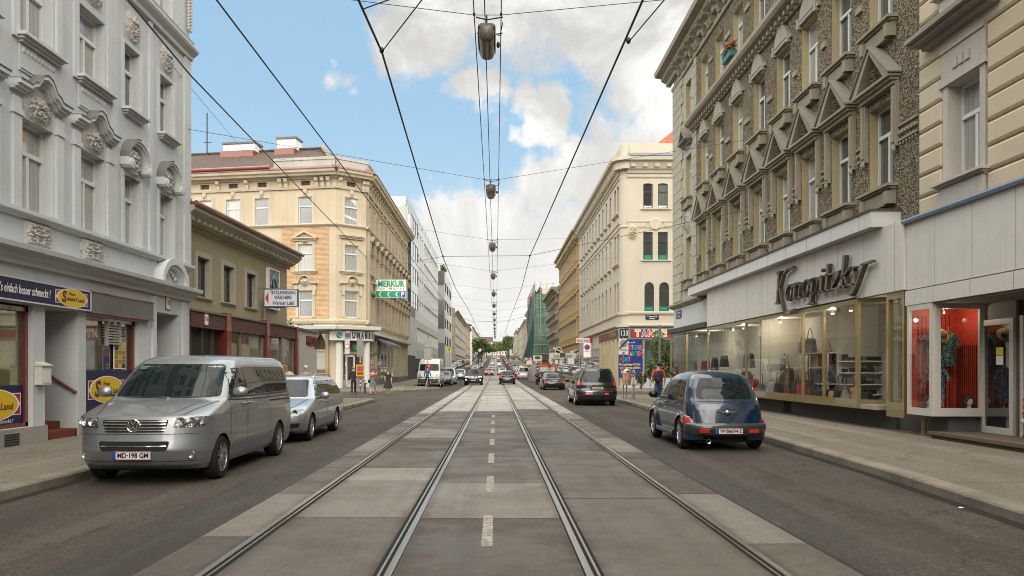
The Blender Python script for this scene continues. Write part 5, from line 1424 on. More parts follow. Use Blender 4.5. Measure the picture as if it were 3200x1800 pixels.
for row,z in enumerate((.92,1.22,1.56,1.9)):
 y=10.15
 while y<11.2:
  w=rr.uniform(.09,.2);h=rr.uniform(.12,.27)
  cidx=rr.choice([4,9,9,0])if row==0 else rr.choice([0,0,0,2,6])
  mb=MB();mb.box(y,y+w,22.0,22.08,z,z+h*.8);mb.box(y+w*.3,y+w*.7,21.99,22.0,z+h*.3,z+h*.42)
  nm={0:'black',2:'grey',4:'red',6:'navy',9:'wine red'}[cidx]
  o=mb.build('wallet',BAGC[cidx]);tag(o,'%s wallet standing on the %s shelf by the bag shop entrance'%(nm,('lowest','second','third','top')[row]),'wallet','wallets on the wall shelves')
  y+=w+rr.uniform(.02,.06)
# --- RIGHT: clothes shop below the banded house
PANELW=panelmat('white_panel_wide',(.58,.55,.505),1.28,.2)
mb=MB();mb.box(9.6,10.0,3,17.58,3.5,5.05);mb.build('fascia_panel',PANELW,B6)
mb=MB();mb.box(9.56,10.0,3,17.56,3.13,3.47);mb.build('lintel_panel',PANELW,B6)
mb=MB();mb.tube([(9.54,3,5.09),(9.54,17.6,5.09)],.06,8);mb.box(9.55,10,3,17.6,5.05,5.1);mb.build('blue_flashing',flat('flashing_blue',(.22,.27,.36),.4,.4),B6)
mb=MB();mb.box(9.62,13,3,17.5,3.08,3.13);mb.build('soffit',plaster('soffit_grey',(.22,.20,.18)),B6)
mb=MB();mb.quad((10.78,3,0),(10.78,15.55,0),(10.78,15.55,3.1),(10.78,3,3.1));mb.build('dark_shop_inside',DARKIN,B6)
mb=MB();mb.box(10.72,12,15.5,17.5,0,3.1);mb.build('entrance_wall',plaster('entrance_wall',(.33,.30,.27),streak=.3),B6)
mb=MB();mb.box(9.62,10.8,3,16.6,0,.28);mb.box(9.56,9.62,3,16.66,.22,.29);mb.build('entrance_step',plaster('step_brown',(.15,.11,.075),dark=.6,grain=.5),B6)
mb=MB();mb.box(10.05,10.7,16.7,17.5,0,.72);mb.build('showcase_plinth',TERR,B6)
RED=paint('red_lining',(.52,.045,.014),rough=.6)
mb=MB();mb.quad((10.68,16.56,.72),(10.68,17.46,.72),(10.68,17.46,3.1),(10.68,16.56,3.1));mb.quad((9.65,17.46,.72),(10.7,17.46,.72),(10.7,17.46,3.1),(9.65,17.46,3.1));mb.box(9.65,10.7,16.56,17.46,.68,.72)
mb.build('showcase_lining',RED,B6)
mb=MB()
for(y0,y1,z0,z1)in((16.5,16.6,.62,3.12),(17.4,17.5,.62,3.12),(16.6,17.4,.62,.78),(16.6,17.4,3.0,3.12)):mb.box(9.57,9.63,y0,y1,z0,z1)
for(x0,x1,z0,z1)in((9.63,9.75,.62,3.12),(10.6,10.78,.62,3.12),(9.75,10.6,.62,.8),(9.75,10.6,2.98,3.12)):mb.box(x0,x1,16.47,16.53,z0,z1)
mb.build('showcase_frame',flat('frame_offwhite',(.50,.475,.43),.45),B6)
mb=MB();mb.quad((9.6,16.6,.78),(9.6,17.4,.78),(9.6,17.4,3.0),(9.6,16.6,3.0));mb.build('showcase_pane',CG,B6)
mb=MB();mb.quad((9.75,16.5,.8),(10.6,16.5,.8),(10.6,16.5,2.98),(9.75,16.5,2.98));mb.build('showcase_pane',CG,B6)
mb=MB()
for q in range(12):mb.box(10.66,10.675,16.62+q*.07,16.625+q*.07,.75,2.2)
for q in range(9):mb.box(9.8+q*.09,9.805+q*.09,17.43,17.445,.75,2.9)
for q in range(14):mb.box(9.75,10.6,17.43,17.445,.8+q*.13,.805+q*.13)
mb.build('display_grid',flat('wire_dark',(.05,.01,.005),.5),B6)
mb=MB()
for(y0,y1,z0,z1)in((15.5,15.62,.28,2.72),(16.42,16.5,.28,2.72),(15.62,16.42,.28,.42),(15.62,16.42,2.6,2.72),(15.2,15.3,.28,2.75)):mb.box(10.66,10.72,y0,y1,z0,z1)
mb.build('door_frame',flat('frame_offwhite',(.50,.475,.43),.45),B6)
mb=MB();mb.quad((10.69,15.62,.42),(10.69,16.42,.42),(10.69,16.42,2.6),(10.69,15.62,2.6));mb.quad((10.69,3,.3),(10.69,15.2,.3),(10.69,15.2,2.75),(10.69,3,2.75))
mb.build('door_pane',shopmat('door_glass',(.012,.010,.009),(.03,.022,.018)),B6)
mb=MB();mb.box(10.66,10.67,15.8,16.02,1.95,2.12);mb.build('yellow_notice',flat('notice_yellow',(.55,.5,.06),.6),B6)
mb=MB();mb.box(10.66,10.67,15.8,16.02,1.75,1.94);mb.build('white_notice',SIGNW,B6)
def patterned(name,c1,c2,c3,sc=26):
 m,nt,N,L,b=newmat(name)
 v=coords(nt)
 n1=nz(nt,v,sc,3,.6,dist=1.5);n2=nz(nt,v,sc*.6,2,.5,dist=2.0)
 col=mixc(nt,mapr(nt,n1,.46,.52),c1,c2);col=mixc(nt,mapr(nt,n2,.56,.6),col,c3)
 L.new(col,b.inputs['Base Color']);setp(b,Roughness=.8);return m
TEALP=patterned('teal_print',(.01,.17,.14),(.01,.02,.02),(.3,.35,.3));BLUEP=patterned('blue_floral_print',(.01,.22,.30),(.03,.02,.05),(.5,.35,.35));LEOP=patterned('leopard_print',(.05,.045,.04),(.22,.2,.17),(.012,.012,.012));PINKP=patterned('pink_print',(.28,.14,.13),(.1,.05,.05),(.4,.3,.28))
def garment(name,label,fr,x,y,z,w,h,mat,sleeve=True,cat='blouse'):
 t=thing(name,label,cat,tuple(fr.p(x,y,z)))
 g=fr.at(x,y,z);mb=MB(g.m)
 L_=[(-w*.14,h),(-w*.42,h*.93),(-w*.62,h*.6),(-w*.5,h*.55),(-w*.36,h*.74),(-w*.4,h*.35),(-w*.5,0)]if sleeve else[(-w*.14,h),(-w*.36,h*.95),(-w*.36,h*.74),(-w*.4,h*.35),(-w*.5,0)]
 rows_=14
 def half(zz):
  if zz>.93:return w*(.14+(1-zz)/.07*.28)
  if zz>.74:return w*(.42+(.93-zz)*.3)
  return w*(.37+(.74-zz)*.17)
 mb.grid(lambda s,q:((s-.5)*2*half(q),-.05*(1-(2*s-1)**2)-.012*math.sin(s*17+q*3),q*h),14,rows_)
 if sleeve:
  for sg in(-1,1):mb.tube([(sg*w*.34,-.02,h*.88),(sg*w*.5,-.03,h*.72),(sg*w*.6,-.03,h*.56)],[w*.11,w*.12,w*.12],8)
 mb.build('cloth',mat,t,smooth=70)
 mb=MB(g.m);mb.tube([(-w*.3,-.01,h*.97),(0,-.01,h*1.05),(w*.3,-.01,h*.97)],.008,6);mb.tube([(0,-.01,h*1.05),(0,-.01,h*1.14),(.03,-.01,h*1.17)],.005,6);mb.build('hanger',flat('hanger_grey',(.2,.19,.18),.5),t)
fc=Frame((9.65,16.95,0),(0,-1,0))
garment('teal_blouse','teal and black swirl print blouse hanging in the red showcase',fc,.64,.15,1.73,.38,.75,TEALP)
garment('floral_dress','turquoise floral dress hanging in the red showcase',fc,.32,.0,.98,.36,.75,BLUEP,cat='dress')
garment('leopard_top','grey leopard print blouse hanging behind the narrow showcase pane',Frame((9.95,0,0),(-1,0,0)),-17.2,0,1.55,.42,.95,LEOP)
garment('pink_dress','dusty pink print dress below the leopard blouse',Frame((10.05,0,0),(-1,0,0)),-17.0,0,.8,.25,.75,PINKP,False,cat='dress')
t=thing('straw_hat','straw sun hat with a blue band hanging in the red showcase','hat',(9.95,16.85,2.4))
mt=Matrix.Translation((9.97,16.8,2.43))@Matrix.Rotation(R(58),4,'X')@Matrix.Rotation(R(10),4,'Y')
STRAW=plaster('straw',(.42,.27,.09),dark=.7,grain=.5,bscale=150)
mb=MB(mt);mb.lathe([(.001,.1),(.06,.1),(.09,.06),(.1,.0),(.19,-.02),(.195,-.03),(.1,-.012)],(0,0,0),'z',24);mb.build('brim_and_crown',STRAW,t,smooth=50)
mb=MB(mt);mb.lathe([(.097,.04),(.103,.04),(.107,.003),(.101,.003)],(0,0,0),'z',24,cap=False);mb.build('band',flat('hat_band_blue',(.02,.05,.1),.6),t)
SKINM=flat('mannequin_skin',(.55,.38,.27),.5);HAIRD=flat('wig_dark',(.02,.013,.01),.6)
def wighead(x,y,z,label):
 t=thing('mannequin_head',label,'mannequin head',(x,y,z))
 mb=MB();mb.sphere((x,y,z+.2),.075,.09,.11,14,10);mb.lathe([(.09,0),(.06,.03),(.045,.1),(.05,.14)],(x,y,z),'z',14);mb.sphere((x,y-.092,z+.19),.012,.02,.022,6,6);mb.build('head',SKINM,t,smooth=60)
 mb=MB();mb.sphere((x,y+.025,z+.235),.1,.1,.1,14,10);[mb.sphere((x+s*.085,y+.02,z+.15),.035,.07,.11,8,8)for s in(-1,1)];mb.build('wig',HAIRD,t,smooth=60)
 mb=MB();[mb.sphere((x+s*.03,y-.082,z+.215),.014,.008,.007,6,5)for s in(-1,1)];mb.build('eyes',BLACK,t)
 mb=MB();mb.sphere((x,y-.086,z+.145),.022,.01,.008,6,5);mb.build('lips',flat('lips_red',(.35,.03,.03),.4),t)
wighead(10.5,16.68,.73,'mannequin head with a dark bob wig behind the wide showcase pane')
wighead(9.85,17.1,.73,'mannequin head with a brown wig behind the narrow showcase pane')
t=thing('flower_display','stand of colourful artificial flowers in the dark shop entrance','display',(10.6,14.6,.3))
mb=MB();rr=random.Random(2)
for k in range(44):
 mb.cur=rr.randrange(5);mb.sphere((10.6+rr.uniform(-.03,.03),15.08-rr.random()*.45,.35+rr.random()*.75),.06,.06,.06,8,6)
mb.build('blossoms',[flat('bl_%d'%k,c,.6)for k,c in enumerate(((.5,.05,.03),(.55,.45,.35),(.5,.2,.02),(.1,.2,.04),(.4,.05,.15)))],t,smooth=60)
mb=MB();mb.box(10.58,10.64,14.6,15.1,.28,.33);mb.build('rack',BLACK,t)
t=thing('spotlight','small halogen lamp hanging inside the red showcase','spotlight',(10.1,16.95,2.95))
mb=MB();mb.tube([(10.1,16.95,3.08),(10.1,16.95,2.96)],.006,6);mb.lathe([(.01,.05),(.03,-.02)],(10.1,16.95,2.93),'z',10);mb.build('housing',WHITE,t)
ld=bpy.data.lights.new('spot_glow','POINT');lo=bpy.data.objects.new('spot_glow',ld);COL.objects.link(lo);lo.parent=t;lo.location=(0,-.1,-.12);ld.energy=6;ld.color=(1,.88,.7);ld.shadow_soft_size=.05
# --- RIGHT: cream corner house 133
CR133=plaster('cream_133',(.505,.455,.37),dark=.88,streak=.15,grain=.1,bscale=50)
CR133S=plaster('cream_133_street',(.53,.485,.40),dark=.85,streak=.2,grain=.1)
GRFR=paint('green_window_frame',(.02,.05,.04),rough=.4)
fA=Frame((10.6,60.1,0),(0,-1,0));fB=Frame((10,0,0),(-1,0,0))
B7=thing('kindergarten_house','cream corner house with green paired windows and number 133 at the shop','house',(10.5,62,0))
opsA=[]
for a,b in((2010,2040),(2056,2087)):
 xa,xb=px(fA,a,800)[0],px(fA,b,800)[0]
 opsA+=[(xa,xb,14.5,16.5,.12),(xa,xb,10.4,12.6),(xa+.1,xb+.1,6.28,8.6,.42)]
for a,b in((3.9,4.65),(5.1,5.85),(8.2,8.95),(9.4,10.15)):opsA+=[(a,b,14.5,16.5,.12),(a,b,10.4,12.6),(a,b,6.28,8.6,.42)]
yy=[61.6,63.0]+[65.6+2.35*k for k in range(10)]
opsB=[]
for y in yy:opsB+=[(-y-.45,-y+.45,14.3,16.6,.15),(-y-.45,-y+.45,10.2,12.7),(-y-.45,-y+.45,6.3,8.8,.45)]
mb=MB();rv=MB();wall(mb,fA,0,22,0,18.0,opsA,.22)
for k in range(8):
 a0,a1=R(180+90*k/8),R(180+90*(k+1)/8)
 q0=(10.6+.6*math.cos(a0),60.7+.6*math.sin(a0));q1=(10.6+.6*math.cos(a1),60.7+.6*math.sin(a1))
 mb.quad((*q0,0),(*q1,0),(*q1,19.7),(*q0,19.7))
mb.build('wall',[CR133,CR133],B7,weld=True)
mb=MB();wall(mb,fB,-90.0,-60.7,0,18.0,opsB,.25);mb.quad((10,90,0),(22,90,0),(22,90,19.5),(10,90,19.5));mb.build('street_wall',[CR133S,CR133],B7,weld=True)
windows(B7,fA,opsA,'tee',GRFR,paneglass('dark_glass_green',(.03,.035,.035),(.2,.22,.2),.3),.16)
windows(B7,fB,opsB,'tee',GRFR,GLASS,.22)
mb=MB()
for f,a,b in((fA,-.1,22),(fB,-90.2,-60.6)):
 run(f,[(0,17.3),(.1,17.3),(.16,17.5),(.3,17.6),(.5,18.1),(.75,18.2),(.8,18.45),(0,18.55)],a,b,mb)
 run(f,[(0,16.95),(.08,16.95),(.1,17.05),(0,17.1)],a,b,mb)
 run(f,[(0,13.35),(.06,13.35),(.1,13.45),(0,13.5)],a,b,mb);run(f,[(0,12.95),(.06,12.95),(.06,13.03),(0,13.05)],a,b,mb)
 run(f,[(0,6.0),(.08,6.0),(.14,6.1),(.14,6.2),(0,6.25)],a,b,mb)
 run(f,[(0,4.95),(.15,5.0),(.3,5.1),(.3,5.2),(0,5.3)],a,b,mb)
for k in range(8):
 a0,a1=R(180+90*k/8),R(180+90*(k+1)/8)
 for r_,z0,z1 in((1.4,18.2,18.5),(1.1,17.6,18.2),(.74,6.0,6.2),(.9,5.0,5.2),(.68,13.0,13.1)):
  q=[(10.6+r*math.cos(a),60.7+r*math.sin(a))for r,a in((.6,a0),(.6,a1),(r_,a1),(r_,a0))]
  lo=[mb.P((*p,z0))for p in q];hi_=[mb.P((*p,z1))for p in q]
  mb.face(lo);mb.face(hi_)
  for j in range(4):mb.face([lo[j],lo[(j+1)%4],hi_[(j+1)%4],hi_[j]])
mb.build('cornice',CR133,B7)
mb=MB();mb.m=fA.m;mb.box(-.1,22,.15,10,18.4,19.75);mb.m=None;mb.box(10.15,22,60.7,90,18.4,19.75);mb.build('attic_parapet',CR133,B7)
mb=MB();mb.m=fA.m;mb.mould([(.6,18.56),(.15,18.9),(0,18.9),(0,18.5)],0,22);mb.build('grey_roof_edge',flat('roof_sheet_grey',(.13,.15,.16),.5),B7)
for k in range(22):put('cornice_block','cornice_block/a',lambda m:m.box(0,.35,-.5,0,0,.3),CR133,fA,.15+k*.95,17.72,B7)
for k in range(40):put('cornice_block','cornice_block/b',lambda m:m.box(0,.25,-.5,0,0,.47),CR133,fB,-61.35-k*.72,17.55,B7)
TERRA=tiles('roof_tiles_orange',(.42,.12,.05),(.34,.09,.04),.3,.3)
slope('roof',(12.6,62.0,19.7),(30,62.0,19.7),(30,70,25.0),(18.0,70,25.0),TERRA,B7)
for y in yy:put('window_sill','window_sill/133',slab(1.3,.22,.2),CR133,fB,-y,10.2,B7);put('window_sill','window_sill/133',None,CR133,fB,-y,14.3,B7)
put('medallion','medallion/133',lambda m:(m.lathe([(.3,-.09),(.42,-.1),(.52,-.04),(.52,0)],(0,0,0),'y',24),m.box(-2.2,-.7,-.05,0,-.2,.2),m.box(.7,2.2,-.05,0,-.2,.2)),CR133,fA,px(fA,2048,680)[0],13.25,B7)
put('stucco_mask','stucco_mask/133',relief(.85,1.3,7.7,.25,22,30),plaster('mask_gilt',(.58,.49,.35),dark=.7),fA,px(fA,1977,715)[0],12.6,B7,smooth=50)
for a,b in((2010,2087),):
 xa,xb=px(fA,a,800)[0]-.2,px(fA,b,800)[0]+.25
 put('window_sill','pair_sill/133',lambda m:m.box(0,xb-xa,-.14,0,-.09,0),CR133,fA,xa,14.48,B7);put('window_sill','pair_sill/133',None,CR133,fA,xa,10.38,B7)
GRNC=flat('curtain_green',(.01,.2,.12),.8)
mb=MB(fA.m)
for o in opsA[:6]:
 if o[2]<12:mb.box(o[0]+.08,o[1]-.08,.1,.13,o[2]+.06,o[2]+.36)
mb.build('green_curtains',GRNC,B7)
BLUEGR=paint('blue_grey_fascia',(.17,.22,.24),rough=.45);BRICKR=flat('tante_red',(.23,.025,.018),.45);WINE=flat('wine_red',(.12,.018,.018),.45)
x1,x2=px(fA,1942,1040)[0],14
mb=MB(fA.m);mb.box(-.6,x2,-.12,0,4.05,4.92);mb.build('fascia',BLUEGR,B7)
mb=MB(fB.m);mb.box(-72,-60.1,-.12,0,4.05,4.92);mb.build('fascia',BLUEGR,B7)
t=thing('shop_sign','brick red fascia sign with coloured letters TANTE on the cream corner house','sign',tuple(fA.p(3,0,4.5)))
xa=px(fA,1969,1040)[0]
mb=MB(fA.m);mb.box(xa,x2-.3,-.15,-.12,4.15,4.82);mb.build('board',BRICKR,t)
xq=px(fA,1983,1040)[0]
for k,(ch,c)in enumerate(zip('TANTE',((.6,.4,.05),(.02,.12,.4),(.5,.06,.03),(.02,.3,.12),(.6,.4,.05)))):
 w_=.42;xk=xq+.12+k*.52
 text('letter_outline',ch,fA,xk+.1,-.155,4.48,t,SIGNW,size=.72,depth=.003,width=w_+.07,bold=.06)
 text('letter',ch,fA,xk+.1,-.162,4.48,t,flat('tante_%d'%k,c,.5),size=.7,depth=.003,width=w_-.02,bold=.012)
t=thing('number_board','black board with a large white 133 at the house corner','house number',tuple(fA.p(.2,0,4.5)))
xa,xb=px(fA,1937,1040)[0],px(fA,1962,1040)[0]
mb=MB(fA.m);mb.box(xa,xb,-.15,-.12,4.12,4.85);mb.build('board',BLACK,t)
text('lettering','133',fA,(xa+xb)/2,-.155,4.5,t,flat('number_silver',(.5,.5,.5),.4),size=.6,depth=.003,width=(xb-xa)*.85,bold=.008)
t=thing('shop_sign','wine red shop sign with faded gold letters on the cream corner house','sign',(9.85,64,4.5))
mb=MB(fB.m);mb.box(-71.8,-61.0,-.15,-.12,4.15,4.82);mb.build('board',WINE,t)
text('lettering','BRANDHOFER',fB,-69.0,-.155,4.42,t,flat('letters_faded',(.3,.1,.09),.5),size=.5,depth=.003,width=4.0);text('lettering','ESSEN',fB,-63.6,-.155,4.5,t,flat('letters_gold',(.35,.25,.06),.5),size=.5,depth=.003,width=3.6,bold=.01)
t=thing('shop_board','large blue shop board with multicoloured words and opening hours','sign',tuple(fA.p(1,0,2)))
xa,xb=px(fA,1933,1100)[0],px(fA,2008,1100)[0]
NAVB=flat('board_blue',(.012,.022,.16),.4)
mb=MB(fA.m);mb.box(xa,xb,-.12,0,.95,4.0);mb.build('board',NAVB,t)
cw=xb-xa
def multi(s,z,size,w,x0):
 cols=((.5,.05,.04),(.6,.35,.03),(.02,.3,.25),(.05,.2,.45),(.5,.2,.02))
 for k,ch in enumerate(s):text('letter',ch,fA,x0+w*(k+.5)/len(s),-.125,z,t,flat('multi_%d'%(k%5),cols[k%5],.5),size=size,depth=.003,width=w/len(s)*(.86 if ch!='I' else .3),bold=.016)
multi('STUBE',3.35,.5,cw*.58,xa+cw*.38);multi('GARTEN',2.86,.5,cw*.64,xa+cw*.34);multi('MARKT',2.4,.45,cw*.42,xa+cw*.06)
YL=flat('letters_yellow',(.6,.45,.06),.5)
text('lettering','Kinder und',fA,xa+cw*.45,-.125,3.78,t,SIGNW,size=.2,depth=.002,width=cw*.4)
for s,z,sz,a,b in(('Montag-Freitag 6-20 Uhr',2.02,.24,.02,.9),('auch Samstag ge\u00f6ffnet',1.76,.22,.04,.9),('8 93 69 71',1.42,.34,.1,.68)):text('lettering',s,fA,xa+cw*(a+b)/2,-.125,z,t,YL,size=sz,depth=.002,width=cw*(b-a),bold=.006)
for s,z in(('Spielen, Turnen, Schwimmen',1.2),('alle Kurse, viele',1.1),('und unsere Ausfl\u00fcge',1.0)):text('lettering',s,fA,xa+cw*.55,-.125,z+.02,t,SIGNW,size=.1,depth=.002,width=cw*.75)
mb=MB(fA.m);mb.box(-.05,12,-.05,0,.1,.95);mb.build('pale_plinth',plaster('plinth_pale_blue',(.42,.44,.46)),B7)
mb=MB(fA.m);xa2=px(fA,2014,1100)[0];mb.box(xa2,xa2+2.6,-.02,0,.95,3.95);mb.build('shop_pane',shopmat('shop_glass_green',(.02,.035,.03),(.08,.12,.1)),B7)
mb=MB(fB.m)
for k in range(5):mb.box(-71.5+k*2.2,-70.2+k*2.2,-.14,0,.1,4.05)
mb.build('shop_pilasters',plaster('yellowed_pilaster',(.55,.46,.29),streak=.3),B7)
mb=MB(fB.m)
for k in range(5):mb.box(-70.1+k*2.2,-69.4+k*2.2,-.02,.0,.4,3.9)
mb.box(-89,-72.5,-.03,0,.5,3.7)
mb.build('shop_panes',shopmat('shop_glass_cream',(.06,.05,.04),(.3,.27,.2)),B7)
streetplate(fA,px(fA,2038,990)[0],5.78,'14., Schanzer-Kohl-','Gasse','small navy street name plate on the cream corner house with green windows',1.05,.36)
# --- farther houses on both sides of the street
ROOFG=plaster('roof_slate',(.07,.065,.065),dark=.6);DGL=paneglass('far_glass',(.035,.038,.04),(.25,.25,.23),.3)
def house(name,label,side,y0,y1,X,h,col,trim,floors,pitch=2.4,ww=1.0,ground=4.4,roof='flat',south=True,cor=.6,ribbons=None,gmat=None,frame=None,depth=.22,win=True,deep=12,wfrac=.6):
 """a row house: side=-1 left of the street, +1 right"""
 zb=gz((y0+y1)/2)
 f=Frame((X,0,zb),(-side,0))
 mp=(lambda y:y)if side<0 else(lambda y:-y)
 xa,xb=sorted((mp(y0),mp(y1)))
 B=thing(name,label,'house',(X,(y0+y1)/2,zb))
 fh=(h-ground-.9)/floors
 ops=[]
 if win:
  n=max(1,int((y1-y0-.6)/pitch));m0=(y1-y0-n*pitch)/2
  for k in range(n):
   c=mp(y0+m0+(k+.5)*pitch)
   for q in range(floors):
    z=ground+q*fh+fh*.18
    ops.append((c-ww/2,c+ww/2,z,z+fh*wfrac))
 mb=MB();wall(mb,f,xa,xb,-1,h,ops,depth)
 s=mp(y0);e=mp(y1);P=f.p
 mb.quad(P(s,0,-1),P(s,deep,-1),P(s,deep,h),P(s,0,h));mb.quad(P(e,0,-1),P(e,deep,-1),P(e,deep,h),P(e,0,h));mb.quad(P(s,0,h),P(e,0,h),P(e,deep,h),P(s,deep,h))
 mb.build('wall',[col,col],B,weld=True)
 if ops:
  o=ops[0];key=('far',round(o[1]-o[0],2),round(o[3]-o[2],2),(gmat or DGL).name)
  if key not in _WIN:
   m=MB();w,hh=o[1]-o[0],o[3]-o[2];m.quad((-w/2,0,0),(w/2,0,0),(w/2,0,hh),(-w/2,0,hh))
   m.cur=1;m.box(-w/2,w/2,-.05,.02,hh*.62,hh*.68);m.box(-.04,.04,-.05,.02,0,hh)
   _WIN[key]=m.mesh('window',[gmat or DGL,frame or WHITE])
  for o in ops[:100]:place(link('window',_WIN[key]),f.at((o[0]+o[1])/2,depth-.03,o[2]),B)
 if cor:
  mb=MB();run(f,cornice(h+.1,cor,cor*.9),xa-(.0),xb,mb);run(f,[(0,ground-.3),(.12,ground-.25),(.2,ground-.1),(0,ground)],xa,xb,mb)
  mb.build('cornice',trim,B)
  mb=MB(f.m)
  for q in range(1,floors):z=ground+q*fh;mb.box(xa,xb,-.1,0,z-.12,z)
  mb.build('string_course',trim,B)
 if win and ground>3.5:
  mb=MB(f.m);mb.box(xa+.4,xb-.4,-.02,.0,.4,ground-1.0);mb.build('shop_glass',shopmat('far_shop',(.03,.028,.025),(.2,.17,.12))if 'far_shop' not in MATS else MATS['far_shop'],B)
  MATS.setdefault('far_shop',bpy.data.materials.get('far_shop'))
 if roof=='tile' or roof=='slate':
  slope('roof',P(xa,-.3,h+.15),P(xb,-.3,h+.15),P(xb,deep*.5,h+3.6),P(xa,deep*.5,h+3.6),BROWNT if roof=='tile' else ROOFG,B)
 return B,f,ops
OCH=plaster('ochre_render',(.46,.30,.12),dark=.8,streak=.25);OCHT=plaster('ochre_trim',(.46,.37,.24),dark=.7,streak=.4);GRYO=plaster('grey_ornate',(.34,.30,.235),dark=.65,streak=.4)
CRM2=plaster('cream_far',(.52,.46,.36),dark=.82,streak=.25);CRM3=plaster('pale_far',(.55,.52,.45),dark=.82,streak=.2);GRN2=plaster('green_cream_far',(.47,.48,.34),dark=.85);ROS2=plaster('rose_far',(.5,.38,.29),dark=.82);GRY2=plaster('grey_far',(.36,.35,.33),dark=.8)
B,f,ops=house('ochre_house','ochre house with pale trim beyond the cream corner house',1,90.05,118,10.0,18.2,OCH,OCHT,4,2.3,.9,4.9,cor=.9)
for o in ops:
 put('window_hood','window_hood/och',lambda m:(slab(1.5,.4,.3)(m),m.box(-.7,-.52,-.2,0,-2.2,-.3),m.box(.52,.7,-.2,0,-2.2,-.3)),OCHT,f,(o[0]+o[1])/2,o[3]+.4,B)
mb=MB(f.m);[mb.box(-117.5+k*.8,-117.2+k*.8,-.7,0,17.3,17.7)for k in range(34)];mb.build('cornice_blocks',OCHT,B)
B,f,ops=house('ornate_house','sooty ornate house with heavy window hoods next to the ochre house',1,118.05,142,10.0,14.2,GRYO,GRYO,3,2.4,1.0,4.6,cor=1.3,roof='tile')
for o in ops:put('window_hood','window_hood/orn',lambda m:(slab(2.0,.75,.4)(m),m.box(-.9,-.6,-.5,0,-1.1,-.3),m.box(.6,.9,-.5,0,-1.1,-.3)),GRYO,f,(o[0]+o[1])/2,o[3]+.45,B)
house('low_yellow_house','narrow yellow house between the sooty house and the netted scaffold',1,142.05,163,11.5,9.0,plaster('yellow_far',(.5,.36,.1),dark=.8),OCHT,2,2.4,1.0,4.2,cor=.4)
B,f,ops=house('house_under_repair','pale house wrapped in scaffolding and green netting',1,166,204,10.2,19,CRM2,CRM3,4,2.6,1.1,4.5,cor=.5)
t=thing('scaffold','tall scaffold hung with dark green netting in front of the pale house','scaffold',(8.7,180,.6))
NETG=plaster('green_netting',(.016,.07,.058),dark=.4,streak=.8)
NETL=plaster('green_netting_pale',(.10,.17,.135),dark=.4,streak=.85)
mb=MB()
mb.grid(lambda s,q:(8.75+.35*math.sin(s*23)*.4+.25*math.sin(q*9+s*5)-(1.0*(1-q)**3),164.8+s*39,4.6+q*14.5),60,24);mb.build('street_netting',NETG,t,smooth=80)
mb=MB();mb.grid(lambda s,q:(8.75+s*3.8-.9*(1-q)**3*(1-s),164.8+.2*math.sin(s*15+q*4),4.6+q*13.5),24,24);mb.build('end_netting',NETL,t,smooth=80)
STEELG=flat('scaffold_steel',(.22,.22,.21),.5,.5);REDN=flat('red_netting',(.35,.13,.1),.8)
mb=MB()
for z in range(3,21,2):mb.tube([(8.6,164.5,z),(12.6,164.5,z)],.05,5)
for x in(8.6,9.8,11.2,12.5):mb.tube([(x,164.5,.6),(x,164.5,20.8)],.05,5)
for y in range(165,204,3):mb.tube([(8.55,y,.8),(8.55,y,20.8)],.05,5)
mb.build('poles',STEELG,t)
mb=MB()
for k in range(14):mb.poly([(8.55,165+k*2.8,18.2),(8.55,167+k*2.8,18.2),(8.55,166.9+k*2.8,20.7),(8.55,165.1+k*2.8,20.6)])
mb.build('red_guard_net',REDN,t)
mb=MB();mb.box(8.2,12,164.5,166,3.6,4.4);mb.build('hoarding',flat('hoarding_brown',(.12,.05,.03),.6),t)
house('cream_terrace','cream house beyond the netted scaffold',1,206,242,10.0,17.4,CRM2,CRM3,4,2.6,1.1,4.4,cor=.8,roof='slate')
house('rose_terrace','rose tinted house farther along the right side',1,242.1,282,10.0,15.6,ROS2,CRM3,3,2.8,1.1,4.4,cor=.8,roof='tile')
house('green_cream_terrace','pale green house far along the right side',1,282.1,346,10.0,14.6,GRN2,CRM3,3,2.9,1.2,4.4,cor=.7,roof='slate')
house('pale_terrace','pale tall house far along the right side before the trees',1,346.1,400,10.0,15.0,CRM3,CRM3,3,3,1.2,4.4,cor=.6,roof='tile')
house('hill_terrace','cream house on the far hill right of the road',1,440,560,13.0,13,CRM2,CRM3,3,3,1.2,4.0,cor=.6,roof='tile')
OFW=panelmat('office_white_panel',(.60,.60,.58),2.9);OFS=plaster('office_concrete',(.50,.50,.47),dark=.7,streak=.6)
GRGL=paneglass('bay_glass_grey',(.05,.075,.09),(.12,.16,.18),.4);SPAN=paint('spandrel_grey',(.10,.125,.14),rough=.25)
fo=Frame((-9.55,0,0),(1,0,0));B=thing('office_block','white office block with dark ribbon windows and a grey glass corner bay','office block',(-9.5,100,0))
rb=[(16.9,18.5),(14.2,15.8),(11.4,13.0),(8.7,10.2)]
segs=[(89.8,93.9),(95.2,96.6),(97.6,99.0),(100.3,124.2)]
ops=[(a,b,c,d)for c,d in rb for a,b in segs]+[(91.5,124.2,5.0,6.7)]
mb=MB();wall(mb,fo,89.2,125,7.6,19.4,[o for o in ops if o[2]>8],.18);mb.build('wall',[OFW,OFW],B,weld=True)
mb=MB();wall(mb,fo,81.9,125,3.2,7.6,[o for o in ops if o[2]<8],.18);mb.quad(fo.p(81.9,0,0),fo.p(81.9,14,0),fo.p(81.9,14,19.4),fo.p(81.9,0,19.4));mb.quad(fo.p(81.9,0,19.4),fo.p(125,0,19.4),fo.p(125,14,19.4),fo.p(81.9,14,19.4));mb.quad(fo.p(125,0,0),fo.p(125,14,0),fo.p(125,14,19.4),fo.p(125,0,19.4));mb.build('lower_wall',[OFS,OFS],B,weld=True)
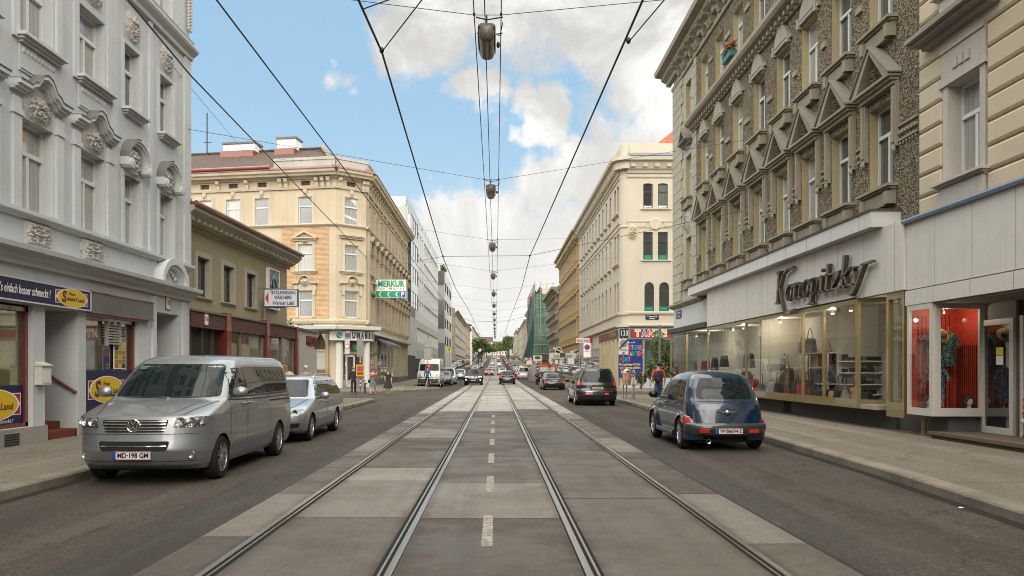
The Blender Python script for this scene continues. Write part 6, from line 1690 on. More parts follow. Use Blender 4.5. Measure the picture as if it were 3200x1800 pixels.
for o in ops:
 m=MB(fo.m);m.quad((o[0],.15,o[2]),(o[1],.15,o[2]),(o[1],.15,o[3]),(o[0],.15,o[3]));wn=m.build('window',paneglass('office_glass',(.025,.03,.033),(.3,.3,.29),.3),B)
 m=MB(fo.m);n=max(1,round((o[1]-o[0])/1.3))
 for k in range(n+1):x=o[0]+(o[1]-o[0])*k/n;m.box(x-.05,x+.05,.04,.16,o[2],o[3])
 m.build('mullions',flat('mullion_white',(.55,.56,.55),.4),wn)
for k,(c,d)in enumerate(rb):
 m=MB(fo.m);m.box(82.0,89.2,-.28,.4,c-.1,d+.1);m.build('bay_glass',GRGL,B)
 m=MB(fo.m);m.box(81.95,89.25,-.33,.4,d+.1,d+1.15);m.build('bay_spandrel',SPAN,B)
m=MB(fo.m);[m.box(x,x+.08,-.32,-.27,8.5,19.4)for x in(82.0,84.4,86.8,89.1)];m.build('bay_mullions',flat('mullion_dark',(.06,.07,.075),.4),B)
m=MB(fo.m);m.box(81.9,125,.05,.4,0.1,3.2);m.build('shop_zone',flat('shop_zone_dark',(.035,.03,.026),.5),B)
m=MB(fo.m);m.box(90,120,-.06,.1,2.9,4.0);m.build('glass_fascia',flat('fascia_glass_green',(.3,.42,.38),.2),B)
m=MB();m.box(-26,-13.0,82.2,100,19.3,22.0);m.build('penthouse',OFW,B)
m=MB();m.box(-26.2,-12.7,82.0,100.3,22.0,22.25);m.build('penthouse_roof',SPAN,B)
m=MB();m.quad((-12.98,84,19.6),(-12.98,98,19.6),(-12.98,98,21.6),(-12.98,84,21.6));m.build('penthouse_window',GRGL,B)
BALU=clearglass('balustrade_glass',(.72,.86,.82),.12)
m=MB();m.quad((-9.7,82,19.4),(-9.7,125,19.4),(-9.7,125,20.5),(-9.7,82,20.5));m.quad((-9.7,82,19.4),(-13,82,19.4),(-13,82,20.5),(-9.7,82,20.5));m.build('glass_balustrade',BALU,B)
m=MB();[m.box(-9.74,-9.66,82+k*4.3,82.08+k*4.3,19.4,20.6)for k in range(11)];m.build('balustrade_posts',STEELG,B)
fo2=Frame((-8.5,0,gz(135)),(1,0,0));B=thing('office_block','white and grey panelled block with shrubs on its roof terrace','office block',(-8.5,135,0))
ops=[(126.8+4.6*k,130.6+4.6*k,z,z+1.6)for k in range(4)for z in(5.3,8.3,11.3,14.3)]
m=MB();wall(m,fo2,125.05,145,0,17.6,ops,.18)
m.build('wall',[OFW,OFW],B,weld=True)
for k in range(6):
 m=MB();z0=3.6+k*2.4;m.quad((-10.5,125.03,z0),(-8.5,125.03,z0),(-8.5,125.03,z0+2.35),(-10.5,125.03,z0+2.35));m.build('end_panel',[SPAN,GRY2,flat('panel_charcoal',(.06,.065,.07),.4)][k%3],B)
m=MB();m.box(-20,-8.6,125.1,145,0,17.55);m.build('core',GRY2,B)
for o in ops:m=MB(fo2 .m);m.quad((o[0],.1,o[2]),(o[1],.1,o[2]),(o[1],.1,o[3]),(o[0],.1,o[3]));m.build('window',DGL,B)
house('brown_banded_house','brownish house with dark window bands beyond the white blocks',-1,145.1,168,9.0*-1,14.0,plaster('taupe_far',(.36,.29,.22)),GRY2,4,2.6,1.7,4.0,cor=0)
house('cream_turret_house','cream house with a dormer roof on the left side',-1,176,238,-9.6,14.4,CRM3,CRM2,4,2.6,1.1,4.2,cor=.8,roof='slate')
house('buff_house','buff house in front of the left trees',-1,238.1,284,-9.6,14.2,CRM2,CRM3,3,2.8,1.1,4.4,cor=.8,roof='tile')
house('pale_gable_house','pale house with stepped roofline behind the left trees',-1,310,400,-9.8,15,CRM3,CRM3,3,3,1.2,4.4,cor=.6,roof='slate')
house('hill_villa','cream house on the far hill left of the road',-1,400.1,520,-10,13.5,CRM2,CRM3,3,3,1.2,4.0,cor=.6,roof='tile')
for k,(xa,xb,y,h,nm,lb)in enumerate(((-70,-26,620,14,'hilltop_house','long pale house with a red roof closing the street at the hilltop'),(-26,-3,700,12.5,'hilltop_house','pale gabled house left of the hilltop road'),(-3,14,820,11,'hilltop_house','small red roofed house straight ahead on the hilltop'),(14,42,700,13,'hilltop_house','cream house right of the hilltop road'))):
 zb=gz(y);f=Frame((xa,y,zb),(0,-1));B=thing(nm,lb,'house',((xa+xb)/2,y,zb),group='houses at the hilltop')
 ops=[(1.2+3*i,2.4+3*i,2.2+3.3*j,4.1+3.3*j)for i in range(int((xb-xa-1)/3))for j in range(3)if 2.2+3.3*j+2<h]
 mb=MB();wall(mb,f,0,xb-xa,-3,h,ops,.2);shellbox(mb,f,0,xb-xa,-3,h,14);mb.build('wall',(CRM2,CRM3)[k%2],B)
 for o in ops:
  m=MB(f.m);m.quad((o[0],.15,o[2]),(o[1],.15,o[2]),(o[1],.15,o[3]),(o[0],.15,o[3]));m.build('window',DGL,B)
 slope('roof',f.p(-.5,-.5,h),f.p(xb-xa+.5,-.5,h),f.p(xb-xa+.5,7,h+5),f.p(-.5,7,h+5),BROWNT,B)
house('street_house','pale grey row house behind the viewer on the left',-1,-62,6.9,-9.6,15,GRY2,CRM3,4,2.4,1.1,4.4,cor=.5,roof='tile');house('street_house','cream row house behind the viewer on the right',1,-62,2.9,10.3,15,CRM2,CRM3,4,2.4,1.1,4.4,cor=.5,roof='tile')
# --- vehicles
CGL=flat('car_glass',(.008,.013,.014),.02,spec=.34);TYRE=plaster('tyre_rubber',(.022,.021,.02),dark=.7,bscale=60);RIM=flat('alloy',(.50,.50,.50),.28,.9);CHROME=flat('chrome',(.75,.75,.76),.12,1.0)
TRIMK=flat('black_trim',(.016,.016,.017),.5);WELL=flat('wheel_well',(.008,.008,.008),.9);PLATEW=flat('plate_white',(.62,.62,.6),.4);EUB=flat('plate_blue',(.01,.05,.32),.4);PRED=flat('plate_red_line',(.4,.03,.03),.5)
TAILR=flat('tail_red',(.42,.008,.008),.12,coat=1.0);TAILO=flat('tail_amber',(.6,.16,.01),.12,coat=1.0);REDGLOW=flat('tail_and_reflector_glow',(.6,.02,.01),.3,emit=(1,.06,.03),es=.7);SEAM=flat('seam_dark',(.02,.02,.02),.8);HLIT=flat('headlamp_lit',(.9,.9,.85),.2,emit=(1,.96,.85),es=1.6)
def lampmat():
 m,nt,N,L,b=newmat('headlamp')
 v=N.new('ShaderNodeTexVoronoi');v.inputs['Scale'].default_value=22;L.new(coords(nt),v.inputs['Vector'])
 L.new(mixc(nt,mapr(nt,v.outputs['Distance'],.1,.6),(.42,.42,.41),(.10,.105,.11)),b.inputs['Base Color'])
 setp(b,Metallic=.6,Roughness=.15,Coat_Weight=1.0);bump(nt,b,v.outputs['Distance'],.5,.03);return m
HEADL=lampmat()
def ring(z,yf,yr,w,cf,cr,n=10,pe=2.6):
 pts=[]
 for k in range(n+1):
  a=math.pi/2*k/n
  pts.append((w*math.sin(a)**(2/pe),yf+cf*(1-math.cos(a)**(2/pe)),z))
 for k in range(1,9):
  t=k/9;y=(yf+cf)*(1-t)+(yr-cr)*t
  pts.append((w*(1+.012*math.sin(math.pi*t)),y,z))
 for k in range(n+1):
  a=math.pi/2*(1-k/n)
  pts.append((w*math.sin(a)**(2/pe),yr-cr*(1-math.cos(a)**(2/pe)),z))
 return pts+[(-x,y,z_)for x,y,z_ in pts[-2:0:-1]]
def catmull(keys,per=4):
 out=[]
 for k in range(len(keys)-1):
  p0,p1,p2,p3=keys[max(k-1,0)],keys[k],keys[k+1],keys[min(k+2,len(keys)-1)]
  for q in range(per):
   t=q/per
   out.append(tuple(.5*(2*b+(c-a)*t+(2*a-5*b+4*c-d)*t*t+(3*b-a-3*c+d)*t**3)if False else b+(c-b)*t+.35*t*(1-t)*((c-a)*.5*(1-t)-(d-b)*.5*t+(c-b)*(2*t-1))for a,b,c,d in zip(p0,p1,p2,p3)))
 return out+[keys[-1]]
def loft(keys,per=4):
 mb=MB()
 rs=[[mb.P(p)for p in ring(*k)]for k in catmull(keys,per)]
 n=len(rs[0])
 for a,b in zip(rs,rs[1:]):
  for j in range(n):mb.face([a[j],a[(j+1)%n],b[(j+1)%n],b[j]])
 mb.face(rs[0][::-1]);mb.face(rs[-1])
 return mb
def carve(me,cuts):
 """cut the wheel arches out of a closed shell"""
 ob=bpy.data.objects.new('shell',me);COL.objects.link(ob);cs=[]
 for(x,y,z,r,hl)in cuts:
  m=MB();m.lathe([(r,-hl),(r,hl)],(x,y,z),'x',36)
  c=bpy.data.objects.new('cut',m.mesh('cut',WELL));COL.objects.link(c);cs.append(c)
  md=ob.modifiers.new('b','BOOLEAN');md.operation='DIFFERENCE';md.object=c;md.solver='EXACT';md.material_mode='TRANSFER'
 dg=bpy.context.evaluated_depsgraph_get();dg.update()
 out=bpy.data.meshes.new_from_object(ob.evaluated_get(dg))
 for o in[ob]+cs:bpy.data.objects.remove(o)
 for p in out.polygons:p.use_smooth=True
 out.set_sharp_from_angle(angle=R(38))
 return out
def patch(bvh,poly,ax,sg,off,res=.07):
 """a skin lying on the bodywork: outline in side view (y,z), front/rear view (x,z) or plan (x,y)"""
 pts=[]
 for k in range(len(poly)):
  a,b=Vector(poly[k]),Vector(poly[(k+1)%len(poly)]);n=max(1,int((b-a).length/res))
  pts+=[a.lerp(b,q/n)for q in range(n)]
 nb=len(pts)
 x0,x1=min(p.x for p in pts),max(p.x for p in pts);y0,y1=min(p.y for p in pts),max(p.y for p in pts)
 def inside(p):
  c=False
  for k in range(nb):
   a,b=pts[k],pts[k-1]
   if(a.y>p.y)!=(b.y>p.y)and p.x<(b.x-a.x)*(p.y-a.y)/(b.y-a.y)+a.x:c=not c
  return c
 inn=[]
 i=x0+res
 while i<x1:
  j=y0+res
  while j<y1:
   p=Vector((i,j))
   if inside(p)and min((p-q).length for q in pts)>res*.5:inn.append(p)
   j+=res
  i+=res
 V,E,F_,*_=delaunay_2d_cdt(pts+inn,[(k,(k+1)%nb)for k in range(nb)],[],1,1e-5)
 mb=MB();ok={}
 for k,p in enumerate(V):
  if ax=='x':o,d=Vector((sg*4,p.x,p.y)),Vector((-sg,0,0))
  elif ax=='y':o,d=Vector((p.x,sg*12,p.y)),Vector((0,-sg,0))
  else:o,d=Vector((p.x,p.y,5)),Vector((0,0,-1))
  h=bvh.ray_cast(o,d)
  if h[0]is not None:ok[k]=mb.P(h[0]-d*off)
 for f in F_:
  if all(i in ok for i in f):mb.face([ok[i]for i in f])
 return mb
def strip(bvh,line,w,ax,sg,off=.004):
 a=[Vector(p)for p in line];L_,R_=[],[]
 for k,p in enumerate(a):
  d=(a[min(k+1,len(a)-1)]-a[max(k-1,0)]).normalized();n=Vector((-d.y,d.x))*w/2
  L_.append(tuple(p+n));R_.append(tuple(p-n))
 return patch(bvh,L_+R_[::-1],ax,sg,off,.09)
_WH={}
def wheel(par,x,y,r,w,spokes,style=0):
 key=(r,w,spokes,style)
 if key not in _WH:
  m=MB();m.lathe([(r*.66,-w/2),(r*.9,-w/2),(r*.975,-w*.4),(r,-w*.25),(r,w*.25),(r*.975,w*.4),(r*.9,w/2),(r*.66,w/2)],(0,0,0),'x',40,cap=False)
  tm=m.mesh('tyre',TYRE,40)
  m=MB()
  for s in(-1,1):
   h=s*w*.42
   m.cur=1;m.lathe([(.001,h*.6),(r*.66,h*.6)],(0,0,0),'x',30,cap=False);m.cur=0
   m.lathe([(r*.6,h*.7),(r*.62,h*1.12),(r*.68,h*1.16),(r*.7,h)],(0,0,0),'x',40,cap=False)
   m.lathe([(.001,h*1.1),(r*.11,h*1.1),(r*.14,h*.8)],(0,0,0),'x',16,cap=False)
   for k in range(spokes):
    a=2*math.pi*k/spokes;u=Vector((0,math.cos(a),math.sin(a)));v=Vector((0,-math.sin(a),math.cos(a)))
    for e in((-1,1)if style else(0,)):
     p,q=u*r*.1+v*e*r*.03,u*r*.63+v*e*r*.1
     m.obox((p+q)/2+Vector((h*.98,0,0)),(q-p)/2,v*r*(.035 if style else .055),Vector((w*.04,0,0)))
  _WH[key]=(tm,m.mesh('rim',[RIM,WELL],40))
 o=link('wheel',_WH[key][0],par);o.location=(x,y,r);KIDS.setdefault(par.name,[]).append(o)
 c=link('rim',_WH[key][1],o);KIDS.setdefault(o.name,[]).append(c)
def plate(par,y,z,s,txt,rear,w=.52,h=.115,x=0):
 g=Matrix.Translation((x,y,z))@Matrix.Rotation(R(180)if rear else 0,4,'Z')
 def B(nm,a,mt,**k):m=MB(g);[m.box(*q)for q in a];return m.build(nm,mt,par,world=False,**k)
 p=B('number_plate',[(-w/2,w/2,-.012,.03,-h/2,h/2)],PLATEW)
 def sub(nm,a,mt):m=MB(g);[m.box(*q)for q in a];o=m.build(nm,mt,p,world=False)
 sub('euro_band',[(-w/2,-w/2+.045,-.014,0,-h/2,h/2)],EUB);sub('red_line',[(-w/2,w/2,-.014,0,h/2-.008,h/2),(-w/2,w/2,-.014,0,-h/2,-h/2+.008)],PRED)
 if txt:
  me=text_mesh(txt,.095,.001,.002,mat=BLACK,sx=.9);xs=[v.co.x for v in me.vertices];me=text_mesh(txt,.095,.001,.003,mat=BLACK,sx=.9*(w-.09)/(max(xs)-min(xs)))
  o=link('lettering',me,p);o.matrix_local=g@Matrix.Translation((.025,-.015,0));KIDS.setdefault(p.name,[]).append(o)
def lerp(a,b,t):return a+(b-a)*t
def carkeys(L_,W,H,zn,zb,yc,yt,yrt,yrb,zt=None,lip=0):
 h=W/2;zt=zt or zb-.05
 def back(z):return L_-.05-.05*(z-.5)if z<=zt else lerp(L_-.09,yrb,min(1,(z-zt)/max(.01,zb-zt)))
 K=[(.19,.24,L_-.22,h*.9,.3,.25),(.27,.06,L_-.06,h*.965,.42,.3),(.47,0,L_,h*.995,.46,.32),(zn*.88,.03,L_-.02,h,.46,.3)]
 for t,f in((0,.1),(.4,.4),(.72,.7)):z=lerp(zn,zb,t);K.append((z,.05+yc*f*.95,back(z),h*lerp(.995,.965,t),.46-.1*t,.3))
 K.append((zb,yc,yrb,h*.95,.3,.28))
 for t,wv in((.3,.9),(.62,.83),(.85,.755)):K.append((lerp(zb,H-.05,t),lerp(yc,yt,t),lerp(yrb,yrt,t**1.15),h*wv,.3,.28))
 return K+[(H-.05,yt,yrt,h*.69,.33,.3),(H-.015,yt+.2,yrt-.2,h*.52,.4,.36),(H,yt+.5,yrt-.5,h*.25,.4,.4),(H+.002,(yt+yrt)/2-.3,(yt+yrt)/2+.3,h*.06,.1,.1)]
def sidewins(zb,H,yc,yt,yrt,yrb,pil,gap=.07,z0=.03,z1=.13):
 a,b=zb+z0,H-z1
 f=lambda z:lerp(yc,yt,(z-zb)/(H-zb))+.2;r=lambda z:lerp(yrb,yrt,(z-zb)/(H-zb))-.22
 ed=[None]+pil+[None];out=[]
 for k in range(len(ed)-1):
  la,lb=(f(a),f(b))if k==0 else(ed[k]+gap/2,)*2
  ra,rb_=(r(a),r(b))if k==len(ed)-2 else(ed[k+1]-gap/2,)*2
  out.append(rpoly([(la,a),(ra,a),(max(rb_,lb+.05),b),(lb,b)],.06))
 return out
def car(name,label,cat,keys,mt,loc,rz,W,wheels,r,side=(),ws=None,rw=None,front=(),rear=(),sidep=(),plates=(),mirrors=None,rails=None,group=None,spokes=5,style=1,wt=.21,handles=(),extra=None,tint=None,pw=.1,per=4):
 """front/rear/sidep: (part name, outline, material[, offset[, mirror]])"""
 t=thing(name,label,cat,loc,rz,group);h=W/2
 shell_=loft(keys,per).mesh('body',mt)
 bm=carve(shell_,[(s*h*.9,y,r*.98,r*1.14,.3)for y in wheels for s in(-1,1)])
 bm.name='body';b=link('body',bm,t);KIDS.setdefault(t.name,[]).append(b)
 bvh=BVHTree.FromPolygons([v.co for v in shell_.vertices],[tuple(p.vertices)for p in shell_.polygons])
 G=tint or CGL
 def add(nm,outl,ax,sg,mat,off=.006,parent=None):return patch(bvh,outl,ax,sg,off,.06 if per>3 else .12).build(nm,mat,parent or t,smooth=180,world=False)
 for q in side:
  for s in(-1,1):add('side_window',q,'x',s,G)
 if ws:add('windshield',ws,'y',-1,G)
 if rw:add('rear_window',rw,'y',1,G)
 for lst,ax,sg in((front,'y',-1),(rear,'y',1)):
  for q in lst:
   nm,o,m=q[:3];off=q[3]if len(q)>3 else .008
   add(nm,o,ax,sg,m,off)
   if len(q)>4 and q[4]:add(nm,[(-x,z)for x,z in o][::-1],ax,sg,m,off)
 for q in sidep:
  for s in(-1,1):
   if len(q)>3 and q[3]=='line':strip(bvh,q[1],q[4],'x',s,.007).build(q[0],q[2],t,smooth=180,world=False)
   else:add(q[0],q[1],'x',s,q[2],q[3]if len(q)>3 else .007)
 for y in wheels:
  for s in(-1,1):wheel(t,s*(h-pw-.02),y,r,wt,spokes,style)
 m=MB();m.box(-h*.75,h*.75,wheels[0]-.3,wheels[1]+.4,.16,.3);m.build('underbody',WELL,t,world=False)
 for q in plates:plate(t,*q)
 if mirrors:
  y,z,mm=mirrors
  for s in(-1,1):
   m=MB();x=s*(h+.06)
   m.sphere((x+s*.06,y,z),.12,.07,.085,14,10);o=m.build('mirror',mm,t,smooth=60,world=False)
   m=MB();m.bar((s*h*.88,y+.02,z-.07),(x,y,z-.05),.05,.04);m.build('mirror_arm',TRIMK,o,world=False)
   m=MB();m.sphere((x+s*.06,y+.05,z),.09,.03,.065,12,8);m.build('mirror_glass',CGL,o,smooth=60,world=False)
 if rails:
  y0,y1,x,z=rails
  for s in(-1,1):
   m=MB();m.tube([(s*x,y0,z-.06),(s*x,y0+.15,z),(s*x,(y0+y1)/2,z+.015),(s*x,y1-.15,z),(s*x,y1,z-.06)],.018,8);m.build('roof_rail',CHROME,t,smooth=60,world=False)
 for(y,z)in handles:
  for s in(-1,1):
   hit=bvh.ray_cast(Vector((s*4,y,z)),Vector((-s,0,0)))
   m=MB();m.tube([(hit[0].x,y-.09,z),(hit[0].x+s*.03,y-.06,z),(hit[0].x+s*.03,y+.06,z),(hit[0].x,y+.09,z)],.016,8);m.build('door_handle',mt,t,smooth=60,world=False)
 if extra:extra(t,bvh)
 return t
circ=lambda x,z,r_,n=18:[(x+r_*math.cos(2*math.pi*k/n),z+r_*math.sin(2*math.pi*k/n))for k in range(n)]
rect=lambda x0,x1,z0,z1,r_=.03:rpoly([(x0,z0),(x1,z0),(x1,z1),(x0,z1)],r_)
SILV=paint('silver_paint',(.25,.262,.272),metal=.65,rough=.4,dirt=.08)
VK=[(.22,.26,4.8,.86,.25,.15),(.30,.08,4.87,.90,.5,.18),(.50,0,4.89,.935,.6,.2),(.70,.03,4.88,.945,.6,.2),(.88,.06,4.87,.947,.55,.2),(.98,.12,4.86,.949,.4,.2),(1.05,.36,4.85,.942,.42,.2),(1.13,.70,4.84,.932,.38,.2),(1.2,1.0,4.83,.92,.32,.2),(1.48,1.33,4.81,.875,.3,.2),(1.7,1.6,4.77,.825,.32,.2),(1.8,1.76,4.73,.775,.35,.22),(1.87,2.0,4.62,.68,.4,.3),(1.9,2.4,4.3,.42,.4,.3),(1.905,3.0,3.8,.1,.2,.2)]
def van_extra(t,bvh):
 def ringbar(pts,r_,nm='emblem'):m=MB();m.tube(pts,r_,8,cap=False);return m
 hit=lambda x,z:bvh.ray_cast(Vector((x,-9,z)),Vector((0,1,0)))[0].y
 y=hit(0,.86)-.02
 m=MB();m.lathe([(.001,-.002),(.088,-.002),(.088,.02)],(0,y,.86),'y',28);e=m.build('emblem',TRIMK,t,world=False)
 m=MB();m.tube([(.088*math.cos(a),y-.004,.86+.088*math.sin(a))for a in(2*math.pi*k/28 for k in range(29))],.009,6,cap=False)
 for s in(-1,1):
  for a,b in(((s*.036,.928),(0,.868)),((s*.066,.905),(s*.036,.79)),((s*.036,.79),(0,.85))):m.bar((a[0],y-.006,a[1]),(b[0],y-.006,b[1]),.014,.014,up=(0,1,0))
 m.build('emblem_letters',CHROME,e,world=False)
 for x,r_ in((.63,.062),(.755,.062),(.855,.045)):
  for s in(-1,1):
   hy=hit(s*x,.91)
   m=MB();m.lathe([(.001,.0),(r_*.75,-.004),(r_,-.012),(r_,.0)],(s*x,hy-.006,.91),'y',22);m.build('lamp_reflector',CHROME if r_>.05 else flat('lamp_clear',(.6,.58,.55),.1,.5),t,world=False,smooth=30)
 for s in(-1,1):
  hy=hit(s*.76,.44);m=MB();m.lathe([(.001,0),(.035,-.004),(.045,-.012),(.05,.0)],(s*.76,hy-.006,.44),'y',20);m.build('fog_lamp',CHROME,t,world=False,smooth=30)
 for a,b in(((-.6,1.02,1.235),(.05,1.0,1.215)),((.1,1.0,1.22),(.72,1.06,1.235))):
  m=MB();m.tube([(a[0],a[1]-.02,a[2]),(b[0],b[1]-.02,b[2])],.012,6);m.build('wiper',TRIMK,t,world=False)
 m=MB();m.box(-.62,-.52,1.56,1.58,1.66,1.7);m.build('vignette_sticker',flat('sticker_green',(.03,.3,.16),.4),t,world=False)
 for s in(-1,1):
  strip(bvh,[(s*.6,.16),(s*.68,.5),(s*.84,1.04)],.014,'z',1,.005).build('bonnet_seam',SEAM,t,smooth=180,world=False)
  strip(bvh,[(s*.45,.3),(s*.52,.6),(s*.6,.95)],.03,'z',1,.007).build('bonnet_crease',SILV,t,smooth=180,world=False)
 for s in(-1,1):strip(bvh,[(1.22,1.185),(2.0,1.16),(4.7,1.14)],.02,'x',s,.006).build('shoulder_line',SEAM,t,smooth=180,world=False)
chb=[('grille_bar',rect(-.44,.44,z,z+.018,.005),CHROME,.016)for z in(.785,.825,.87,.91)]
car('parked_van','silver van with seven spoke wheels parked nearest on the left','van',VK,SILV,(-5.1,10.55,0),0,1.9,(.9,3.9),.325,wt=.23,spokes=7,style=1,side=[rpoly([(1.28,1.24),(1.98,1.24),(1.98,1.68),(1.64,1.68)],.06),rpoly([(2.06,1.24),(4.5,1.24),(4.46,1.7),(2.06,1.7)],.08)],ws=rpoly([(-.82,1.235),(.82,1.235),(.7,1.74),(-.7,1.74)],.07),rw=rect(-.7,.7,1.2,1.68,.08),front=[('grille',rpoly([(-.47,.94),(-.42,.765),(.42,.765),(.47,.94)],.04),WELL,.008)]+chb+[('air_intake',rpoly([(-.5,.64),(-.46,.5),(.46,.5),(.5,.64)],.04),WELL,.008),('intake_bar',rect(-.46,.46,.565,.58,.005),CHROME,.016),('headlight',rpoly([(.53,.825),(.9,.835),(.88,1.01),(.56,.985)],.03),HEADL,.008,True),('fog_lamp_trim',rect(.42,.84,.385,.5,.03),flat('bumper_groove',(.22,.22,.215),.35,.5),.005,True),('bumper_seam',rect(-.86,.86,.345,.355,.002),SEAM,.006),('bumper_seam',rect(-.85,.85,.735,.742,.002),SEAM,.006)],sidep=[('door_seam',[(1.24,1.18),(1.24,.45)],SEAM,'line',.012),('door_seam',[(2.02,1.72),(2.02,.3)],SEAM,'line',.012),('door_seam',[(3.25,1.2),(3.25,.6),(3.35,.3)],SEAM,'line',.012),('slide_rail',[(3.3,1.09),(4.6,1.08)],SEAM,'line',.03),('sill_trim',[(1.4,.42),(3.4,.42)],SILV,'line',.05),('window_trim',[(1.3,1.215),(4.55,1.215)],TRIMK,'line',.025)],plates=[(-.02,.445,0,'MD\u00b7198 GM',False)],mirrors=(1.32,1.3,SILV),handles=((1.86,1.1),(2.16,1.1)),extra=van_extra,per=5)
PK=carkeys(4.77,1.82,1.5,.72,.97,1.15,1.95,4.2,4.62)
def est_extra(t,bvh):
 hit=lambda x,z:bvh.ray_cast(Vector((x,-9,z)),Vector((0,1,0)))[0].y
 for s in(-1,1):
  strip(bvh,[(s*.42,.2),(s*.6,.5),(s*.74,1.15)],.014,'z',1,.005).build('bonnet_seam',SEAM,t,smooth=180,world=False)
  for x,r_ in((.56,.05),(.68,.06)):
   m=MB();m.lathe([(.001,0),(r_*.6,-.004),(r_,-.012),(r_,0)],(s*x,hit(s*x,.68)-.006,.68),'y',20);m.build('lamp_reflector',CHROME,t,smooth=30,world=False)
car('parked_estate_car','silver estate car with roof rails parked behind the silver van','car',PK,paint('silver_paint_light',(.30,.33,.36),metal=.7,rough=.32,dirt=.06),(-5.17,16.62,0),0,1.82,(.88,3.59),.315,spokes=10,style=0,side=sidewins(.97,1.5,1.15,1.95,4.2,4.62,[2.38,3.42]),ws=rpoly([(-.7,1.0),(.7,1.0),(.56,1.4),(-.56,1.4)],.06),rw=rect(-.6,.6,1.05,1.38,.06),front=[('grille',rpoly([(-.36,.74),(-.3,.45),(.3,.45),(.36,.74)],.03),CHROME,.008),('air_intake',rpoly([(-.62,.42),(-.56,.3),(.56,.3),(.62,.42)],.03),TRIMK,.008),('air_intake',rpoly([(.4,.42),(.8,.45),(.76,.34),(.42,.32)],.02),TRIMK,.012,True),('intake_bar',rpoly([(.42,.3),(.82,.33),(.82,.35),(.42,.32)],.005),CHROME,.016,True),('headlight',rpoly([(.42,.64),(.72,.6),(.88,.7),(.8,.76),(.46,.74)],.03),HEADL,.008,True)],sidep=[('door_seam',[(1.3,.95),(1.36,.35)],SEAM,'line',.012),('door_seam',[(2.38,1.0),(2.38,.3)],SEAM,'line',.012),('door_seam',[(3.3,.95),(3.1,.5)],SEAM,'line',.012),('side_moulding',[(1.36,.5),(3.1,.52)],CHROME,'line',.025),('sill',[(1.3,.25),(3.2,.25)],TRIMK,'line',.09),('window_trim',[(1.3,.985),(2.4,.99),(4.4,1.0)],CHROME,'line',.02)],plates=[(-.02,.4,0,'W\u00b743717 B',False)],mirrors=(1.62,1.02,paint('silver_paint_light',(.5,.5,.5))),rails=(2.2,4.1,.6,1.52),handles=((2.2,.86),(3.15,.88)),extra=est_extra)
DBLUE=paint('dark_blue_paint',(.002,.017,.042),metal=.0,rough=.2,dirt=.05)
CK=[(.25,.3,4.05,.70,.3,.25),(.34,.1,4.2,.76,.4,.3),(.5,.05,4.24,.775,.5,.34),(.7,.08,4.2,.775,.5,.34),(.82,.25,4.17,.765,.5,.34),(.92,.65,4.13,.755,.45,.34),(.99,1.05,4.08,.745,.38,.34),(1.05,1.25,4.03,.735,.32,.34),(1.25,1.55,3.92,.69,.3,.34),(1.42,1.85,3.76,.625,.33,.34),(1.51,2.08,3.6,.55,.36,.36),(1.56,2.3,3.36,.42,.4,.4),(1.585,2.5,3.1,.22,.3,.3),(1.588,2.7,2.9,.05,.1,.1)]
CK=[(z*1.025,*r_)for z,*r_ in CK]
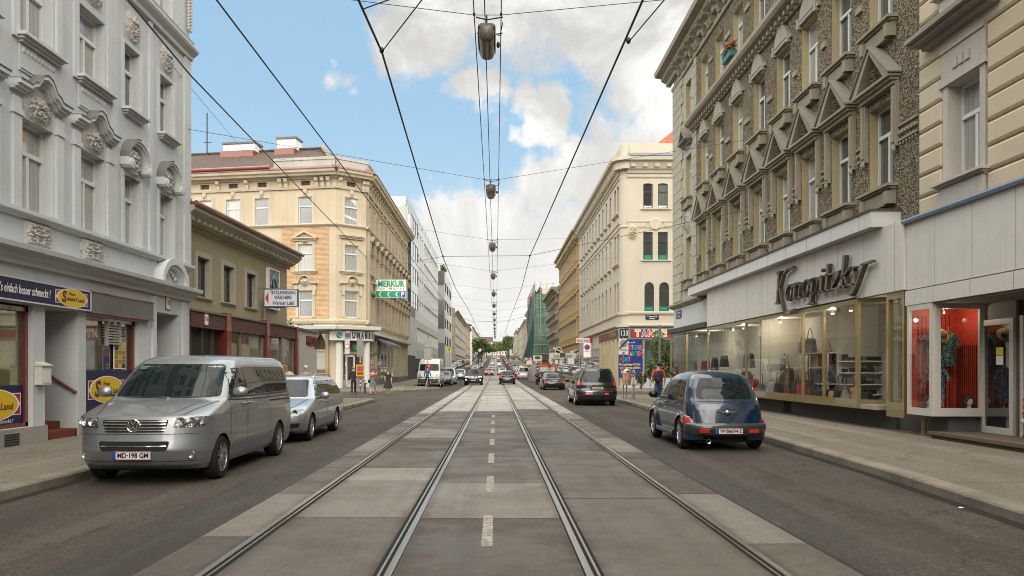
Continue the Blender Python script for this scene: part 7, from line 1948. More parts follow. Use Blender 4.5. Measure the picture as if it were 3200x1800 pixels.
def pt_extra(t,bvh):
 for y,sc in((.95,1.0),(3.57,1.0)):
  for s in(-1,1):
   m=MB();pw_=lambda v,e:math.copysign(abs(v)**e,v)
   nU,nV=32,20;rw_=[[m.P((s*.60+.27*pw_(math.sin(math.pi*i/nV),.8)*pw_(math.cos(2*math.pi*j/nU),.55),y+.57*pw_(math.sin(math.pi*i/nV),.8)*pw_(math.sin(2*math.pi*j/nU),.8),max(.2+.002*i,.40+.43*pw_(math.cos(math.pi*i/nV),.75))))for j in range(nU)]for i in range(1,nV)]
   for a_,b_ in zip(rw_,rw_[1:]):[m.face([a_[j],a_[(j+1)%nU],b_[(j+1)%nU],b_[j]])for j in range(nU)]
   m.face(rw_[0]);m.face(rw_[-1][::-1])
   me=carve(m.mesh('fender',DBLUE),[(s*.84,y,.325,.375,.3)]);me.name='fender'
   o=link('fender',me,t);KIDS.setdefault(t.name,[]).append(o)
   if y>2:
    bv=BVHTree.FromPolygons([v.co for v in m.mesh('x',DBLUE).vertices],[tuple(f)for f in m.f])
    up=[(s*x,z)for x,z in((.67,.74),(.73,.80),(.80,.76),(.84,.68),(.72,.68))]
    lo=[(s*x,z)for x,z in((.71,.67),(.84,.67),(.85,.57),(.79,.53),(.73,.58))]
    for nm,ol,mt_ in(('tail_light_amber',up,TAILO),('tail_light',lo,TAILR)):
     patch(bv,rpoly(ol if s>0 else ol[::-1],.02),'y',1,.012,.03).build(nm,mt_,t,smooth=180,world=False)
 m=MB()
 for s in(-1,1):m.box(s*.80-.05,s*.80+.05,1.45,3.05,.25,.35)
 m.build('sill_board',DBLUE,t,world=False)
 m=MB()
 for s in(-1,1):m.box(s*.855-.006,s*.855+.006,1.5,3.0,.305,.33)
 m.build('chrome_strip',CHROME,t,world=False)
 Lb=loft([(.30,3.6,4.2,.74,.1,.25),(.34,3.6,4.27,.80,.1,.28),(.46,3.6,4.3,.825,.1,.3),(.54,3.6,4.29,.82,.1,.3),(.57,3.6,4.26,.80,.1,.3)],3).mesh('rear_bumper',paint('bumper_dark',(.02,.022,.026),rough=.35))
 Lb=carve(Lb,[(s*.84,3.57,.325,.39,.32)for s in(-1,1)]);Lb.name='rear_bumper'
 o=link('rear_bumper',Lb,t);KIDS.setdefault(t.name,[]).append(o)
 for s in(-1,1):m=MB();m.obox((s*.49,4.29,.42),(.1,0,0),(0,.02,0),(0,0,.035));m.build('reflector',TAILR,t,world=False)
 m=MB();m.lathe([(.03,4.1),(.045,4.32),(.05,4.33),(.035,4.32),(.03,4.2)],(-.42*-1,0,.22),'y',20,cap=False);m.build('exhaust_pipe',CHROME,t,smooth=40,world=False)
 y=bvh.ray_cast(Vector((0,9,.79)),Vector((0,-1,0)))[0].y+.015
 m=MB();m.sphere((0,y,.79),.055,.02,.04,14,8);e=m.build('wing_emblem',CHROME,t,smooth=60,world=False)
 m=MB();[m.prism([(s*.04,.795+.012),(s*.04,.795-.014),(s*.23,.8)],y-.02,y+.005)for s in(-1,1)];m.build('wings',CHROME,e,world=False)
 m=MB();m.sphere((0,y-.01,.755),.055,.03,.04,14,8);m.build('lock_recess',TRIMK,t,smooth=60,world=False)
 m=MB();m.tube([(.02,4.03,1.065),(-.3,4.0,1.075)],.012,6);m.build('wiper',TRIMK,t,world=False)
 for s in(-1,1):m=MB();m.tube([(s*.72,1.5,.85),(s*.78,1.5,.87)],.03,8);m.build('indicator',TRIMK,t,world=False)
car('parked_retro_car','dark blue retro styled car with bulging fenders parked on the right','car',CK,DBLUE,(4.66,19.3,0),R(180),1.70,(.95,3.57),.325,spokes=9,style=0,pw=.10,wt=.19,side=[rpoly([(1.62,1.06),(2.3,1.06),(2.3,1.42),(2.0,1.42)],.05),rpoly([(2.38,1.06),(3.12,1.06),(3.14,1.43),(2.38,1.43)],.05),rpoly([(3.2,1.06),(3.62,1.08),(3.5,1.36),(3.22,1.43)],.06)],ws=rpoly([(-.6,1.07),(.6,1.07),(.5,1.44),(-.5,1.44)],.06),rw=rpoly([(-.58,1.05),(.58,1.05),(.55,1.25),(.44,1.47),(-.44,1.47),(-.55,1.25)],.1),rear=[('hatch_seam',rect(-.6,.6,1.0,1.006,.001),SEAM,.004),('hatch_seam',rect(-.625,-.618,.58,1.3,.001),SEAM,.005),('hatch_seam',rect(.618,.625,.58,1.3,.001),SEAM,.005)],front=[('grille',rpoly([(-.4,.78),(-.25,.4),(.25,.4),(.4,.78)],.06),CHROME,.01)],sidep=[('door_seam',[(2.34,1.05),(2.34,.4)],SEAM,'line',.012),('door_seam',[(1.5,1.0),(1.5,.4)],SEAM,'line',.012),('window_trim',[(1.62,1.035),(3.62,1.045)],CHROME,'line',.018),('belt_line',[(1.4,.97),(3.9,.97)],SEAM,'line',.008)],plates=[(4.315,.42,0,'W\u00b786694 E',True)],mirrors=(1.72,1.08,BLACK),handles=((2.2,.93),(3.02,.95)),extra=pt_extra,per=5)
EK=carkeys(4.66,1.86,1.72,.78,1.02,1.0,1.95,4.35,4.55)
CHAR=paint('charcoal_paint',(.018,.018,.018),metal=.4,rough=.25)
def mpv_extra(t,bvh):
 y=bvh.ray_cast(Vector((0,12,.97)),Vector((0,-1,0)))[0].y+.01
 m=MB();m.prism([(0,.915),(.045,.97),(0,1.025),(-.045,.97)],y-.01,y+.008);m.build('diamond_emblem',CHROME,t,world=False)
car('parked_people_carrier','dark charcoal people carrier with roof rails parked beyond the blue retro car','car',EK,CHAR,(4.55,38.35,0),R(180),1.86,(.9,3.77),.33,spokes=5,style=0,side=sidewins(1.02,1.72,1.0,1.95,4.35,4.55,[2.2,3.25]),ws=rpoly([(-.74,1.06),(.74,1.06),(.6,1.6),(-.6,1.6)],.06),rw=rpoly([(-.68,1.06),(.68,1.06),(.6,1.56),(-.6,1.56)],.07),rear=[('tail_light',rpoly([(.72,.88),(.86,.9),(.84,1.18),(.74,1.14)],.03),TAILR,.01,True),('bumper_dark_strip',rect(-.9,.9,.3,.42,.03),TRIMK,.008),('reflector',rect(.34,.52,.52,.56,.01),REDGLOW,.012,True),('plate_recess',rect(-.33,.33,.71,.9,.03),TRIMK,.006),('bumper_seam',rect(-.85,.85,.63,.642,.002),CHROME,.006)],plates=[(4.63,.8,0,'W\u00b766519 A',True)],mirrors=(1.45,1.1,CHAR),rails=(2.1,4.2,.6,1.76),handles=((2.05,.95),(3.1,.97)),extra=mpv_extra)  # bumper reflectors are no lamps; emission added so they look lit
SK=carkeys(4.6,1.79,1.38,.68,.93,1.35,2.05,3.2,3.85,zt=.9)
GRB=paint('dark_grey_paint',(.02,.021,.022),metal=.4,rough=.24)
car('parked_coupe','dark grey two door coupe parked in front of the charcoal people carrier','car',SK,GRB,(4.6,63.6,0),R(180),1.79,(.85,3.6),.32,spokes=7,style=0,per=3,side=sidewins(.93,1.38,1.35,2.05,3.2,3.85,[2.75]),ws=rpoly([(-.66,.96),(.66,.96),(.52,1.28),(-.52,1.28)],.06),rw=rpoly([(-.64,.955),(.64,.955),(.5,1.28),(-.5,1.28)],.06),rear=[('tail_light',rpoly([(.36,.7),(.8,.68),(.82,.8),(.36,.79)],.03),TAILR,.01,True),('plate_recess',rect(-.3,.3,.66,.82,.02),TRIMK,.006),('bumper_dark_strip',rect(-.6,.6,.24,.34,.02),TRIMK,.008)],plates=[(4.57,.745,0,'W\u00b742178 K',True)],mirrors=(1.75,1.0,GRB))  # darker strip low on the rear bumper
XK=carkeys(4.57,1.86,1.68,.92,1.1,1.25,2.0,4.0,4.35)
car('driving_suv','black off-road car with twin oval chrome grille driving towards the viewer','car',XK,paint('black_paint',(.01,.01,.011),metal=.2,rough=.2),(-2.28,76,0),0,1.86,(.9,3.7),.36,spokes=5,per=3,side=sidewins(1.1,1.68,1.25,2.0,4.0,4.35,[2.4,3.4]),ws=rpoly([(-.72,1.13),(.72,1.13),(.58,1.57),(-.58,1.57)],.06),rw=rect(-.6,.6,1.15,1.5,.05),front=[('grille',rpoly([(.03,.72),(.36,.74),(.38,.9),(.03,.92)],.05),CHROME,.008,True),('grille_inner',rpoly([(.06,.74),(.33,.76),(.35,.88),(.06,.9)],.05),TRIMK,.014,True),('headlight',rpoly([(.48,.78),(.84,.8),(.84,.92),(.48,.9)],.03),HLIT,.01,True),('bumper_cladding',rect(-.9,.9,.26,.5,.03),TRIMK,.008),('fog_lamp',circ(.72,.56,.06),HLIT,.012,True)],plates=[(-.03,.5,0,'W\u00b731905 D',False)],mirrors=(1.65,1.18,BLACK))
HK=carkeys(4.2,1.74,1.48,.74,.98,1.1,1.8,3.6,4.02)
car('driving_hatchback','dark hatchback with lit red tail lamps driving away on the right track','car',HK,paint('dark_green_paint',(.012,.016,.016),metal=.3,rough=.22),(1.25,84.2,0),R(180),1.74,(.85,3.43),.31,spokes=5,per=3,side=sidewins(.98,1.48,1.1,1.8,3.6,4.02,[2.3]),ws=rpoly([(-.68,1.0),(.68,1.0),(.54,1.38),(-.54,1.38)],.06),rw=rpoly([(-.64,1.0),(.64,1.0),(.54,1.36),(-.54,1.36)],.07),rear=[('tail_light',rect(.58,.82,.74,.94,.03),REDGLOW,.012,True),('bumper_dark_strip',rect(-.8,.8,.24,.34,.02),TRIMK,.008)],plates=[(4.19,.56,0,'W\u00b754016 L',True)],mirrors=(1.5,1.05,BLACK))
PVK=[(.25,.2,5.9,.9,.25,.1),(.35,.05,5.98,.98,.3,.1),(.6,0,6,1.02,.34,.1),(.85,.04,6,1.03,.34,.1),(1.05,.1,6,1.03,.34,.1),(1.2,.3,6,1.02,.34,.1),(1.38,.65,6,1.01,.3,.1),(1.5,.88,6,1.0,.28,.1),(1.8,1.1,6,.98,.28,.1),(2.1,1.32,6,.96,.28,.1),(2.3,1.5,5.98,.94,.3,.1),(2.5,1.85,5.95,.9,.35,.1),(2.6,2.2,5.8,.75,.4,.2),(2.63,2.8,5.4,.3,.3,.2)]
VWHT=paint('white_van_paint',(.47,.46,.43),rough=.35)
car('white_panel_van','tall white panel van with dark bumper parked in the left bay','van',PVK,VWHT,(-5.95,66.2,0),0,2.06,(1.0,4.4),.36,per=3,spokes=6,style=0,side=[rpoly([(1.2,1.5),(2.0,1.5),(2.0,2.05),(1.55,2.05)],.05)],ws=rpoly([(-.88,1.5),(.88,1.5),(.82,2.1),(-.82,2.1)],.06),front=[('bumper',rpoly([(-1.02,.28),(1.02,.28),(1.02,.82),(.5,.78),(-.5,.78),(-1.02,.82)],.05),flat('bumper_grey',(.045,.045,.046),.6),.01),('headlight',rpoly([(.5,.86),(.88,.84),(.92,1.14),(.72,1.2)],.04),HEADL,.012,True),('grille_slats',rect(-.5,.5,.86,.9,.01),TRIMK,.012),('grille_slats',rect(-.5,.5,.94,.97,.01),TRIMK,.012)],plates=[(-.03,.5,0,'W\u00b792263 F',False)],mirrors=(1.5,1.6,BLACK))
t_=None
FK=carkeys(4.3,1.74,1.47,.74,.98,1.15,1.85,3.6,4.05)
FV=carkeys(4.3,1.8,1.82,.82,1.1,1.0,1.8,4.1,4.25)
COLS={'silver':paint('far_silver',(.42,.42,.42),metal=.6),'red':paint('far_red',(.25,.012,.015)),'white':paint('far_white',(.6,.6,.59)),'black':paint('far_black',(.015,.015,.016)),'blue':paint('far_blue',(.02,.05,.13)),'grey':paint('far_grey',(.1,.1,.105)),'lightblue':paint('far_lightblue',(.36,.43,.48),metal=.3),'orange':paint('far_orange',(.4,.1,.02))}
_CP={}
def farcar(kind,colr,X,Y,away,label,name=None,group='cars farther down the street'):
 key=(kind,colr,away)
 rz=R(180)if away else 0
 K,H,zb,yc,yt,yrt,yrb=(FK,1.47,.98,1.15,1.85,3.6,4.05)if kind=='car' else(FV,1.82,1.1,1.0,1.8,4.1,4.25)
 y0=Y+(4.3 if away else 0)
 nm=name or('parked_car' if abs(X)>3 else 'driving_car')
 cat='car' if kind=='car' else 'van'
 if key not in _CP:
  o=car(nm,label,cat,K,COLS[colr],(X,y0,gz(Y)),rz,1.76,(.85,3.45),.31,per=2,style=0,spokes=5,group=group,side=sidewins(zb,H,yc,yt,yrt,yrb,[2.3]),ws=rpoly([(-.68,zb+.03),(.68,zb+.03),(.54,H-.1),(-.54,H-.1)],.06),rw=rpoly([(-.66,zb+.03),(.66,zb+.03),(.56,H-.12),(-.56,H-.12)],.06),front=[('headlight',rpoly([(.48,.62),(.82,.64),(.84,.78),(.5,.76)],.03),HEADL if abs(X)>3 else HLIT,.012,True),('grille',rect(-.42,.42,.58,.7,.02),TRIMK,.01),('air_intake',rect(-.6,.6,.3,.42,.02),TRIMK,.01)],rear=[('tail_light',rect(.62,.84,.72,.95,.03),TAILR,.012,True),('bumper_dark_strip',rect(-.8,.8,.24,.36,.02),TRIMK,.01)],plates=[(4.28,.55,0,None,True),(-.02,.48,0,None,False)],mirrors=(1.55,zb+.08,BLACK))
  _CP[key]=o
 else:
  o=copy_tree(_CP[key]);o.name=nm;o.location=(X,y0,gz(Y));o['label']=label
 return o
farcar('car','black',-5.3,74.5,False,'small black car parked directly behind the white panel van')
farcar('van','lightblue',-5.15,80,False,'pale blue high roofed car parked behind the small black car')
farcar('car','silver',-5.0,104,False,'silver car parked left, seen beside the black off-road car')
farcar('van','red',-4.4,116,False,'red van top showing just behind the black off-road car')
farcar('car','red',-1.25,141,False,'bright red small car driving towards the viewer on the left track')
farcar('car','white',1.3,150,True,'white car driving away ahead of the dark hatchback')
farcar('van','white',4.05,108,True,'white box-shaped van parked right before the grey tarpaulin')
farcar('car','white',4.2,128,True,'white car parked beyond the white box-shaped van')
rr=random.Random(21)
names=list(COLS)
for k in range(16):
 Y=165+k*17+rr.uniform(0,5);c=names[rr.randrange(len(names))]
 farcar('car',c,-5.6+rr.uniform(-.2,.2),Y,False,'%s car in the left parking row about %d car lengths up the hill'%(c,k+1))
for k in range(18):
 Y=140+k*16+rr.uniform(0,5);c=names[rr.randrange(len(names))]
 farcar('car' if k%4 else 'van',c,5.0+rr.uniform(-.2,.2),Y,True,'%s vehicle in the right parking row, number %d counted up the hill'%(c,k+1))
for k,(X,Y,c,aw)in enumerate(((-1.4,200,'silver',0),(-1.5,245,'orange',0),(1.3,205,'grey',1),(1.4,300,'white',1),(-1.3,320,'white',0),(-1.5,380,'red',0),(1.5,380,'black',1),(1.4,460,'silver',1),(-1.4,480,'grey',0))):
 farcar('car',c,X,Y,bool(aw),'%s car driving %s on the hill, %s'%(c,'away' if aw else 'downhill',('nearest','second','nearest of its lane','second of its lane','third','fourth','third of its lane','farthest of its lane','farthest')[k]))
# --- wires and hanging lamps
def Wp(x,y,d):return Vector(((x-PCX)*d/FPX,d,EYE+(PCY-y)*d/FPX))
WIRE=flat('cable_black',(.012,.012,.013),.5);IRON=flat('galvanised',(.2,.2,.195),.45,.6)
def wire(label,pts,r=.008,name='overhead_wire',cat='wire',sag=0.0,group='overhead wires',beads=()):
 P_=[Vector(p)for p in pts]
 if sag and len(P_)==2:
  a,b=P_;P_=[a.lerp(b,k/8)-Vector((0,0,sag*4*(k/8)*(1-k/8)))for k in range(9)]
 mb=MB();mb.tube(P_,r,5)
 for q in beads:mb.sphere(q,.032,.032,.045,8,6)
 return tag(mb.build(name,WIRE,smooth=60),label,cat,group)
far_y=[110,150,200,260,330,400]
wire('contact wire above the left tram track',[(-1.4,-4,5.95),(-1.585,8.64,5.92),(-1.53,10.1,5.92),(-2.01,28.8,5.92),(-2.11,39.4,5.9),(-1.92,57,5.9),(-1.94,69,5.9),(-1.94,91,5.9)]+[(-1.8,y,5.9+gz(y))for y in far_y],.015,beads=[(-2.01,28.8,5.97),(-1.53,10.1,5.94)])
wire('contact wire above the right tram track',[(1.8,-4,5.95),(1.70,8.64,5.92),(1.29,28.6,5.92),(1.36,39.4,5.9),(1.26,54,5.9),(1.16,67,5.9),(1.12,89,5.9)]+[(1.3,y,5.9+gz(y))for y in far_y],.015,beads=[(1.29,28.6,5.97),(1.73,9.8,5.94)])
for X,lb in((-.48,'left'),(-.24,'middle'),(.12,'right')):wire('%s one of the three cables carrying the street lamps'%lb,[(X,-4,9.55),(X,20,9.55),(X,80,9.55)]+[(X,y,9.5+gz(y))for y in far_y],.013)
wire('thick feeder cable running along the left side above the van',[(-5.7,4,9.2),(-5.7,60,9.2),(-5.75,120,9.3),(-5.8,190,9.9)],.02)
wire('slanting cable from the upper left to the supermarket sign house',[Wp(380,-24,11.9),Wp(596,236,17.5),Wp(919,571,34),Wp(1180,842,62),(-9.35,90,10.6)],.02)
wire('thin wire slanting from the grey house corner over the low house',[Wp(500,160,20),Wp(760,470,40),(-15,57.5,17.4)],.008)
wire('pull-off wire from the left contact wire to the right houses',[(-1.53,10.1,5.92),(10,-13,6.6)],.008);wire('second pull-off wire near the top left',[(-1.57,8.9,5.92),(10,2.5,6.6)],.008);wire('pull-off wire from the right contact wire',[(1.73,9.8,5.92),(5.2,-7,6.2)],.008)
wire('span wire holding both contact wires above the silver cars',[(-9.6,57,9.2),(-2.01,28.8,5.97),(1.29,28.6,5.97),(9.9,30.2,8.0)],.009)
wire('span wire holding both contact wires far down the street',[(-9.5,68,8.2),(-1.94,69,5.96),(1.16,67,5.96),(9.9,68,8.2)],.012)
wire('span wire from the cream house to the banded bracket',[(9.9,64,9.3),(1.26,54,5.96)],.01)
LENS=flat('lamp_lens_ribbed',(.115,.1,.085),.22);LID=flat('lamp_lid',(.05,.047,.044),.5)
def lampmesh():
 t=thing('hanging_lamp','nearest hanging street lamp, large elongated ribbed glass','street lamp',(-.24,17.2,9.1),group='hanging street lamps')
 m=MB()
 prof=[(-.185,.14),(-.18,-.02),(-.13,-.13),(-.05,-.17),(.05,-.17),(.13,-.13),(.18,-.02),(.185,.14)]
 secs=[(-.62,.55),(-.57,.88),(-.50,1)]+[(-.5+k/16,1-.03*(k%2))for k in range(1,16)]+[(.50,1),(.57,.88),(.62,.55)]
 rings=[[m.P((x*s,y,.12+(z-.12)*s))for x,z in prof]for y,s in secs]
 for a,b in zip(rings,rings[1:]):
  for j in range(len(prof)-1):m.face([a[j],a[j+1],b[j+1],b[j]])
 m.face(rings[0]);m.face(rings[-1]);m.build('lens',LENS,t,smooth=50,world=False)
 m=MB();m.mould([(-.195,.12),(.195,.12),(.195,.15),(.12,.2),(-.12,.2),(-.195,.15)],-.6,.6);me=m.mesh('lid',LID);me.transform(Matrix.Rotation(R(90),4,'Z'))
 o=link('lid',me,t);KIDS.setdefault(t.name,[]).append(o)
 m=MB();m.box(-.2,-.187,-.5,.5,-.02,.12);m.box(.187,.2,-.5,.5,-.02,.12);m.build('side_rail',LID,t,world=False)
 m=MB()
 for y in(-.4,.4):m.tube([(0,y,.25),(0,y,.45)],.02,6);m.tube([(-.24,y,.42),(0,y,.36),(.36,y,.42)],.015,6)
 m.tube([(.24,-.2,.1),(.3,-.2,.1),(.36,-.3,.35)],.012,6);m.build('hanger',WIRE,t,world=False)
 m=MB();m.sphere((.26,.2,.06),.045,.09,.07,8,6);m.build('ballast',LID,t,world=False)
 return t
lp=lampmesh();nth=['nearest','second','third','fourth','fifth','sixth','seventh','eighth','ninth','tenth','eleventh','twelfth','thirteenth','fourteenth']
for k in range(14):
 Y=17.2+14.5*k
 o=lp if k==0 else copy_tree(lp);o.location=(-.2,Y,9.1+gz(Y))
 if k:o['label']='%s hanging street lamp counted along the cable from the viewer'%nth[k]
 a={0:(-9.6,16.6,10.6),1:(-9.6,23.3,9.1),2:(-9.6,58,13)}.get(k,(-9.6 if k not in(8,)else-8.9,Y,10.9+gz(Y)));b={0:(10,16.6,10.4),1:(10,30.4,10.9),2:(10,61,12.3)}.get(k,(10 if k!=11 else 8.9,Y,10.7+gz(Y)))
 if k<9:wire('span wire carrying the %s hanging lamp'%nth[k],[a,(-.48,Y-.5,9.52+gz(Y)),(.12,Y-.5,9.52+gz(Y)),b],.008,beads=[(-.48,Y-.5,9.54+gz(Y)),(.12,Y-.5,9.54+gz(Y))])
# --- traffic signs and posts
SGREY=flat('sign_back_grey',(.27,.255,.23),.5);STRED=flat('stripe_red',(.42,.02,.02),.4)
def post(name,label,x,y,h,boards=(),bands=((.95,1.25),),z0=None,r=.032,back=False):
 z0=gz(y)+.13 if z0 is None else z0
 t=thing(name,label,'sign post' if boards else 'post',(x,y,z0))
 m=MB();m.tube([(x,y,z0-.1),(x,y,z0+h)],r,10);m.build('pole',IRON,t,smooth=60)
 for a,b in bands:
  n=4
  m=MB()
  for k in range(n):m.cur=k%2;m.lathe([(r+.006,z0+a+(b-a)*k/n),(r+.006,z0+a+(b-a)*(k+1)/n)],(x,y,0),'z',10)
  m.build('striped_band',[STRED,SIGNW],t)
 F=Frame((x,y-r-.01,z0),(0,-1,0))
 for nm,outline,mt,off in boards:
  m=MB(F.m);m.prism(outline,-.012-off,-off if off else .0);m.build(nm,mt,t)
 return t,F
C_=lambda z,r_,x=0:circ(x,z,r_,24)
SBLUE=flat('traffic_blue',(.02,.07,.33),.4)
post('sign_post','post with sign backs and yellow red poster at the near left kerb corner',-6.93,38.5,3.1,[('sign_back',rect(-.17,.17,2.15,3.05),SGREY,0),('sign_back',rect(-.2,.2,.6,1.25),SGREY,-.06),('yellow_poster',rect(-.21,.21,1.15,1.75),flat('poster_yellow',(.6,.48,.02),.5),.02),('poster_print',rect(-.15,.17,1.42,1.68,.01),flat('poster_pink',(.5,.06,.15),.5),.035),('poster_print',rect(-.15,.17,1.24,1.36,.01),STRED,.035)],((.55,.95),(1.8,2.1)))
post('sign_post','post with a thirty zone sign in front of the corner clothing shop',-10.7,53.6,4.15,[('sign_plate',rect(-.05,.3,2.5,3.55),flat('sign_plate_pale',(.45,.44,.42),.5),0),('red_ring',C_(3.05,.17,.12),STRED,.015),('white_disc',C_(3.05,.125,.12),SIGNW,.03),('blue_disc',C_(3.85,.17,.16),flat('disc_violet',(.08,.05,.18),.4),.015),('sign_plate',rect(0,.34,3.62,4.15),SGREY,0)],((.7,1.0),(1.6,1.9)),z0=.22)
post('sign_post','post with a round sign back on the built-out left corner',-5.5,61,4.5,[('round_sign_back',C_(3.62,.35),SGREY,0),('sign_back',rect(-.3,.3,2.25,3.2),SGREY,0),('red_white_plate',rpoly([(-.25,1.45),(.05,1.4),(.25,1.9),(-.02,1.98)],.05),STRED,.01),('white_stripe',rpoly([(-.2,1.6),(.1,1.72),(.14,1.8),(-.16,1.68)],.01),SIGNW,.025)],())
t,F=post('sign_post','post with a crossed out zone sign above the orange banded litter bin',6.62,39,3.2,[('white_board',rect(-.25,.25,2.28,3.1),SIGNW,0),('grey_disc',C_(2.86,.2),flat('disc_grey',(.25,.25,.25),.5),.014),('light_disc',C_(2.86,.13),SGREY,.028),('black_bar',rpoly([(-.25,2.6),(-.19,2.56),(.25,3.04),(.2,3.09)],.01),BLACK,.042),('small_mark',rect(-.06,.06,2.31,2.39,.01),flat('mark_brown',(.12,.06,.02),.5),.014)],())
text('lettering','ZONE',F,0,-.03,2.5,t,BLACK,size=.12,depth=.001,width=.36,shear=.2)
post('sign_post','post with a blue and red no parking sign on the white board',6.8,56,3.5,[('white_board',rect(-.26,.26,2.4,3.45),SIGNW,0),('red_ring',C_(3.15,.21),STRED,.014),('blue_disc',C_(3.15,.16),SBLUE,.028),('red_slash',rpoly([(-.13,3.25),(-.1,3.28),(.13,3.05),(.1,3.02)],.005),STRED,.042),('small_print',rect(-.18,.18,2.82,2.86,.01),flat('print_pink',(.45,.2,.2),.5),.014)],())
post('slim_post','slim post with red and white bands in front of the blue shop board',10.5,53.6,3.75,(),((1.0,1.3),(2.6,2.9)))
post('perforated_post','grey perforated post behind the man in the red shirt',7.2,33,3.45,[('holes',rect(-.012,.012,z/10,z/10+.05,.005),BLACK,.03)for z in range(14,34,2)],((1.0,1.35),),r=.055)
t,F=post('metro_sign','blue square underground sign with white U on a pole in front of the left trees',-4.9,190,5.2,[('blue_board',rect(-.4,.4,4.2,5.0,.05),SBLUE,0)],())
text('lettering','U',F,0,-.02,4.6,t,SIGNW,size=.8,depth=.003,bold=.03)
post('round_sign','round white sign with dark centre right of the blue underground sign',-4.1,195,5.9,[('white_disc',C_(5.5,.4),SIGNW,0),('dark_centre',C_(5.5,.13),NAVY,.02)],())
t,F=post('yellow_sign','yellow square sign with a black arrow in front of the panelled block',-7.9,128,5.2,[('yellow_board',rect(-.32,.32,4.2,4.95),flat('board_yellow',(.62,.5,.01),.4),0),('arrow',[(-.2,4.58),(.05,4.9),(.15,4.84),(-.03,4.58),(.15,4.3),(.05,4.26)],BLACK,.014),('green_board',rect(-1.1,-.4,3.9,4.9),flat('board_lime',(.3,.5,.16),.5),0)],())
for k,(x,y,z,r_)in enumerate(((7.0,150,3.4,.3),(7.2,158,3.5,.3),(7.3,172,3.3,.3))):post('round_sign',('first','second','third')[k]+' round red and white sign below the scaffold',x,y,z,[('red_disc',C_(z-.3,r_),STRED,0),('white_disc',C_(z-.3,r_*.6),SIGNW,.02),('white_board',rect(-.3,.3,z-1.5,z-.65),SIGNW,0)],())
def shopsign(label,X,Y,x0,x1,y0,y1,mat,extra=None,side=1):
 f=Frame((0,Y,0),(0,-1,0));a,zb=px(f,x0,y1);b,zt=px(f,x1,y0)
 t=thing('projecting_sign',label,'sign',(a,Y,zb));m=MB(f.m);m.box(a,b,0,.2,zb,zt);m.build('box',mat,t)
 m=MB(f.m);m.bar((b if side>0 else a,.1,zt-.1),(X,.1,zt-.1),.05);m.build('bracket',IRON,t)
 if extra:extra(t,f,a,b,zb,zt)
 return t
def ex1(t,f,a,b,zb,zt):
 m=MB(f.m);m.box(b,b+.28,.0,.21,zb,zt);m.build('red_end',STRED,t);text('lettering','Baron Smart',f,(a+b)/2,-.01,(zb+zt)/2,t,STRED,size=.5,depth=.003,width=(b-a)*.92,shear=.25)
shopsign('white projecting sign with red script beside the cream corner house',10,77,1801,1843,1056,1072,SIGNW,ex1)
def ex2(t,f,a,b,zb,zt):
 m=MB(f.m);m.prism([((a+b)/2+(b-a)*.34*math.cos(q*math.pi/12),(zb+zt)/2+.16+(zt-zb)*.26*math.sin(q*math.pi/12))for q in range(24)],-.02,0);m.build('green_oval',flat('oval_green',(.02,.08,.05),.4),t)
shopsign('cream box sign with a dark green oval under the scaffold',10,162,1666,1694,1111,1129,flat('sign_cream',(.6,.57,.45),.4),ex2)
def ex3(t,f,a,b,zb,zt):
 m=MB(f.m);m.box(a+(b-a)*.4,b-.1,-.02,0,zb+.15,zt-.35);m.build('green_print',flat('print_green',(.3,.45,.25),.5),t)
shopsign('white and green banner sign in front of the ochre house',10,112,1717,1750,1102,1120,SIGNW,ex3)
t=thing('round_shop_sign','round black and white shop sign with a slanted band on the ochre house','sign',(8.6,105,4.2));f=Frame((8.75,105,4.25),(0,-1,0))
m=MB(f.m);m.prism(C_(0,.5),0,.15);m.build('disc',SIGNW,t);m=MB(f.m);m.prism(C_(0,.38),-.02,0);m.build('dark_ring',BLACK,t);m=MB(f.m);m.prism([(-.75,.3),(-.7,.45),(.75,-.25),(.7,-.4)],-.05,-.02);m.build('band',SIGNW,t);m=MB(f.m);m.bar((.4,.1,0),(1.3,.1,0),.06);m.build('bracket',IRON,t)
t=thing('litter_bin','silver litter bin with two orange bands on a steel post','litter bin',(6.78,38.7,.13));bx,by=6.76,38.75
ALU=flat('bin_aluminium',(.42,.40,.37),.35,.6);ORG=flat('bin_orange',(.60,.15,.01),.5)
m=MB();m.lathe([(.17,.78),(.2,.8),(.225,1.3),(.225,1.42),(.2,1.52),(.12,1.6),(.02,1.63)],(bx,by,.05),'z',24);m.build('drum',ALU,t,smooth=40)
for z in(.98,1.28):m=MB();m.lathe([(.218,z),(.232,z),(.232,z+.12),(.22,z+.12)],(bx,by,.05),'z',24,cap=False);m.build('orange_band',ORG,t,smooth=30)
m=MB();m.sphere((bx,by-.19,1.52),.1,.06,.055,12,8);m.build('opening',BLACK,t,smooth=60)
m=MB();m.tube([(bx,by+.1,.1),(bx,by+.1,1.5)],.03,8);m.build('post',IRON,t)
for x in(7.0,7.09):t=thing('steel_bollard','short steel post standing right of the litter bin','bollard',(x,38.4,.13),group='steel posts beside the litter bin');m=MB();m.lathe([(.038,.1),(.038,1.2),(.02,1.24)],(x,38.4,0),'z',12);m.build('tube',flat('bollard_steel',(.32,.29,.26),.3,.8),t,smooth=40);m=MB();m.box(x-.05,x+.05,38.34,38.46,.8,.88);m.build('clamp',IRON,t)
TARP=plaster('grey_tarpaulin',(.27,.25,.22),dark=.6,streak=.5)
t=thing('tarpaulin_cover','grey tarpaulin draped over site equipment right of the white box van','tarpaulin',(5.0,98,.02))
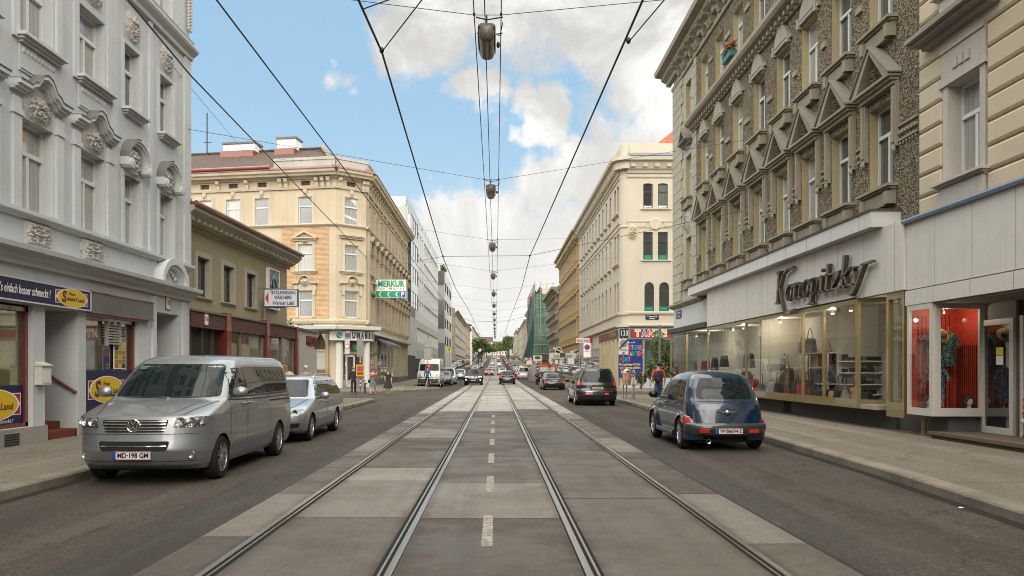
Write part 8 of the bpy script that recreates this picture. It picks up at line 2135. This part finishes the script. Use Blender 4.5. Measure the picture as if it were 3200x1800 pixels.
m=MB();m.grid(lambda s,q:(5.2-.95*math.cos(math.pi*s)*(1+.06*math.sin(q*9))*(1-(2*q-1)**10)**.4,96+q*4,2.2*max(0,math.sin(math.pi*s))**.35*(1-(2*q-1)**12)**.4+.02+.04*math.sin(s*40+q*7)),36,12);m.build('cover',TARP,t,smooth=80)
m=MB();m.box(4.6,5.8,96.3,99.7,.0,1.7);m.build('crate_below',TRIMK,t)
f=Frame((0,90,0),(0,-1,0));a,zb=px(f,1673,1161);b,zt=px(f,1735,1137)
t=thing('site_banner','orange and white site banner with green letters behind the red scooter','banner',(a,90,zb))
m=MB(f.m);m.prism([(a,zb),(b+.1,zb-.1),(b,zt),(a+.15,zt-.12)],0,.05);m.build('cloth',flat('banner_orange',(.52,.12,.02),.6),t)
m=MB(f.m);m.box(a+.5,b-.1,-.012,0,zb+.02,zb+.48);m.build('white_field',SIGNW,t);text('lettering','HUBER',f,(a+b)/2+.2,-.02,zb+.25,t,flat('letters_green',(.08,.25,.08),.5),size=.42,depth=.003,width=1.5)
m=MB(f.m);[m.bar((x,.05,.1),(x,.05,zt),.06)for x in(a+.1,b)];m.build('stake',IRON,t)
post('round_sign','blue round sign with a white arrow left of the orange banner',4.85,86.5,1.75,[('blue_disc',C_(1.5,.27),SBLUE,0),('white_arrow',[(-.18,1.5),(0,1.62),(0,1.54),(.18,1.54),(.18,1.46),(0,1.46),(0,1.38)],SIGNW,.015)],())
post('round_sign','no stopping sign in blue and red in front of the orange banner',6.3,88,2.2,[('red_disc',C_(1.85,.26),STRED,0),('blue_disc',C_(1.85,.2),SBLUE,.015),('red_cross',[(-.16,1.99),(-.12,2.03),(.16,1.71),(.12,1.67)],STRED,.03),('red_cross',[(-.16,1.71),(-.12,1.67),(.16,1.99),(.12,2.03)],STRED,.031)],())
SCR=paint('scooter_red',(.20,.012,.016),rough=.25)
def scooter(x,y,rz,colr,label):
 t=thing('parked_scooter',label,'scooter',(x,y,.01),rz,'scooters parked before the coupe')
 def B(nm,fn,mt,s=50):m=MB();fn(m);return m.build(nm,mt,t,smooth=s,world=False)
 for yy in(-.68,.62):
  B('wheel',lambda m:m.lathe([(.16,-.055),(.25,-.055),(.275,-.02),(.275,.02),(.25,.055),(.16,.055)],(0,yy,.275),'x',24,cap=False),TYRE);B('rim',lambda m:m.lathe([(.02,-.05),(.17,-.04),(.17,.04),(.02,.05)],(0,yy,.275),'x',20),RIM)
 B('front_shield',lambda m:(m.sphere((0,-.5,.72),.2,.16,.36,14,10),m.sphere((0,-.68,.5),.1,.24,.1,12,8)),colr);B('rear_body',lambda m:(m.sphere((0,.45,.6),.19,.52,.22,16,10),m.box(-.15,.15,-.3,.3,.28,.4)),colr)
 B('seat',lambda m:m.sphere((0,.3,.83),.15,.48,.09,14,8),BLACK);B('windscreen',lambda m:m.grid(lambda s,q:((s-.5)*.44,-.6+.2*q+.5*(s-.5)**2,.98+.36*q),8,5),flat('screen_smoke',(.2,.24,.26),.1,coat=1));B('handlebar',lambda m:(m.tube([(-.34,-.4,1.02),(0,-.48,1.0),(.34,-.4,1.02)],.02,8),[m.sphere((s*.36,-.46,1.16),.07,.03,.05,8,6)for s in(-1,1)],m.tube([(0,-.5,.95),(0,-.68,.3)],.04,8)),BLACK)
 B('tail_light',lambda m:m.sphere((0,.95,.68),.1,.05,.05,10,6),TAILR);B('exhaust',lambda m:m.tube([(.14,.2,.25),(.2,.8,.36)],.06,10),CHROME);B('top_case',lambda m:m.sphere((0,.86,.98),.2,.2,.17,14,10),BLACK)
 return t
scooter(4.55,79,R(160),SCR,'dark red scooter with silver exhaust parked nearest the coupe');scooter(5.15,80.4,R(185),SCR,'second dark red scooter half hidden behind the first');scooter(5.7,79.6,R(178),BLACK,'black scooter with a windscreen behind the grey coupe')
# --- trees and shrubs
def leafmat(name,c):
 m,nt,N,L,b=newmat(name);v=coords(nt)
 n1=nz(nt,v,1.1,3);n2=nz(nt,v,7,2)
 col=mixc(nt,mapr(nt,n1,.35,.65),c,tuple(x*1.9 for x in c));col=mixc(nt,mapr(nt,n2,.55,.7),col,(c[0]*2.6,c[1]*1.9,c[2]))
 L.new(col,b.inputs['Base Color']);setp(b,Roughness=.6);b.inputs['Subsurface Weight'].default_value=0
 return m
LEAF=leafmat('leaf_green',(.062,.085,.024));LEAF2=leafmat('leaf_dark',(.03,.058,.018));BARK=plaster('bark',(.08,.06,.045),dark=.5,bscale=30)
def crown(m,c,rx,ry,rz,n,s,seed,clumps=14):
 rr=random.Random(seed);cl=[]
 for k in range(clumps):
  v=Vector((rr.gauss(0,1),rr.gauss(0,1),rr.gauss(0,1))).normalized()*rr.uniform(.35,.85);cl.append((v,rr.uniform(.22,.42)))
 for k in range(n):
  v,r_=cl[rr.randrange(clumps)];d=Vector((rr.gauss(0,1),rr.gauss(0,1),rr.gauss(0,1))).normalized()*r_*rr.random()**.4
  p=v+d;p=Vector((c[0]+p.x*rx,c[1]+p.y*ry,c[2]+p.z*rz))
  a=Vector((rr.gauss(0,1),rr.gauss(0,1),rr.gauss(0,.6))).normalized();b=a.cross(Vector((rr.gauss(0,1),rr.gauss(0,1),rr.gauss(0,1)))).normalized();q=s*rr.uniform(.6,1.3)
  m.poly([p-a*q,p-b*q*.5,p+a*q,p+b*q*.5])
def tree(name,label,x,y,h,rx,rz,n,s,seed,mat=LEAF,trunk=True,group=None,cat='tree',zb=None):
 zb=gz(y)+.1 if zb is None else zb;t=thing(name,label,cat,(x,y,zb),0,group)
 m=MB();crown(m,(x,y,zb+h-rz),rx,rx,rz,n,s,seed,22);me=m.mesh('crown',mat,normals=False);o=link('crown',me,t,world=True)
 m=MB();m.tube([(x,y,zb-.2),(x+.05,y,zb+h*.3),(x-.05,y,zb+h*.6)],[h*.022+.02,h*.018+.01,.03],8)
 for k in range(5):a=k*1.26+seed;m.tube([(x,y,zb+h*.3),(x+math.cos(a)*rx*.6,y+math.sin(a)*rx*.6,zb+h*(.6+.06*k))],[.05,.02],6)
 m.build('trunk',BARK,t);return t
tree('shrub','tall leafy green shrub between the bag shop and the blue shop board',12.0,54.6,4.7,1.15,2.3,3200,.11,3,LEAF,cat='shrub')
tree('shrub','small low shrub at the foot of the pale blue wall',10.9,56.5,1.7,.5,.8,500,.09,9,LEAF2,cat='shrub');tree('shrub','green bush showing above the low brick annex roof',-12.6,44.5,4.9,.75,1.6,900,.12,5,LEAF,cat='shrub',zb=0)
for k,(x,y,h,rx,n)in enumerate(((-6.6,288,9.0,2.9,1500),(-6.0,312,9.5,3.2,1300),(-8.0,340,9.5,3.0,1000),(-5.8,470,8,3.2,900),(-2.2,560,8,3.6,900),(3.6,590,9,4,900),(6.8,425,13,2.6,1400),(8.2,470,13.5,3.0,1200),(7.5,530,10,4,1000),(11,610,11,5,1000),(-9,610,10,5,1000),(1,690,9,6,900),(-14,680,10,6,900),(16,690,12,6,900))):
 tree('street_tree','green street tree %s, %s up the hill'%('left of the road' if x<0 else 'right of the road',nth[k]),x,y,h*1.22,rx*1.15,h*.42,int(n*1.2),.34+y/3000,k+11,(LEAF,LEAF2)[k%2],group='street trees up the hill')
for k in range(5):tree('roof_shrub','small shrub on the roof terrace of the panelled block, %s from the viewer'%nth[k],-8.9,125.8+k*1.2,1.5,.5,.7,120,.16,k,LEAF,cat='shrub',zb=gz(135)+17.55,group='shrubs on the roof terrace')
rr=random.Random(17)
for k,(x,y,lb)in enumerate(((5.5,8.9,'crumpled white tissue in the right gutter'),(-6.05,9.1,'white litter lying in the left gutter'))):
 m=MB();z=.02 if abs(x)<6.3 else .145
 m.grid(lambda s,q:(x+(s-.5)*.05,y+(q-.5)*.05,z+.012*math.sin(s*7+k)*math.sin(q*6)),5,5);tag(m.build('paper_scrap',SIGNW,smooth=60),lb,'litter','litter on the street')
# --- people
def skin(name,verts,edges,mat,parent,levels=1,root=0):
 """grow one continuous surface over a posed skeleton: verts = {key: (x, y, z, rx[, ry])}"""
 keys=list(verts);me=bpy.data.meshes.new(name)
 me.from_pydata([verts[k][:3]for k in keys],[(keys.index(a),keys.index(b))for a,b in edges],[])
 o=bpy.data.objects.new('grow',me);COL.objects.link(o)
 md=o.modifiers.new('s','SKIN');md.use_smooth_shade=True;md.branch_smoothing=.4
 for k,d in zip(keys,me.skin_vertices[0].data):v=verts[k];d.radius=(v[3],v[4]if len(v)>4 else v[3]);d.use_root=(keys.index(k)==root)
 sb=o.modifiers.new('u','SUBSURF');sb.levels=levels;sb.render_levels=levels
 dg=bpy.context.evaluated_depsgraph_get();dg.update()
 out=bpy.data.meshes.new_from_object(o.evaluated_get(dg));bpy.data.objects.remove(o)
 out.materials.clear();out.materials.append(mat)
 for p in out.polygons:p.use_smooth=True
 c=link(name,out,parent);KIDS.setdefault(parent.name,[]).append(c);return c
SKINC=flat('skin',(.50,.30,.21),.55);HAIRK=flat('hair_dark',(.018,.012,.009),.6)
def person(label,loc,rz,H,shirt,legs,hair=HAIRK,skirt=None,swing=.12,arms=((.26,.02,.86),(-.26,.02,.86)),hairlen=.0,bald=False,sleeve=1.0,shoes=None,broad=1.0,elbow=.0,skinm=SKINC):
 """faces local -y; H in m; arms = hand targets (x, y, z as a fraction of H)"""
 t=thing('person',label,'person',loc,rz);s=H/1.75
 S=lambda x,y,z,*r:(x*s,y*s,z*s)+tuple(q*s for q in r)
 V={'pel':S(0,0,.93,.13,.10),'wst':S(0,0,1.08,.115*broad,.09),'chs':S(0,0,1.28,.14*broad,.10),'sh':S(0,.01,1.42,.10,.075),'nk':S(0,.0,1.5,.052),'hd0':S(0,-.015,1.57,.07,.08),'hd1':S(0,-.005,1.66,.078,.093),'hd2':S(0,.005,1.725,.055,.065),'nose':S(0,-.108,1.615,.011)}
 E=[('pel','wst'),('wst','chs'),('chs','sh'),('sh','nk'),('nk','hd0'),('hd0','hd1'),('hd1','hd2'),('hd1','nose')]
 shirtV={'pel':S(0,0,.84,.155,.125),'hp':S(0,0,.97,.15,.12),'wst':S(0,0,1.08,.13*broad,.105),'chs':S(0,0,1.28,.155*broad,.115),'sh':S(0,.01,1.42,.11,.085),'nk':S(0,.005,1.47,.062)}
 sE=[('pel','hp'),('hp','wst'),('wst','chs'),('chs','sh'),('sh','nk')];legV={'pel':S(0,0,1.04,.138,.108),'h':S(0,0,.9,.145,.115)};lE=[('pel','h')];shoeV=[]
 for i,sg in enumerate((1,-1)):
  hx,hy,hz=arms[i];sx=sg*.175*broad
  hz=hz*1.75;k='ab'[i]
  ex,ey,ez=lerp(sx,hx,.5)+sg*.03,lerp(.01,hy,.45)+.04+elbow,lerp(1.40,hz,.52)
  V.update({k+'s':S(sx,.01,1.40,.052),k+'e':S(ex,ey,ez,.040),k+'w':S(hx,hy,hz,.027),k+'p':S(hx,hy-.02,hz-.07,.034,.018)});E+=[('sh',k+'s'),(k+'s',k+'e'),(k+'e',k+'w'),(k+'w',k+'p')]
  for f,(fx,fl)in enumerate(((-.024,.07),(-.008,.085),(.008,.08),(.024,.062))):
   V['%sf%d'%(k,f)]=S(hx+fx*.5,hy-.02+fx,hz-.11,.009);V['%sg%d'%(k,f)]=S(hx+fx*.5-sg*.012,hy-.025+fx,hz-.105-fl,.007);E+=[(k+'p','%sf%d'%(k,f)),('%sf%d'%(k,f),'%sg%d'%(k,f))]
  V[k+'t']=S(hx-sg*.02,hy-.06,hz-.085,.009);E.append((k+'p',k+'t'))
  shirtV.update({k+'s':S(sx,.01,1.40,.064),k+'e':S(lerp(sx,ex,min(1,sleeve*1.6)),lerp(.01,ey,min(1,sleeve*1.6)),lerp(1.40,ez,min(1,sleeve*1.6)),.055)});sE+=[('sh',k+'s'),(k+'s',k+'e')]
  if sleeve>.9:shirtV[k+'w']=S(hx,hy,hz+.02,.042);sE.append((k+'e',k+'w'))
  st=sg*swing;kx=sg*.095
  V.update({k+'h':S(kx,0,.86,.085),k+'k':S(kx,st*.55-.03,.49,.055),k+'l':S(kx,st*.9+.02,.3,.052),k+'n':S(kx,st*1.2+.03,.085,.036),k+'f':S(kx+sg*.02,st*1.2-.13,.035,.036,.03)});E+=[('pel',k+'h'),(k+'h',k+'k'),(k+'k',k+'l'),(k+'l',k+'n'),(k+'n',k+'f')]
  legV.update({k+'h':S(kx,0,.84,.1),k+'k':S(kx,st*.55-.03,.49,.078),k+'n':S(kx,st*1.2+.03,.1,.066)});lE+=[('h',k+'h'),(k+'h',k+'k'),(k+'k',k+'n')]
  shoeV.append({'a':S(kx,st*1.2+.05,.05,.045,.05),'b':S(kx+sg*.02,st*1.2-.1,.04,.05,.036),'c':S(kx+sg*.025,st*1.2-.17,.032,.036,.026)})
 body=skin('body',V,E,skinm,t)
 skin('shirt',shirtV,sE,shirt,t)
 if legs:skin('trousers',legV,lE,legs,t)
 for q in shoeV:skin('shoe',q,[('a','b'),('b','c')],shoes or BLACK,t)
 if skirt:
  mt,z1,wv=skirt;m=MB()
  m.grid(lambda a,q:((lerp(.13,wv,q)*(1+.07*q*math.sin(a*44)))*math.cos(2*math.pi*a)*s,(lerp(.11,wv*.85,q)*(1+.07*q*math.sin(a*44)))*math.sin(2*math.pi*a)*s,lerp(1.06,z1,q)*s),40,8);m.build('skirt',mt,t,smooth=80,world=False)
 m=MB()
 for sg in(-1,1):m.sphere(S(sg*.03,-.088,1.65),.013*s,.007*s,.008*s,6,5)
 m.build('eyes',BLACK,t,world=False)
 m=MB();m.sphere(S(0,-.088,1.575),.022*s,.008*s,.006*s,6,5);m.build('mouth',flat('lip_tone',(.35,.12,.1),.5),t,world=False)
 m=MB();[m.sphere(S(sg*.083,.005,1.63),.012*s,.022*s,.03*s,6,6)for sg in(-1,1)];m.build('ears',skinm,t,world=False,smooth=60)
 m=MB()
 if bald:m.sphere(S(0,.03,1.64),.088*s,.09*s,.06*s,12,8)
 else:
  m.sphere(S(0,.022,1.69),.094*s,.105*s,.09*s,14,10)
  if hairlen:m.sphere(S(0,.06,1.62-hairlen*.5),.085*s,.05*s,(.08+hairlen)*s,12,8)
 m.build('hair',hair,t,smooth=70,world=False)
 return t,s
CL=lambda n,c,r_=.8:flat('cloth_'+n,c,r_)
JEAN=plaster('denim',(.05,.09,.17),dark=.6,bscale=80);BLK=CL('black',(.014,.013,.015));CORAL=plaster('coral_cotton',(.52,.075,.07),dark=.75,bscale=40)
t,s=person('man seen from behind in a coral red polo shirt and jeans with a dark backpack',(6.62,30.6,.13),R(195),1.8,CORAL,JEAN,sleeve=.62,arms=((.34,-.02,.5),(-.3,-.06,.52)),broad=1.15)
m=MB();m.sphere((.12,.2,1.2),.17,.12,.25,16,12);m.sphere((.12,.29,1.1),.12,.06,.12,12,8);o=m.build('backpack',CL('backpack',(.012,.014,.026)),None,smooth=60);tag(o,'dark navy backpack worn by the man in the coral shirt','backpack');o.location=t.location;o.rotation_euler=t.rotation_euler
m=MB();m.tube([(-.16,.1,1.02),(-.06,-.13,1.3),(.02,-.05,1.48),(.1,.14,1.38)],.022,6);m.tube([(.2,.1,1.36),(-.1,.14,1.45)],.022,6);m.build('strap',BLK,o,world=False)
person('person with reddish brown hair and a dark jacket walking behind the coral shirted man',(7.0,29.2,.13),R(185),1.66,CL('darknavy',(.022,.022,.032)),CL('grey_trousers',(.05,.05,.055)),hair=flat('hair_auburn',(.10,.03,.018),.6),hairlen=.1,broad=1.1)
person('balding man in a black suit walking away beside the sign post',(-9.0,47.6,.01),R(185),1.82,CL('suit',(.016,.016,.02)),BLK,hair=flat('hair_greying',(.2,.15,.12),.7),bald=True,broad=1.15,arms=((.27,.0,.49),(-.27,.0,.49)))
person('toddler in dark blue clothes walking between the man and the women',(-8.35,48,.01),R(20),.92,CL('toddler_navy',(.03,.03,.05)),CL('toddler_blue',(.03,.05,.14)),broad=1.2,arms=((.28,-.08,.7),(-.28,0,.52)))
t,s=person('woman with a pink scarf and patterned grey green dress crossing the side street',(-7.9,48.4,.01),R(-15),1.66,PINKP,None,skirt=(patterned('dress_print',(.12,.16,.15),(.02,.025,.03),(.3,.34,.3),30),.52,.27),sleeve=1.0,swing=.2)
m=MB();m.lathe([(.05,1.5),(.16,1.46),(.2,1.36),(.17,1.3)],(0,-.01,-.07),'z',20,cap=False);m.build('scarf',CL('pinkscarf',(.55,.2,.22)),t,smooth=60,world=False)
m=MB();m.sphere((-.26,.0,.86),.06,.14,.13,10,8);o=m.build('shoulder_bag',BLK,None,smooth=60);tag(o,'small dark shoulder bag carried by the woman with the pink scarf','bag');o.location=t.location;o.rotation_euler=t.rotation_euler
person('woman in a swinging black dress with one hand on her hip',(-7.0,48.9,.01),R(20),1.62,BLK,None,skirt=(BLK,.42,.34),sleeve=.5,arms=((.24,-.03,.53),(-.22,-.02,.60)),elbow=.05,swing=.03)
person('woman with a pale blue headscarf and lilac blouse behind the silver estate car',(-7.7,30.5,.13),R(25),1.66,CL('lilac',(.30,.26,.40)),CL('skirt_dark',(.05,.05,.07)),hair=flat('headscarf',(.45,.52,.62),.7),hairlen=.16,arms=((.3,-.28,.6),(-.3,-.28,.6)))
t=thing('pram','beige pram hood pushed by the woman in the pale headscarf','pram',(-8.0,29.6,.13))
m=MB();m.grid(lambda a,q:(-8.1+.34*math.cos(math.pi*a),29.5-.4*q,.95+.62*math.sin(math.pi*a)*(1-.3*q)),16,6);m.build('hood',flat('pram_beige',(.45,.33,.24),.8),t,smooth=70)
m=MB();m.box(-8.42,-7.78,28.9,29.9,.55,.95);m.build('basket',BLK,t);m=MB();[m.lathe([(.05,-.02),(.14,-.02),(.14,.02),(.05,.02)],(x,y,.27),'x',16)for x in(-8.4,-7.8)for y in(29.0,29.8)];m.build('wheels',TYRE,t);m=MB();m.tube([(-8.4,29.9,.9),(-8.3,30.3,1.1),(-7.8,30.3,1.1),(-7.78,29.9,.9)],.015,6);m.build('handle',CHROME,t)
t,s=person('man in a blue jacket with a white cane and dark trousers before the white van',(-5.35,58.9,.13),R(150),1.72,CL('bluejacket',(.03,.10,.27)),BLK,arms=((.3,-.1,.52),(-.26,-.12,.55)),broad=1.15)
m=MB();m.tube([(-5.3,58.6,.95),(-5.45,58.3,.15)],.014,6);tag(m.build('white_cane',SIGNW),'thin white cane held by the man in the blue jacket','cane')
t=thing('dressed_mannequin','headless mannequin in a pale outfit in the corner shop window','mannequin',tuple(fF.p(LF-1.9,-.2,.8)))
g=fF.at(LF-1.9,-.17,.85);m=MB(g.m);m.lathe([(.1,1.55),(.2,1.5),(.19,1.3),(.13,1.1),(.19,.95),(.2,.75)],(0,.1,0),'z',16);[m.tube([(x,.1,.76),(x*1.2,.1,.4),(x*1.3,.1,0)],[.08,.06,.04],8)for x in(-.1,.1)];[m.tube([(x*2,.1,1.45),(x*2.7,.05,1.15),(x*1.6,-.05,.95)],[.055,.045,.035],8)for x in(-.1,.1)];m.build('figure',plaster('mannequin_outfit',(.35,.31,.22),dark=.5,bscale=8),t,smooth=60)
